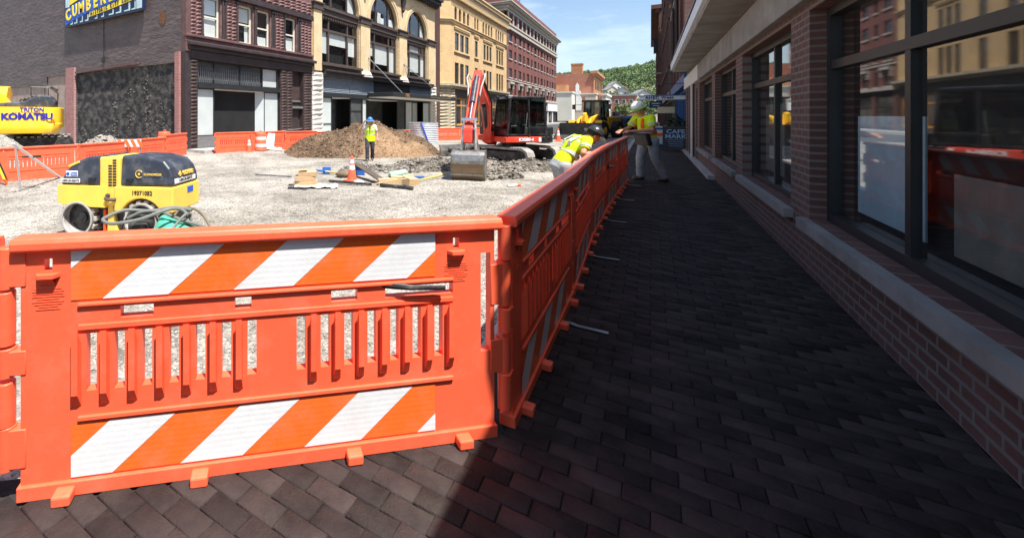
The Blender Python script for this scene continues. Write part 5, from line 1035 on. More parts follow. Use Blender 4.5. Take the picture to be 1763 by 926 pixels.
# black tool caught in the foreground barricade
d = Vector((ux, uy, 0)); nrm = Vector((uy, -ux, 0)); c = Vector((-2.17, .76, 0)) + d * 1.68
g = MB(); g.tube([c + nrm * .0 - d * .14 + Vector((0, 0, .775)), c + nrm * .045 + Vector((0, 0, .765)), c + nrm * .05 + d * .17 + Vector((0, 0, .755))], .012, 8, rads=[.02, .013, .011]); tag(g.build('bar_clamp', 'black_metal', smooth=True), 'black metal handle poking through the foreground barricade', 'tool')
# ---------------------------------------------------------------- trench roller
M('roller_yellow', S(250, 206, 84), .42, var=.06, scale=3, spec=.45, bump=.04, bscale=40)
M('roller_hood', S(52, 58, 70), .42, var=.22, scale=4, spec=.45, bump=.08, bscale=50)
M('dusty_steel', (.32, .30, .28), .8, var=.35, scale=7, bump=.2)
M('dusty_rim', (.44, .42, .39), .85, var=.25, scale=5)
dust(['roller_yellow'], (.55, .42, .22), .45, 4); dust(['roller_hood'], (.3, .28, .26), .5, 4)
RO = Vector((-6.91, 3.996, 0)); RO.z = gz(RO.x, RO.y) + .0
TR = frame(RO, (.899, .438, 0)); tr = thing('trench_roller', 'yellow and black articulated trench roller with padfoot drums', 'roller', RO)
def side_prism(poly, y0, y1, name, mat, parent, bevel=.02, taper=0., T=TR, cyv=0., seg=2):
    g = MB(T); n = len(poly); zs = [z for _, z in poly]; zm, zM = min(zs), max(zs); k = lambda z: 1 - taper * ((z - zm) / (zM - zm + 1e-6)) ** 2
    g.add([(x, cyv + (y0 - cyv) * k(z), z) for x, z in poly] + [(x, cyv + (y1 - cyv) * k(z), z) for x, z in poly], [tuple(range(n))[::-1], tuple(range(n, 2 * n))] + [(i, (i + 1) % n, n + (i + 1) % n, n + i) for i in range(n)])
    return g.build(name, mat, parent, bevel=bevel, seg=seg)
def archpoly(x0, x1, zt, zb, cx, r, cz):
    pts = [(x1, zb), (x1, zt), (x0, zt), (x0, zb)]; a0 = math.asin(max(-1, min(1, (zb - cz) / r))); arc = []
    for i in range(11): a = math.pi - a0 - (math.pi - 2 * a0) * i / 10; arc.append((cx + r * math.cos(a), cz + r * math.sin(a)))
    return pts + [p for p in arc if x0 < p[0] < x1]
side_prism([(-.14, .47), (-.14, .80), (-.95, .80), (-.95, .55), (-.86, .5), (-.72, .5)] + [(-.60 + .30 * math.cos(a), .24 + .30 * math.sin(a)) for a in (2.0, 1.6, 1.2, .9)], -.42, .42, 'rear_body', 'roller_yellow', tr)
side_prism(archpoly(.0, .95, .80, .42, .44, .36, .26), -.42, .42, 'front_body', 'roller_yellow', tr)
side_prism([(-.24, .805), (-.24, 1.26), (-.5, 1.23), (-.70, 1.15), (-.84, 1.02), (-.94, .805)], -.40, .40, 'rear_hood', 'roller_hood', tr, .045, .10, seg=3)
side_prism([(.08, .805), (.945, .805), (.93, .95), (.88, 1.08), (.78, 1.19), (.55, 1.25), (.08, 1.265)], -.40, .40, 'front_hood', 'roller_hood', tr, .045, .10, seg=3)
vc = side_prism([(-.25, .5), (-.25, 1.235), (.09, 1.235), (.09, .5)], -.405, .405, 'vent_column', 'roller_yellow', tr, .025)
for i in range(10):
    for k in (0, 1):
        if i > 7 and k == 0: continue
        g = MB(TR); g.box(-.1 + k * .072, -.04 + k * .072, -.409, -.40, .80 + i * .042, .826 + i * .042); g.build('vent_slot', 'black_paint', vc)
g = MB(TR); g.prism([(-.2, -.2, .05), (.06, -.2, .05), (.1, -.2, .5), (-.12, -.2, .62), (-.2, -.2, .4)], (0, .4, 0)); g.build('joint_housing', 'roller_yellow', tr, bevel=.02)
g = MB(TR); g.prism([(-.16, -.36, .06), (.02, -.36, .06), (-.06, -.36, .5), (-.14, -.36, .6)], (0, .1, 0)); g.build('joint_plate', 'roller_yellow', tr, bevel=.015)
g = MB(TR); g.box(-.24, -.2, -.33, .3, .1, .42); g.build('red_guard', 'hi_orange', tr)
g = MB(TR); g.tube([(-.14, -.43, .62), (-.06, -.45, .6), (.04, -.43, .6)], .025, 6); g.cyl((-.1, -.4, .66), (-.1, -.44, .66), .03); g.build('tie_down', 'bark', tr)
g = MB(TR); g.box(-.85, .85, -.3, .3, .2, .5); g.build('chassis', 'black_metal', tr)
for cx in (-.62, .44):
    for s_ in (-1, 1):
        g = MB(TR); yo, yi = s_ * .43, s_ * .10; prof = [(.225, yo), (.235, yi)]
        g.lathe([(.215, yo - s_ * .19), (.25, yo), (.265, yo), (.265, yi), (.23, yi)], (cx, 0, .29), 30, axis='y'); dm = g.build('drum', 'dusty_steel', tr, smooth=True, ang=35)
        g = MB(TR); g.lathe([(.05, yo - s_ * .10), (.09, yo - s_ * .11), (.1, yo - s_ * .16), (.215, yo - s_ * .17)], (cx, 0, .29), 20, axis='y'); g.build('hub', 'black_metal', dm)
        g = MB(TR); g.lathe([(.235, yo - s_ * .002), (.255, yo + s_ * .004), (.266, yo), (.235, yo - s_ * .03)], (cx, 0, .29), 30, axis='y', caps=False); g.build('rim', 'dusty_rim', dm, smooth=True)
        T0 = TR
        for k in range(14):
            for row in range(2):
                a = (k + row * .5) * 2 * math.pi / 14; y = s_ * (.18 + row * .16); T = TR @ Matrix.Translation((cx, y, .29)) @ Matrix.Rotation(a, 4, 'Y'); g = MB(T)
                g.prism([(-.035, -.055, .255), (.035, -.055, .255), (.035, .055, .255), (-.035, .055, .255)], (0, 0, .045)); g.build('pad', 'dusty_rim', dm, bevel=.008)
def rtext(s_, nm, mat, x, z, size, y=-.424, sx=1., bold=.003, shear=0.): return text(s_, nm, mat, TR @ plate((x, y, z), (1, 0, 0), (0, 0, 1)), size, tr, bold, .001, sx=sx, shear=shear)
rtext('19371052', 'serial_number', 'black_paint', .46, .705, .088, sx=.95)
M('decal', (.78, .79, .8), .4, var=.03)
def decal(x0, x1, z0, z1, y=-.41, m='decal', dx=0.):
    g = MB(TR); g.box(x0, x1, y, y + .012, z0, z1); return g.build('decal', m, tr, bevel=.004)
decal(-.90, -.58, .84, .90, -.407); rtext('1-800-UR-RENTS', 'phone_lettering', 'black_paint', -.74, .87, .045, -.409, bold=.001, sx=.92)
decal(-.82, -.62, .93, 1.02, -.402); rtext('United', 'rental_lettering', 'sign_blue', -.68, .99, .04, -.404, bold=.001); rtext('Rentals', 'rental_lettering', 'sign_blue', -.68, .955, .04, -.404, bold=.001)
g = MB(TR); g.lathe([(.028, 0), (.028, .002)], (-.785, -.404, .972), 14, axis='y'); g.build('round_mark', 'sign_blue', tr)
rtext('ECONOMIZER', 'model_lettering', 'roller_yellow', .62, .985, .045, -.402, bold=.001); g = MB(TR); g.tube([(.40 + .055 * math.cos(a), -.401, .99 + .055 * math.sin(a)) for a in [.5 + i * .33 for i in range(16)]], .006, 5); g.cyl((.40, -.40, .99), (.40, -.405, .99), .018, n=10); g.build('gauge_mark', 'roller_yellow', tr)
g = MB(TR); g.obox((-.70, -.375, 1.125), (.2, .01, .03), (0, rad(-22), 0)); g.build('hood_stripe', 'roller_yellow', tr)
Te = TR @ plate((.952, -.0, .0), (0, 1, 0), (0, 0, 1))
g = MB(TR); g.box(.925, .945, -.34, .3, .845, .915); g.build('decal', 'decal', tr); text('1-800-UR-RENTS', 'phone_lettering', 'black_paint', TR @ plate((.947, -.02, .88), (0, 1, 0), (0, 0, 1)), .06, tr, .002, .001, sx=.95)
text('BOMAG', 'maker_lettering', 'roller_yellow', TR @ plate((.947, .05, .98), (0, 1, 0), (0, 0, 1)), .085, tr, .004, .012)
g = MB(TR); g.obox((.95, -.2, .98), (.012, .06, .06), (rad(45), 0, 0)); g.build('maker_mark', 'roller_yellow', tr); g = MB(TR); g.box(.951, .957, .02, .2, .66, .75); g.build('decal', 'sign_blue', tr)
for x in (-.38, .24): g = MB(TR); g.box(x - .05, x + .06, -.411, -.39, .885, .92); g.box(x - .05, x + .06, -.42, -.39, .875, .885); g.build('hood_latch', 'black_paint', tr)
# hoses and gear in front of the roller
def hose(name, pts, r, mat, label):
    P_ = [Vector(p) for p in pts]; out = []
    for i in range(len(P_) - 1):                       # Catmull-Rom through the points
        p0, p1, p2, p3 = P_[max(i - 1, 0)], P_[i], P_[i + 1], P_[min(i + 2, len(P_) - 1)]
        for k in range(7): t = k / 7; out.append(.5 * ((2 * p1) + (p2 - p0) * t + (2 * p0 - 5 * p1 + 4 * p2 - p3) * t * t + (3 * p1 - p0 - 3 * p2 + p3) * t ** 3))
    g = MB(); g.tube(out + [P_[-1]], r, 8); return tag(g.build(name, mat, smooth=True), label, 'hose', 'hoses in front of the roller')
M('hose_grey', (.16, .165, .15), .7, var=.15, scale=6); M('hose_brown', (.17, .13, .08), .7, var=.15)
hose('hose', [at(330, 362, 5.7), at(300, 357, 5.75), at(260, 363, 5.7), at(215, 362, 5.65), at(183, 374, 5.5), at(178, 380, 5.4), at(195, 385, 5.3), at(240, 378, 5.3), at(285, 362, 5.4), at(310, 360, 5.5), at(325, 372, 5.5), at(330, 380, 5.5)], .021, 'hose_grey', 'grey hose looping widest to the left in front of the roller')
hose('hose', [at(220, 376, 5.6), at(245, 365, 5.6), at(275, 364, 5.6), at(300, 374, 5.5), at(330, 384, 5.4), at(358, 392, 5.3)], .02, 'hose_grey', 'grey hose crossing down to the green bag')
hose('hose', [at(297, 376, 5.8), at(312, 359, 5.9), at(335, 360, 5.9), at(352, 374, 5.9), at(362, 392, 5.8), at(364, 400, 5.7)], .016, 'hose_brown', 'thin brown hose arching on the right of the heap')
hose('hose', [at(294, 398, 5.2), at(305, 384, 5.3), at(320, 369, 5.4), at(328, 370, 5.5), at(318, 380, 5.5), at(340, 386, 5.4)], .017, 'hose_grey', 'short grey hose curling over the green bag')
def lump(name, mat, label, cat, blobs, vox=.03):
    g = MB()
    for u, v, t, r, sz in blobs: g.ball(at(u, v, t), r, 8, 0, sz)
    return tag(g.build(name, mat, remesh=vox), label, cat)
pump = thing('jumping_jack', 'black engine unit with square nameplate under the hoses', 'machine', gp_(245, 405)); c = at(247, 398, 5.9)
T = frame(Vector((c.x, c.y, gz(c.x, c.y))), (cy, sy, 0)); g = MB(T); g.box(-.2, .2, -.14, .14, .1, .34); g.box(-.16, .1, -.12, .12, .34, .46); g.build('engine_block', 'rubber', pump, bevel=.04, seg=3); g = MB(T); g.cyl((.25, -.1, .25), (.25, .12, .25), .1, n=16); g.build('air_filter', 'rubber', pump); g = MB(T); g.box(-.06, .06, -.146, -.14, .16, .3); g.build('nameplate', 'decal', pump); g = MB(T); g.tube([(-.22, -.1, .0), (-.24, -.1, .4), (-.15, -.1, .55), (.2, -.1, .55), (.27, -.1, .4), (.28, -.1, .0)], .018, 7); g.build('roll_frame', 'black_metal', pump); g = MB(T); g.box(-.26, .3, -.2, .2, 0, .05); g.build('base_plate', 'black_metal', pump, bevel=.01)
M('green_tarp', S(75, 165, 135), .45, var=.3, scale=5, bump=.5, bscale=9)
lump('green_bag', 'green_tarp', 'turquoise green plastic bag under the hoses', 'bag', [(292, 392, 5.6, .16, (1.3, 1, .7)), (315, 398, 5.5, .17, (1.4, 1, .6)), (284, 380, 5.7, .09, (1, 1, .9)), (340, 402, 5.4, .16, (1.5, 1, .5)), (300, 412, 5.5, .25, (1.8, 1.2, .6))])

# ---------------------------------------------------------------- yellow excavator behind the left barricades (seen from its rear)
M('komatsu_yellow', S(246, 196, 40), .38, var=.06, scale=2, spec=.5); dust(['komatsu_yellow'], (.5, .38, .2), .4, 2.5)
ko = at(102, 232, 18.4); kx = Vector((math.cos(YAW + .5), math.sin(YAW + .5), 0)); KZ = gz(ko.x, ko.y)
TK = frame(Vector((ko.x, ko.y, 0)) - kx * 1.36, kx); ke = thing('large_excavator', 'yellow tracked excavator seen from behind over the left barricades', 'excavator', Vector((ko.x, ko.y, KZ)) - kx * 1.36)
out = [(-1.36, .5), (-1.3, .2), (-1.1, .04), (-.8, -.07), (0, -.08), (.8, -.07), (1.12, .0), (1.3, .2), (1.36, .5), (1.36, 1.1), (-1.36, 1.1)]
g = MB(TK); n = len(out); lev = [(.84, .94), (1.0, 1.0), (1.22, 1.02), (1.25, 1.0), (1.78, 1.0), (1.9, .97)]
for z, k in lev: g.v += [tuple(TK @ Vector((x * k, .5 + (y - .5) * k, z))) for x, y in out]
g.f = [(i * n + j, i * n + (j + 1) % n, (i + 1) * n + (j + 1) % n, (i + 1) * n + j) for i in range(len(lev) - 1) for j in range(n)] + [tuple(range(n))[::-1], tuple(range((len(lev) - 1) * n, len(lev) * n))]; g.m = [0] * len(g.f)
cw = g.build('counterweight', 'komatsu_yellow', ke, bevel=.03, smooth=True, ang=50)
def ktext(s_, x, z, size, mat, bold, sx, nm, y=-.095): return text(s_, nm, mat, TK @ plate((x, y, z), (1, 0, 0), (0, 0, 1)), size, cw, bold, .004, sx=sx)
M('komatsu_blue', S(45, 45, 150), .4, var=.05)
ktext('KOMATSU', .3, 1.52, .335, 'komatsu_blue', .018, 1.08, 'maker_lettering'); ktext('TRITON', .45, 1.80, .22, 'komatsu_blue', .007, 1.0, 'owner_lettering', -.085)
g = MB(TK)
for i in range(20): g.box(-.2 + i * .047, -.17 + i * .047, -.09, -.08, 1.69, 1.705)
g.build('small_lettering', 'komatsu_blue', cw)
for x in (-1.0, 1.12):
    g = MB(TK); yy = -.0 if x < 0 else .055; g.prism([(x - .12, yy - .035, 1.25), (x + .1, yy - .035, 1.25), (x + .05, yy - .035, 1.4), (x - .12, yy - .035, 1.42)], (0, .04, 0)); g.build('reflector', 'hi_orange', cw)
g = MB(TK); g.box(-1.3, 1.3, 1.1, 3.6, 1.0, 1.92); g.build('machine_deck', 'komatsu_yellow', ke, bevel=.05)
g = MB(TK); g.prism([(-.9, .6, 1.9), (1.15, .6, 1.9), (1.2, .6, 2.15), (1.0, .6, 2.4), (.55, .6, 2.42), (.1, .6, 2.15), (-.9, .6, 2.05)], (0, 1.3, 0)); g.build('engine_hood', 'roller_hood', ke, bevel=.1, seg=3)
g = MB(TK); g.tube([(.3, .9, 2.35), (.3, .9, 2.75), (.9, .9, 2.75), (.9, .9, 2.35)], .025, 6); g.tube([(.78, .9, 2.75), (.78, .9, 2.4)], .02, 6); g.build('grab_rail', 'black_metal', ke)
g = MB(TK); g.tube([(1.22, .9, 1.9), (1.25, .9, 2.5), (1.05, .8, 2.68)], .025, 6); g.obox((1.12, .75, 2.68), (.3, .08, .12), (0, rad(30), 0)); g.build('mirror', 'black_metal', ke)
g = MB(TK); g.box(-1.36, -1.0, 1.6, 3.3, 1.92, 2.5); g.build('cab', 'komatsu_yellow', ke, bevel=.08); g = MB(TK); g.box(-1.3, -1.1, 1.58, 1.6, 2.0, 2.4); g.build('rear_window', 'dark_pane', ke)
g = MB(TK); g.prism([(-1.3, 2.6, 1.9), (-1.3, 2.75, 2.5), (-1.3, 3.1, 2.85), (-1.3, 3.7, 2.9), (-1.3, 4.3, 2.6), (-1.3, 4.1, 2.3), (-1.3, 3.6, 2.4), (-1.3, 3.2, 1.8)], (.5, 0, 0)); g.build('boom', 'komatsu_yellow', ke, bevel=.04)
g = MB(TK); g.prism([(-1.2, 2.3, 1.9), (-.6, 2.3, 1.9), (-.5, 2.3, 2.0), (-.8, 2.3, 2.4), (-1.15, 2.3, 2.7)], (0, .4, 0)); g.build('boom_root_cover', 'komatsu_yellow', ke, bevel=.05)
for i in range(5): g = MB(TK); g.tube([(-.3 + i * .1, 2.2, 1.95), (-.2 + i * .14, 2.0, 2.25 + .05 * i), (.3 + i * .08, 2.1, 2.2), (.6, 2.3, 1.95)], .03, 6); g.build('hydraulic_hose', 'rubber', ke)
g = MB(TK); g.cyl((0, 1.7, KZ + .75), (0, 1.7, 1.0), .6, n=24); g.build('slew_ring', 'black_metal', ke)
for s_ in (-1, 1):
    y0 = 1.7 + s_ * 1.05; prof = [(-1.75, .35), (-1.65, .08), (-1.4, 0), (1.4, 0), (1.65, .08), (1.75, .35), (1.65, .68), (1.4, .8), (-1.4, .8), (-1.65, .68)]
    g = MB(TK); g.prism([(x, y0 - .28, KZ + .02 + z) for x, z in prof], (0, .56, 0)); tk = g.build('track', 'rubber', ke, bevel=.02)
    for i in range(14): g = MB(TK); x = -1.5 + i * .23; g.box(x, x + .12, y0 - .3, y0 + .3, KZ + .82, KZ + .86); g.build('track_shoe', 'dusty_steel', tk)
p = at(5, 262, 16.5); heap('rubble_heap', 'pale gravel heap at the far left beside the excavator tracks', (p.x, p.y, gz(p.x, p.y)), 1.5, .9, .95, 'gravel', 7, YAW, 44, rough=.15, stone=300, ssz=.05)

# ---------------------------------------------------------------- compact red excavator
M('kubota_red', S(222, 66, 46), .4, var=.08, scale=3, spec=.5); M('kubota_dark', (.016, .016, .019), .3, var=.2, scale=3, spec=.55); dust(['kubota_red'], (.36, .2, .14), .55, 4); dust(['kubota_dark'], (.16, .15, .13), .4, 3)
c0 = Vector((-4.64, 18.84, 0)); ez = -.27; ex = thing('compact_excavator', 'red and black compact excavator with bucket lowered towards the camera', 'excavator', (c0.x, c0.y, ez))
d_ = Vector((-.93, .37, 0)).normalized(); TU = frame(Vector((c0.x, c0.y, ez)), d_)
for s_ in (-1, 1):
    y0 = s_ * .92; g = MB(TU); prof = [(-1.45, .3), (-1.36, .09), (-1.15, 0), (1.15, 0), (1.36, .09), (1.45, .3), (1.38, .52), (1.2, .62), (-1.2, .6), (-1.38, .5)]
    n = len(prof); inn = [(x * .93, .31 + (z - .31) * .76) for x, z in prof]
    g.add([(x, y0 + b, z) for b in (-.22, .22) for x, z in prof] + [(x, y0 + b, z) for b in (-.22, .22) for x, z in inn], [(i, (i + 1) % n, n + (i + 1) % n, n + i) for i in range(n)] + [(2 * n + i, 2 * n + (i + 1) % n, 3 * n + (i + 1) % n, 3 * n + i) for i in range(n)] + [(i, (i + 1) % n, 2 * n + (i + 1) % n, 2 * n + i) for i in range(n)] + [(n + i, n + (i + 1) % n, 3 * n + (i + 1) % n, 3 * n + i) for i in range(n)])
    tk = g.build('track', 'dusty_steel', ex)
    g = MB(TU); g.box(-1.1, 1.1, y0 - .17, y0 + .17, .14, .46); g.build('track_frame', 'black_metal', tk, bevel=.02)
    for x, r in ((-1.13, .23), (1.13, .23), (-.55, .1), (0, .1), (.55, .1)): g = MB(TU); g.cyl((x, y0 - .2, .31 if r > .2 else .15), (x, y0 + .2, .31 if r > .2 else .15), r, n=18); g.build('roller_wheel', 'rubber', tk)
    for i in range(22):
        x = -1.15 + i * .11; g = MB(TU); g.box(x, x + .05, y0 - .225, y0 + .225, .605, .63); g.build('track_lug', 'dusty_steel', tk)
g = MB(TU); g.box(-.7, .7, -.75, .75, .25, .6); g.cyl((0, 0, .6), (0, 0, .8), .5, n=24); g.build('undercarriage', 'black_metal', ex)
g = MB(TU); prof = [(3.0, .02), (2.9, .25), (2.98, .5), (3.08, .52), (3.0, .27), (3.1, .02)]; g.prism([(x, -1.1, z) for x, z in prof], (0, 2.2, 0)); bl = g.build('dozer_blade', 'worn_steel', ex, bevel=.01)
for s_ in (-1, 1): g = MB(TU); g.beam((.7, s_ * .6, .35), (2.95, s_ * .6, .25), .14, .16); g.build('blade_arm', 'black_metal', bl)
f_ = Vector((-.69, -.72, 0)).normalized(); TH = frame(Vector((c0.x, c0.y, ez)), f_)          # local x forward, y to the operator's left
g = MB(TH); g.prism([(1.0, -1.05, .8), (1.0, 1.1, .8), (-.55, 1.1, .8), (-.55, -1.05, .8)], (0, 0, .22)); sk = g.build('house_skirt', 'kubota_red', ex, bevel=.03)
g = MB(TH); g.prism([(-.56, 1.08, .76), (-.9, 1.1, .76), (-1.25, .8, .76), (-1.4, 0, .76), (-1.25, -.8, .76), (-.9, -1.05, .76), (-.56, -1.04, .76)], (0, 0, .28)); g.build('counterweight', 'kubota_dark', ex, bevel=.05, seg=3)
g = MB(TH); g.prism([(.95, -1.03, 1.04), (.95, .1, 1.04), (.2, .1, 1.04), (.2, 1.08, 1.04), (-.9, 1.08, 1.04), (-1.27, .8, 1.04), (-1.42, 0, 1.04), (-1.27, -.8, 1.04), (-.9, -1.03, 1.04)], (0, 0, .35)); g.build('engine_cover', 'kubota_dark', ex, bevel=.06, seg=3)
g = MB(TH); g.box(.1, .9, -1.0, -.2, 1.35, 1.5); g.build('side_hood', 'kubota_red', ex, bevel=.06, seg=3)
text('KX080-4', 'model_lettering', 'decal', TH @ plate((.15, 1.113, .91), (-1, 0, 0), (0, 0, 1)), .17, sk, .006, .004, shear=.2); g = MB(TH); g.box(-.5, -.4, 1.1, 1.113, .83, .99); g.build('reflector', 'decal', sk)
# cab: posts, roof, glass
cb = MB(TH); X0, X1, y0, y1, z0, z1 = -.75, .92, .08, 1.08, 1.04, 2.5
for p, q in (((X1, y0, z0), (X1 - .15, y0 + .04, z1)), ((X1, y1, z0), (X1 - .15, y1 - .04, z1)), ((X0, y0, z0), (X0 + .05, y0 + .04, z1)), ((X0, y1, z0), (X0 + .05, y1 - .04, z1)), ((.0, y1, z0), (.0, y1 - .04, z1))): cb.beam(p, q, .075, .075)
cb.box(X0, X1, y1 - .05, y1, z0, z0 + .08); cb.box(X0, X1, y0, y1, z0, z0 + .06); cb.box(X0, .0, y1 - .04, y1, z0 + .08, z0 + .36); cb.box(X1 - .04, X1, y0, y1, z0, z0 + .28); cab = cb.build('cab_frame', 'kubota_dark', ex, bevel=.015)
g = MB(TH); g.prism([(X1 - .05, y0 - .02, z1 - .02), (X1 - .2, y0 - .02, z1 + .07), (X0 + .1, y0 - .02, z1 + .07), (X0, y0 - .02, z1 - .02)], (0, y1 - y0 + .04, 0)); g.build('roof', 'kubota_dark', cab, bevel=.03, seg=3)
for pts in ([(X1 - .02, y0, z0 + .28), (X1 - .02, y1, z0 + .28), (X1 - .15, y1 - .04, z1), (X1 - .15, y0 + .04, z1)], [(X0, y1 - .015, z0 + .36), (-.04, y1 - .015, z0 + .36), (-.03, y1 - .04, z1), (X0 + .05, y1 - .04, z1)], [(.04, y1 - .015, z0 + .1), (X1, y1 - .015, z0 + .1), (X1 - .15, y1 - .045, z1), (.04, y1 - .045, z1)], [(X0, y0, z0 + .4), (X1, y0, z0 + .4), (X1 - .15, y0 + .04, z1), (X0 + .05, y0 + .04, z1)], [(X0 + .02, y0, z0 + .3), (X0 + .02, y1, z0 + .3), (X0 + .06, y1 - .04, z1), (X0 + .06, y0 + .04, z1)]):
    g = MB(TH); g.add(pts, [(0, 1, 2, 3)]); g.build('cab_pane', 'cab_glass', cab, fix=False)
g = MB(TH); g.box(-.5, .05, .35, .85, 1.15, 1.45); g.obox((-.45, .6, 1.75), (.14, .5, .7), (0, rad(-10), 0)); g.build('seat', 'rubber', cab, bevel=.06); g = MB(TH); g.box(.35, .6, .3, .42, 1.1, 1.6); g.box(.2, .35, .8, .95, 1.1, 1.5); g.tube([(.5, .45, 1.1), (.45, .45, 1.75)], .02, 6); g.build('control_lever', 'kubota_dark', cab)
g = MB(TH); g.tube([(X0 + .9, y1 + .03, z0 + .35), (X0 + .86, y1 + .05, z0 + .9)], .015, 5); g.build('grab_handle', 'grey_metal', cab)
for yy in (.25, .9): g = MB(TH); g.cyl((.8, yy, z1 + .06), (.9, yy, z1 + .06), .06, n=12); g.build('work_light', 'kubota_dark', cab)
# boom, arm, bucket
Bs = TH @ Vector((1.05, -.15, 1.0)); Tp = at(822, 138, 14.4); Md = at(837, 180, 16.4); Ar = at(806, 226, 12.9); bd = Vector((Tp.x - Bs.x, Tp.y - Bs.y, 0)).normalized(); sd = Vector((bd.y, -bd.x, 0))
g = MB(); g.beam(TH @ Vector((.8, -.15, .85)), Bs + bd * .25, .4, .45); g.build('swing_bracket', 'kubota_red', ex, bevel=.03)
g = MB()
def plate_side(g, pts, w): g.prism([p - sd * w / 2 for p in pts], sd * w)
up = Vector((0, 0, 1)); plate_side(g, [Bs - up * .2, Bs + bd * .3 - up * .15, Md + bd * .35 - up * .1, Tp + bd * .1 - up * .25, Tp + bd * .12 + up * .12, Tp - bd * .5 + up * .22, Md - bd * .3 + up * .28, Bs - bd * .1 + up * .2], .27); bm_ = g.build('boom', 'kubota_red', ex, bevel=.02)
g = MB(); g.cyl(Bs + bd * .3 + up * .05, Md.lerp(Tp, .3) - up * .28, .075, n=12); g.build('boom_cylinder', 'kubota_dark', bm_); g = MB(); g.cyl(Md.lerp(Tp, .1) - up * .3, Md.lerp(Tp, .35) - up * .2, .04, n=10); g.build('boom_cylinder_rod', 'chrome', bm_)
for s_ in (-1, 1):
    for k in (.05, .12): g = MB(); g.tube([Bs + sd * s_ * .18 + up * (.1 + k), Md + sd * s_ * .18 + up * k, Tp - bd * .3 + sd * s_ * .18 + up * (k - .1)], .022, 6); g.build('hydraulic_pipe', 'rubber', bm_)
g = MB(); g.cyl(Md - bd * .2 + up * .36, Tp - bd * .3 + up * .26, .065, n=12); g.build('arm_cylinder', 'kubota_dark', bm_)
g = MB(); g.beam(Tp - bd * .35 + up * .02, Tp + bd * .05 + up * .16, .24, .2); g.build('arm_bracket', 'kubota_red', bm_, bevel=.02)
ad = (Ar - Tp).normalized(); an_ = sd.cross(ad).normalized()
if an_.dot(Vector((0, -1, 0))) < 0: an_ = -an_
g = MB(); plate_side(g, [Tp - ad * .3 - an_ * .2, Tp - ad * .32 + an_ * .16, Tp + ad * .2 + an_ * .24, Ar + an_ * .1, Ar - an_ * .1, Tp + ad * .3 - an_ * .2], .25); arm = g.build('arm', 'kubota_red', ex, bevel=.02)
g = MB(); ca = Tp + ad * .25 + an_ * .34 - sd * .03; cbt = Ar - ad * .25 + an_ * .22 - sd * .03; g.cyl(ca, ca.lerp(cbt, .62), .075, n=14); g.build('bucket_cylinder', 'roller_hood', arm, smooth=True); g = MB(); g.cyl(ca.lerp(cbt, .6), cbt, .04, n=10); g.build('bucket_cylinder_rod', 'chrome', arm, smooth=True)
for s_ in (-1, 1):
    g = MB(); q0 = Tp + ad * .1 + sd * s_ * .17; g.tube([Tp + ad * .9 + sd * s_ * .17 + an_ * .1, Tp + ad * .55 + sd * s_ * .2 + an_ * .2, Tp + ad * .25 + sd * s_ * .27 + an_ * .3, Tp + ad * .02 + sd * s_ * .25 + an_ * .26, Tp + ad * .1 + sd * s_ * .16 + an_ * .1], .025, 6); g.build('hydraulic_hose', 'dusty_rim' if s_ else 'rubber', arm, smooth=True)
    g = MB(); g.tube([Tp + ad * .8 + sd * s_ * .16 + an_ * .12, Tp + ad * 1.3 + sd * s_ * .17 + an_ * .1, Ar - ad * .1 + sd * s_ * .15], .02, 6); g.build('hydraulic_hose', 'rubber', arm, smooth=True)
g = MB(); g.cyl(Ar - sd * .2 - ad * .1, Ar + sd * .2 - ad * .1, .06, n=12); g.cyl(cbt - sd * .22, cbt + sd * .22, .05, n=12); g.build('linkage_pin', 'chrome', arm)
bk = at(808, 262, 12.75); bw = .92; fo = Vector((-sd.y, sd.x, 0)); fo = fo if fo.y < 0 else -fo                # fo points to the camera
for s_ in (-1, 1): g = MB(); g.beam(cbt + sd * s_ * .15, bk + sd * s_ * .2 + fo * .12 + up * .05, .05, .09); g.beam(Ar + sd * s_ * .12, bk + sd * s_ * .2 - fo * .2 + up * .05, .06, .14); g.build('linkage_bar', 'worn_steel', arm)
g = MB(); g.beam(Ar + up * .05, Ar + Vector((0, 0, -.35)) + fo * .05, .26, .3); g.build('quick_hitch', 'kubota_red', arm, bevel=.02)
# bucket shell: curved outer plate seen from outside, open towards the machine
M('bucket_steel', (.20, .15, .10), .5, metal=.3, rgb2=(.30, .20, .11), scale=2.5, stretch=(1, 1, 2.5), bump=.15)
prof = [(.30, .03), (.42, -.05), (.45, -.22), (.43, -.42), (.34, -.62), (.2, -.8), (.02, -.92)]; inn = [(x - .05, z - .01) for x, z in prof]; inn[0] = (.28, -.02)
g = MB(); bs = lambda x, z, s_: bk + fo * x + up * z + sd * s_
pl_ = prof + [(.0, -.88)] + inn[::-1]; n = len(pl_); g.add([bs(x, z, -bw / 2) for x, z in pl_] + [bs(x, z, bw / 2) for x, z in pl_], [tuple(range(n))[::-1], tuple(range(n, 2 * n))] + [(i, (i + 1) % n, n + (i + 1) % n, n + i) for i in range(n)]); bu = g.build('bucket', 'bucket_steel', ex, bevel=.008)
g = MB(); cl = [(.32, .06), (-.18, .06), (-.22, -.1), (-.3, -.5), (-.1, -.75), (.02, -.92)] + prof[::-1][1:]
for s_ in (-1, 1): g.prism([bs(x, z, s_ * bw / 2 - (.03 if s_ > 0 else 0)) for x, z in cl], sd * .03)
g.prism([bs(.32, .05, -bw / 2), bs(-.18, .05, -bw / 2), bs(-.18, .0, -bw / 2), bs(.32, .0, -bw / 2)], sd * bw); g.build('bucket_side', 'worn_steel', bu)
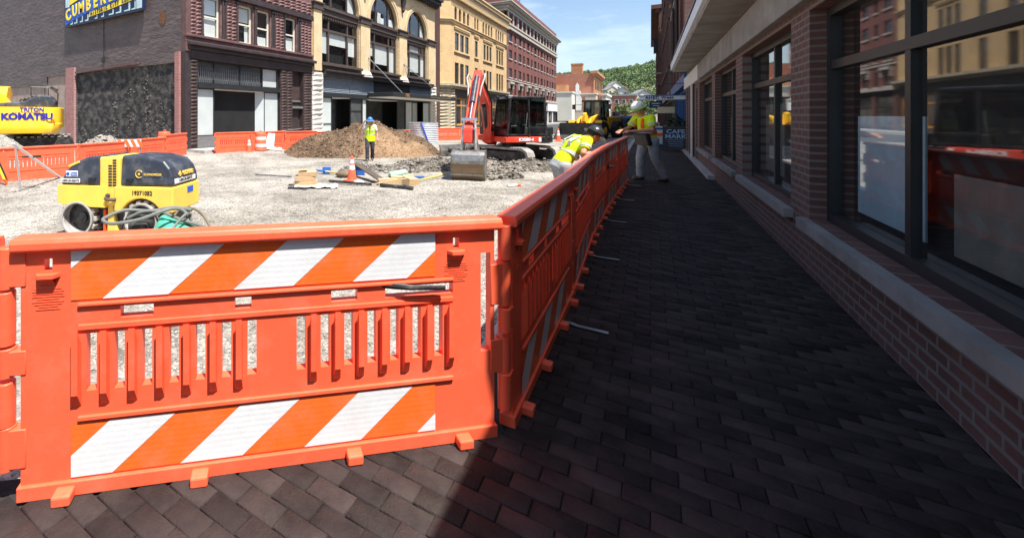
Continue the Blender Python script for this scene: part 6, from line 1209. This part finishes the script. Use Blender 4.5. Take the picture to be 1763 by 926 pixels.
for z, x in ((-.60, .352),): g = MB(); g.prism([bs(x - .02, z + .03, -bw / 2 + .01), bs(x + .018, z + .02, -bw / 2 + .01), bs(x + .012, z - .03, -bw / 2 + .01), bs(x - .03, z - .04, -bw / 2 + .01)], sd * (bw - .02)); g.build('wear_strip', 'worn_steel', bu)
g = MB(); g.prism([bs(.31, .045, -bw / 2 + .02), bs(.435, -.045, -bw / 2 + .02), bs(.468, -.22, -bw / 2 + .02), bs(.46, -.30, -bw / 2 + .02), bs(.43, -.30, -bw / 2 + .02), bs(.42, -.05, -bw / 2 + .02)], sd * (bw - .04)); g.build('back_plate', 'worn_steel', bu, bevel=.006)
for i in range(5): g = MB(); s_ = -bw / 2 + .09 + i * (bw - .18) / 4; g.prism([bs(.09, -.88, s_ - .05), bs(.0, -.88, s_ - .05), bs(-.03, -1.05, s_ - .05), bs(.0, -1.05, s_ - .05)], sd * .1); g.build('tooth', 'worn_steel', bu)

# ---------------------------------------------------------------- wheel loader
lf = Vector((-.30, -.954, 0)).normalized(); lc_ = Vector((-3.65, 41.0, -.3)); TL_ = frame(lc_, lf); ld = thing('wheel_loader', 'yellow and black wheel loader facing the camera with its wide bucket down', 'loader', lc_)
for x, y in ((1.3, 1.0), (1.3, -1.0), (-1.5, 1.0), (-1.5, -1.0)):
    g = MB(TL_); g.lathe([(.35, y - .25), (.62, y - .27), (.7, y - .2), (.7, y + .2), (.62, y + .27), (.35, y + .25)], (x, 0, .7), 26, axis='y'); wh = g.build('wheel', 'rubber', ld, smooth=True, ang=40); g = MB(TL_); g.lathe([(.1, y - .28), (.36, y - .24), (.36, y + .24), (.1, y + .28)], (x, 0, .7), 18, axis='y'); g.build('rim', 'cat_yellow', wh)
    for k in range(18):
        T = TL_ @ Matrix.Translation((x, y, .7)) @ Matrix.Rotation(k * math.pi / 9, 4, 'Y'); g = MB(T); g.obox((0, 0, .7), (.08, .46, .05), (0, 0, .4)); g.build('tread_lug', 'rubber', wh)
g = MB(TL_); g.box(-2.9, -.4, -.8, .8, .8, 1.75); g.build('engine_hood', 'cat_yellow', ld, bevel=.08, seg=3); g = MB(TL_); g.box(-3.1, -2.9, -.85, .85, .6, 1.6); g.build('counterweight', 'black_metal', ld, bevel=.05)
g = MB(TL_); g.box(-.4, 2.0, -.4, .4, .6, 1.3); g.build('front_frame', 'cat_yellow', ld, bevel=.04)
for s_ in (-1, 1): g = MB(TL_); g.prism([(.5, s_ * 1.25, 1.4), (1.9, s_ * 1.25, 1.5), (2.0, s_ * 1.25, 1.3), (1.9, s_ * 1.25, 1.42), (.5, s_ * 1.25, 1.32)], (0, -s_ * .5, 0)); g.build('fender', 'cat_yellow', ld)
g = MB(TL_)
for x, y in ((.75, .62), (.75, -.62), (-.75, .68), (-.75, -.68), (.1, .68), (.1, -.68)): g.beam((x, y, 1.3), (x * .85, y * .93, 2.95), .09, .09)
g.box(-.8, .78, -.7, .7, 1.2, 1.75); cbl = g.build('cab_frame', 'black_metal', ld); g = MB(TL_); g.box(-.85, .85, -.75, .75, 2.95, 3.1); g.build('roof', 'black_metal', cbl, bevel=.04)
for pts in ([(.76, -.6, 1.75), (.76, .6, 1.75), (.66, .56, 2.95), (.66, -.56, 2.95)], [(-.75, .68, 1.75), (.75, .66, 1.75), (.65, .6, 2.95), (-.65, .62, 2.95)], [(-.75, -.68, 1.75), (.75, -.66, 1.75), (.65, -.6, 2.95), (-.65, -.62, 2.95)], [(-.76, -.6, 1.75), (-.76, .6, 1.75), (-.66, .56, 2.95), (-.66, -.56, 2.95)]):
    g = MB(TL_); g.add(pts, [(0, 1, 2, 3)]); g.build('cab_pane', 'cab_glass', cbl, fix=False)
g = MB(TL_); g.box(-.45, .05, -.3, .3, 1.75, 2.0); g.box(-.5, -.35, -.3, .3, 1.9, 2.55); g.build('seat', 'rubber', cbl, bevel=.05)
for s_ in (-1, 1):
    g = MB(TL_); g.beam((.6, s_ * .42, 1.75), (1.9, s_ * .42, 1.5), .18, .42); g.beam((1.85, s_ * .42, 1.55), (2.5, s_ * .42, .75), .18, .34); g.build('lift_arm', 'cat_yellow', ld, bevel=.03)
    g = MB(TL_); g.tube([(.6, s_ * .85, 2.75), (.9, s_ * 1.35, 2.7)], .02, 5); g.box(.86, .92, s_ * 1.2, s_ * 1.45, 2.35, 2.75); g.build('mirror', 'black_metal', ld)
g = MB(TL_); g.prism([(1.5, -.12, 1.5), (1.9, -.12, 2.1), (2.1, -.12, 2.0), (2.2, -.12, 1.4), (1.8, -.12, 1.2)], (0, .24, 0)); g.build('tilt_lever', 'cat_yellow', ld, bevel=.03)
prof = [(2.75, 1.3), (2.7, .9), (2.75, .3), (3.0, .08), (3.9, .03), (3.9, .07), (3.05, .14), (2.82, .35), (2.78, .9), (2.83, 1.3)]; M('bucket_dark', (.075, .072, .066), .6, metal=.3, var=.3, scale=3)
g = MB(TL_); g.prism([(x, -1.55, z) for x, z in prof], (0, 3.1, 0)); lb = g.build('bucket', 'bucket_dark', ld)
for s_ in (-1, 1): g = MB(TL_); g.prism([(2.72, s_ * 1.55, 1.28), (2.7, s_ * 1.55, .3), (3.0, s_ * 1.55, .04), (3.85, s_ * 1.55, .04)], (0, s_ * .03, 0)); g.build('bucket_side', 'bucket_dark', lb)
# dark roll-off trailer, red car and a far yellow machine behind the loader
tx = Vector((math.cos(YAW + .3), math.sin(YAW + .3), 0)); p = at(1075, 226, 48); T = frame(Vector((p.x, p.y, -.3)), (.3, .95, 0)); o = thing('dump_trailer', 'dark dump trailer with blue cover behind the loader wheel', 'trailer', (p.x, p.y, -.3))
g = MB(T); g.box(-2.3, 2.3, -1.1, 1.1, .6, 1.55); g.build('bed', 'black_paint', o, bevel=.04); g = MB(T); g.prism([(-2.2, -1.0, 1.55), (-2.2, 1.0, 1.55), (-2.2, .5, 1.8), (-2.2, -.5, 1.8)], (4.4, 0, 0)); g.build('cover', 'blue_shop', o)
for x in (-.9, .3):
    for y in (-1.0, 1.0): g = MB(T); g.lathe([(.1, y - .14), (.4, y - .12), (.4, y + .12), (.1, y + .14)], (x, 0, .4), 18, axis='y'); g.build('wheel', 'rubber', o)
g = MB(T); g.box(-2.4, 2.4, -.5, .5, .45, .6); g.build('chassis', 'black_metal', o)
M('car_red', S(190, 40, 40), .25, var=.04, spec=.6, coat=.5); M('car_dark', S(40, 60, 80), .25, var=.04, spec=.6, coat=.5)
def car(u, v, t, mat, label):
    p = at(u, v, t); T = frame(Vector((p.x, p.y, -.3)), (cy, sy, 0)); o = thing('parked_car', label, 'car', (p.x, p.y, -.3), group='cars at the far end of the street')
    g = MB(T); g.prism([(-2.1, -.85, .3), (2.1, -.85, .3), (2.15, -.85, .75), (1.2, -.85, .9), (-1.5, -.85, .95), (-2.15, -.85, .85)], (0, 1.7, 0)); g.build('body', mat, o, bevel=.08, seg=3)
    g = MB(T); g.prism([(-1.5, -.75, .93), (1.1, -.75, .9), (.5, -.68, 1.42), (-1.0, -.68, 1.45)], (0, 1.45, 0)); g.build('cabin', 'dark_pane', o, bevel=.06); g = MB(T); g.prism([(-1.0, -.66, 1.44), (.5, -.66, 1.41), (.4, -.6, 1.48), (-.9, -.6, 1.5)], (0, 1.3, 0)); g.build('roof', mat, o)
    for x in (-1.3, 1.3):
        for y in (-.8, .8): g = MB(T); g.lathe([(.18, y - .1), (.33, y - .1), (.33, y + .1), (.18, y + .1)], (x, 0, .33), 18, axis='y'); g.build('wheel', 'rubber', o)
car(1083, 205, 120, 'car_red', 'red car at the far end beside the standing worker'); car(1068, 205, 128, 'car_dark', 'dark blue car at the far end left of the red one')
p = at(1059, 210, 92); T = frame(Vector((p.x, p.y, -.3)), (cy, sy, 0)); o = thing('backhoe', 'small yellow digger far down the street', 'digger', (p.x, p.y, -.3))
g = MB(T); g.box(-1.2, 1.0, -.7, .7, .7, 1.5); g.build('body', 'cat_yellow', o, bevel=.08); g = MB(T); g.box(-.3, .7, -.6, .6, 1.5, 2.6); g.build('cab', 'dark_pane', o, bevel=.05); g = MB(T); g.beam((-1.0, 0, 1.4), (-1.9, 0, 2.6), .25, .3); g.beam((-1.9, 0, 2.6), (-2.4, 0, .9), .2, .25); g.build('arm', 'cat_yellow', o); g = MB(T); g.prism([(-2.7, -.4, .3), (-2.2, -.4, .3), (-2.1, -.4, .9), (-2.6, -.4, .9)], (0, .8, 0)); g.build('bucket', 'worn_steel', o)
for x in (-.8, .8): g = MB(T); g.lathe([(.2, -.75), (.5, -.75), (.5, .75), (.2, .75)], (x, 0, .5), 18, axis='y'); g.build('wheel', 'rubber', o)
# ---------------------------------------------------------------- people
M('hair', (.03, .022, .018), .8, var=.3, scale=30); M('hat_white', (.74, .75, .73), .35, var=.06, scale=5, spec=.5); M('hat_blue', S(70, 120, 185), .35, var=.12, scale=9, spec=.5); M('hat_black', (.03, .031, .035), .3, var=.2, scale=9, spec=.5)
M('lenses', (.01, .01, .012), .1, var=.1, spec=.8); M('green_brim', S(130, 160, 70), .5, var=.1)
def person(label, origin, fwd, J, shirt, pants, hat, stripes, sleeve=.55, glasses=False, vest=None, brim=None, pouch=False, boots='boots', scl=(1, 1, 1), hem=-.16):
    T = frame(Vector(origin), fwd) @ Matrix.Diagonal((*scl, 1)); o = thing('person', label, 'person', origin); V3 = lambda k: Vector(J[k])
    sh = (V3('shL') - V3('shR')).normalized(); pel, ch, nk, hd = V3('pelvis'), V3('chest'), V3('neck'), V3('head'); sp_ = (nk - pel).normalized()
    hu = (hd - nk).normalized() if 'hup' not in J else Vector(J['hup']).normalized(); hf = Vector(J.get('hfwd', (1, 0, 0))); hf = (hf - hu * hf.dot(hu)).normalized(); hs = hu.cross(hf)
    def torso(g, k=1., z0=-.12, z1=1.0):
        pts = [pel + sp_ * z0, pel, pel.lerp(ch, .5), ch, ch.lerp(nk, .45), nk - sp_ * .02]; wd = [.165, .172, .165, .19, .185, .085]; dp = [.115, .122, .118, .128, .11, .075]
        g.loft([(p, w_ * k, d * k, (pts[min(i + 1, 5)] - pts[max(i - 1, 0)]), sh) for i, (p, w_, d) in enumerate(zip(pts, wd, dp))])
        for s in ('shL', 'shR'): g.ball(V3(s), .078 * k, 8); g.tube([ch.lerp(nk, .55), V3(s)], .08 * k, 10)
    def limb(g, ks, rs):
        p = [Vector(J[k]) if isinstance(k, str) else k for k in ks]
        for i in range(len(p) - 1): m = p[i].lerp(p[i + 1], .35); g.tube([p[i], m, p[i + 1]], 0, 10, rads=[rs[i], rs[i] * .55 + rs[i + 1] * .5, rs[i + 1]])
        for q, r in zip(p, rs): g.ball(q, r, 8)
    g = MB(T); torso(g, .93)
    limb(g, ['shL', 'elL', 'wrL'], [.052, .042, .03]); limb(g, ['shR', 'elR', 'wrR'], [.052, .042, .03])
    limb(g, ['hipL', 'knL', 'anL'], [.08, .056, .042]); limb(g, ['hipR', 'knR', 'anR'], [.08, .056, .042])
    g.tube([nk - sp_ * .06, nk.lerp(hd, .6)], .056, 12); g.ball(hd, .1, 12, 0, (1, 1, 1))
    for i in range(7):                                  # skull, jaw, nose, ears
        q = hd + hu * (.06 - .03 * i) + hf * .012; g.ball(q, .082 - .0028 * i * i / 2.2, 8)
    g.ball(hd - hu * .085 + hf * .05, .042, 8); g.tube([hd + hf * .092 + hu * .012, hd + hf * .118 - hu * .03], .013, 6)
    for s in (-1, 1): g.ball(hd + hs * .085 * s - hu * .01, .024, 6)
    for side, sg in (('L', 1), ('R', -1)):              # hands with five fingers
        w_ = V3('wr' + side); e_ = V3('el' + side); d = (Vector(J['hd' + side]) if 'hd' + side in J else (w_ - e_)).normalized(); cr = d.cross(Vector((0, 0, 1))); cr = cr.normalized() if cr.length > .1 else Vector((0, 1, 0)); dn = d.cross(cr)
        if dn.z > 0: dn = -dn
        g.tube([w_, w_ + d * .05, w_ + d * .095], .03, 8, rads=[.028, .04, .038], ov=1.0)
        for k, (off, ln) in enumerate(((-.033, .068), (-.011, .08), (.011, .075), (.033, .058))):
            b = w_ + d * .09 + cr * off; g.tube([b, b + d * ln * .5 + dn * .012, b + d * ln * .85 + dn * .04], 0, 6, rads=[.0105, .0098, .0085])
        tb_ = w_ + d * .035 - cr * .035 * sg; g.tube([tb_, tb_ + d * .035 - cr * .025 * sg + dn * .01, tb_ + d * .07 - cr * .025 * sg + dn * .03], 0, 6, rads=[.014, .012, .01])
    g.build('body', 'skin', o, remesh=.0105)
    g = MB(T); torso(g, 1.07 if not vest else 1.0, hem)
    for s in 'LR': a, b = V3('sh' + s), V3('el' + s); g.tube([a, a.lerp(b, .4), a.lerp(b, sleeve + .15)], 0, 12, rads=[.082, .078, .072]); g.ball(a, .085, 8)
    st = g.build('shirt' if not vest else 'tshirt', shirt, o, remesh=.014)
    if vest:
        g = MB(T); pts = [pel - sp_ * .15, pel, pel.lerp(ch, .5), ch, ch.lerp(nk, .5), nk - sp_ * .01]; wd = [.215, .21, .2, .215, .215, .12]; dp = [.165, .16, .155, .16, .15, .105]
        g.loft([(p, a, b, sp_, sh) for p, a, b in zip(pts, wd, dp)]); st = g.build('vest', vest, o, remesh=.014)
        fr = Vector((1, 0, 0)); fr = (fr - sp_ * fr.dot(sp_)).normalized(); g = MB(T); g.prism([pel.lerp(ch, .55) + fr * .165, ch.lerp(nk, .75) + fr * .13 + sh * .04, ch.lerp(nk, .75) + fr * .13 - sh * .04], fr * .02); g.build('neckline', 'jeans', st)
    k = 1.12 if not vest else 1.22
    for f, hgt, mat in stripes:
        c = pel.lerp(nk, f); w_, d = (.178, .128) if f < .45 else (.19, .13); g = MB(T)
        g.loft([(c - sp_ * hgt / 2, w_ * k, d * k, sp_, sh), (c + sp_ * hgt / 2, w_ * k, d * k, sp_, sh)], n=24); g.build('reflective_stripe', mat, st)
    fr = Vector((1, 0, 0)); fr = (fr - sp_ * fr.dot(sp_)).normalized()
    for s in (-1, 1):                                    # shoulder braces front and back
        g = MB(T); p = [pel.lerp(nk, .5) + fr * .15 + sh * s * .1, ch + fr * .155 + sh * s * .1, ch.lerp(nk, .6) + fr * .105 + sh * s * .1, ch.lerp(nk, .92) + sh * s * .105, ch.lerp(nk, .6) - fr * .115 + sh * s * .1, ch - fr * .15 + sh * s * .1, pel.lerp(nk, .5) - fr * .145 + sh * s * .1]
        for a, b in zip(p[:-1], p[1:]): g.beam(a, b, .05, .012, up=tuple((a + b) / 2 - pel.lerp(nk, .55)))
        g.build('shoulder_stripe', stripes[-1][2], st)
    for s in 'LR':
        if sleeve > .4 and not vest: a, b = V3('sh' + s), V3('el' + s); g = MB(T); g.tube([a.lerp(b, sleeve - .12), a.lerp(b, sleeve + .02)], 0, 14, rads=[.084, .082]); g.build('sleeve_stripe', stripes[0][2], st)
    g = MB(T)
    for s in 'LR':
        hp, kn, an = V3('hip' + s), V3('kn' + s), V3('an' + s); g.tube([hp + Vector((0, 0, .04)), hp.lerp(kn, .5), kn, kn.lerp(an, .5), an - Vector((0, 0, .02))], 0, 12, rads=[.115, .1, .082, .078, .08]); g.ball(hp, .118, 8); g.ball(kn, .085, 8)
    g.loft([(pel + sp_ * .07, .168, .122, sp_, sh), (pel - sp_ * .02, .178, .13, sp_, sh), (pel - sp_ * .14, .165, .12, sp_, sh)]); g.build('trousers', pants, o, remesh=.014)
    for s in 'LR':
        an = V3('an' + s); ft = Vector(J.get('ft' + s, (1, 0, 0))).normalized(); g = MB(T); zb = an.z - .085
        g.tube([an + Vector((0, 0, .06)), an - Vector((0, 0, .03))], .062, 10); g.tube([Vector((an.x, an.y, zb + .045)) - ft * .07, Vector((an.x, an.y, zb + .048)) + ft * .06, Vector((an.x, an.y, zb + .038)) + ft * .17], 0, 10, rads=[.045, .05, .04]); g.build('boot', boots, o, remesh=.012)
    TH_ = T @ Matrix(((hf.x, hs.x, hu.x, hd.x), (hf.y, hs.y, hu.y, hd.y), (hf.z, hs.z, hu.z, hd.z), (0, 0, 0, 1)))
    g = MB(TH_); g.lathe([(.112, .045), (.118, .07), (.115, .1), (.1, .138), (.072, .165), (.03, .178), (.004, .18)], (0, 0, 0), 20, sx=1.1); g.tube([(-.11, 0, .13), (0, 0, .19), (.11, 0, .13)], .02, 8); ht = g.build('hard_hat', hat, o, smooth=True, ang=60)
    g = MB(TH_); g.lathe([(.1, .06), (.175, .035), (.18, .045), (.112, .075)], (0.015, 0, 0), 24, sx=1.05); g.build('brim', brim or hat, ht, smooth=True)
    g = MB(TH_); g.lathe([(.09, -.03), (.1, .02), (.105, .06), (.05, .08)], (-.02, 0, 0), 14, sx=.95); g.build('hair', 'hair', o, smooth=True)
    for s in (-1, 1): g = MB(TH_); g.obox((.093, s * .035, .018), (.02, .05 if glasses else .026, .028 if glasses else .012), (0, 0, s * .35)); g.build('lens' if glasses else 'eye', 'lenses', o)
    g = MB(TH_); g.obox((.094, 0, -.06), (.012, .045, .008)); g.build('mouth', 'boots', o)
    if pouch: g = MB(T); g.prism([pel + fr * .1 - sh * .18 + sp_ * .16, pel + fr * .1 + sh * .2 + sp_ * .16, pel + fr * .1 + sh * .2 - sp_ * .12, pel + fr * .1 - sh * .18 - sp_ * .12], fr * .09); g.build('tool_apron', 'black_paint', o, bevel=.03)
    return o
ft = .085
p = gp_(637, 277); person('worker in blue hard hat and lime vest walking in front of the soil pile', p, (.52, -.855, 0),
    dict(pelvis=(0, 0, .95), chest=(.02, 0, 1.27), neck=(.02, 0, 1.47), head=(.05, 0, 1.62), shL=(.02, .19, 1.41), shR=(.02, -.19, 1.41), elL=(-.03, .29, 1.14), wrL=(.1, .31, .92), elR=(.08, -.42, 1.30), wrR=(.16, -.25, 1.58), hipL=(0, .095, .91), hipR=(0, -.095, .91), knL=(.02, .1, .5), anL=(-.14, .1, .1), knR=(.16, -.11, .52), anR=(.2, -.11, .085), hfwd=(1, -.15, -.25)),
    'tshirt', 'jeans', 'hat_blue', [(.3, .05, 'reflective'), (.68, .05, 'reflective')], .5, vest='lime')
person('worker in white hard hat and orange-striped lime shirt leaning on the barricade', (-.03, 13.0, 0), (-.8287, -.5596, 0),
    dict(pelvis=(.0, 0, .95), chest=(.08, 0, 1.27), neck=(.14, 0, 1.47), head=(.21, 0, 1.60), shL=(.1, .2, 1.41), shR=(.13, -.2, 1.41), elL=(.14, .3, 1.15), wrL=(.5, .17, 1.115), elR=(.25, -.28, 1.17), wrR=(.56, -.06, 1.115), hipL=(0, .1, .91), hipR=(.02, -.1, .91), knL=(-.05, .11, .5), anL=(-.24, .13, .085), knR=(.12, -.1, .5), anR=(.1, -.12, .085), hfwd=(1, .1, -.12)),
    'lime', 'pale_jeans', 'hat_white', [(.3, .06, 'reflective'), (.38, .045, 'hi_orange'), (.23, .045, 'hi_orange')], .6, True, brim='green_brim', pouch=True, scl=(1.14, 1.2, 1.07))
person('worker in black hard hat and lime shirt bending over behind the barricade', (-1.26, 8.31, gz(-1.21, 8.35) + .0), (.8287, .5596, 0),
    dict(pelvis=(.0, 0, .98), chest=(.2, 0, 1.25), neck=(.37, 0, 1.40), head=(.50, 0, 1.42), shL=(.32, .2, 1.36), shR=(.3, -.2, 1.35), elL=(.46, .24, 1.12), wrL=(.46, .08, .94), elR=(.17, -.33, 1.17), wrR=(.33, -.24, 1.02), hipL=(0, .1, .93), hipR=(0, -.1, .93), knL=(.1, .13, .5), anL=(.02, .15, .085), knR=(.03, -.12, .5), anR=(-.08, -.13, .085), hup=(.62, 0, .78), hfwd=(.8, 0, -.6)),
    'lime', 'pale_jeans', 'hat_black', [(.35, .055, 'reflective'), (.72, .055, 'reflective')], .55, scl=(1.08, 1.12, 1.03), hem=-.04)
# dark cordless tool in the bending worker's hands, and a tool handle at the standing worker's side
TB = frame(Vector((-1.21, 8.35, gz(-1.21, 8.35))), (.8287, .5596, 0)); o = thing('power_drill', 'dark cordless tool held by the bending worker', 'tool', TB @ Vector((.42, -.2, .9)))
g = MB(TB); g.box(.36, .62, -.24, -.16, .93, 1.01); g.build('body', 'black_paint', o, bevel=.015); g = MB(TB); g.box(.4, .46, -.23, -.17, .78, .93); g.build('grip', 'rubber', o, bevel=.01); g = MB(TB); g.cyl((.62, -.2, .97), (.74, -.2, .97), .012, n=8); g.build('bit', 'grey_metal', o)
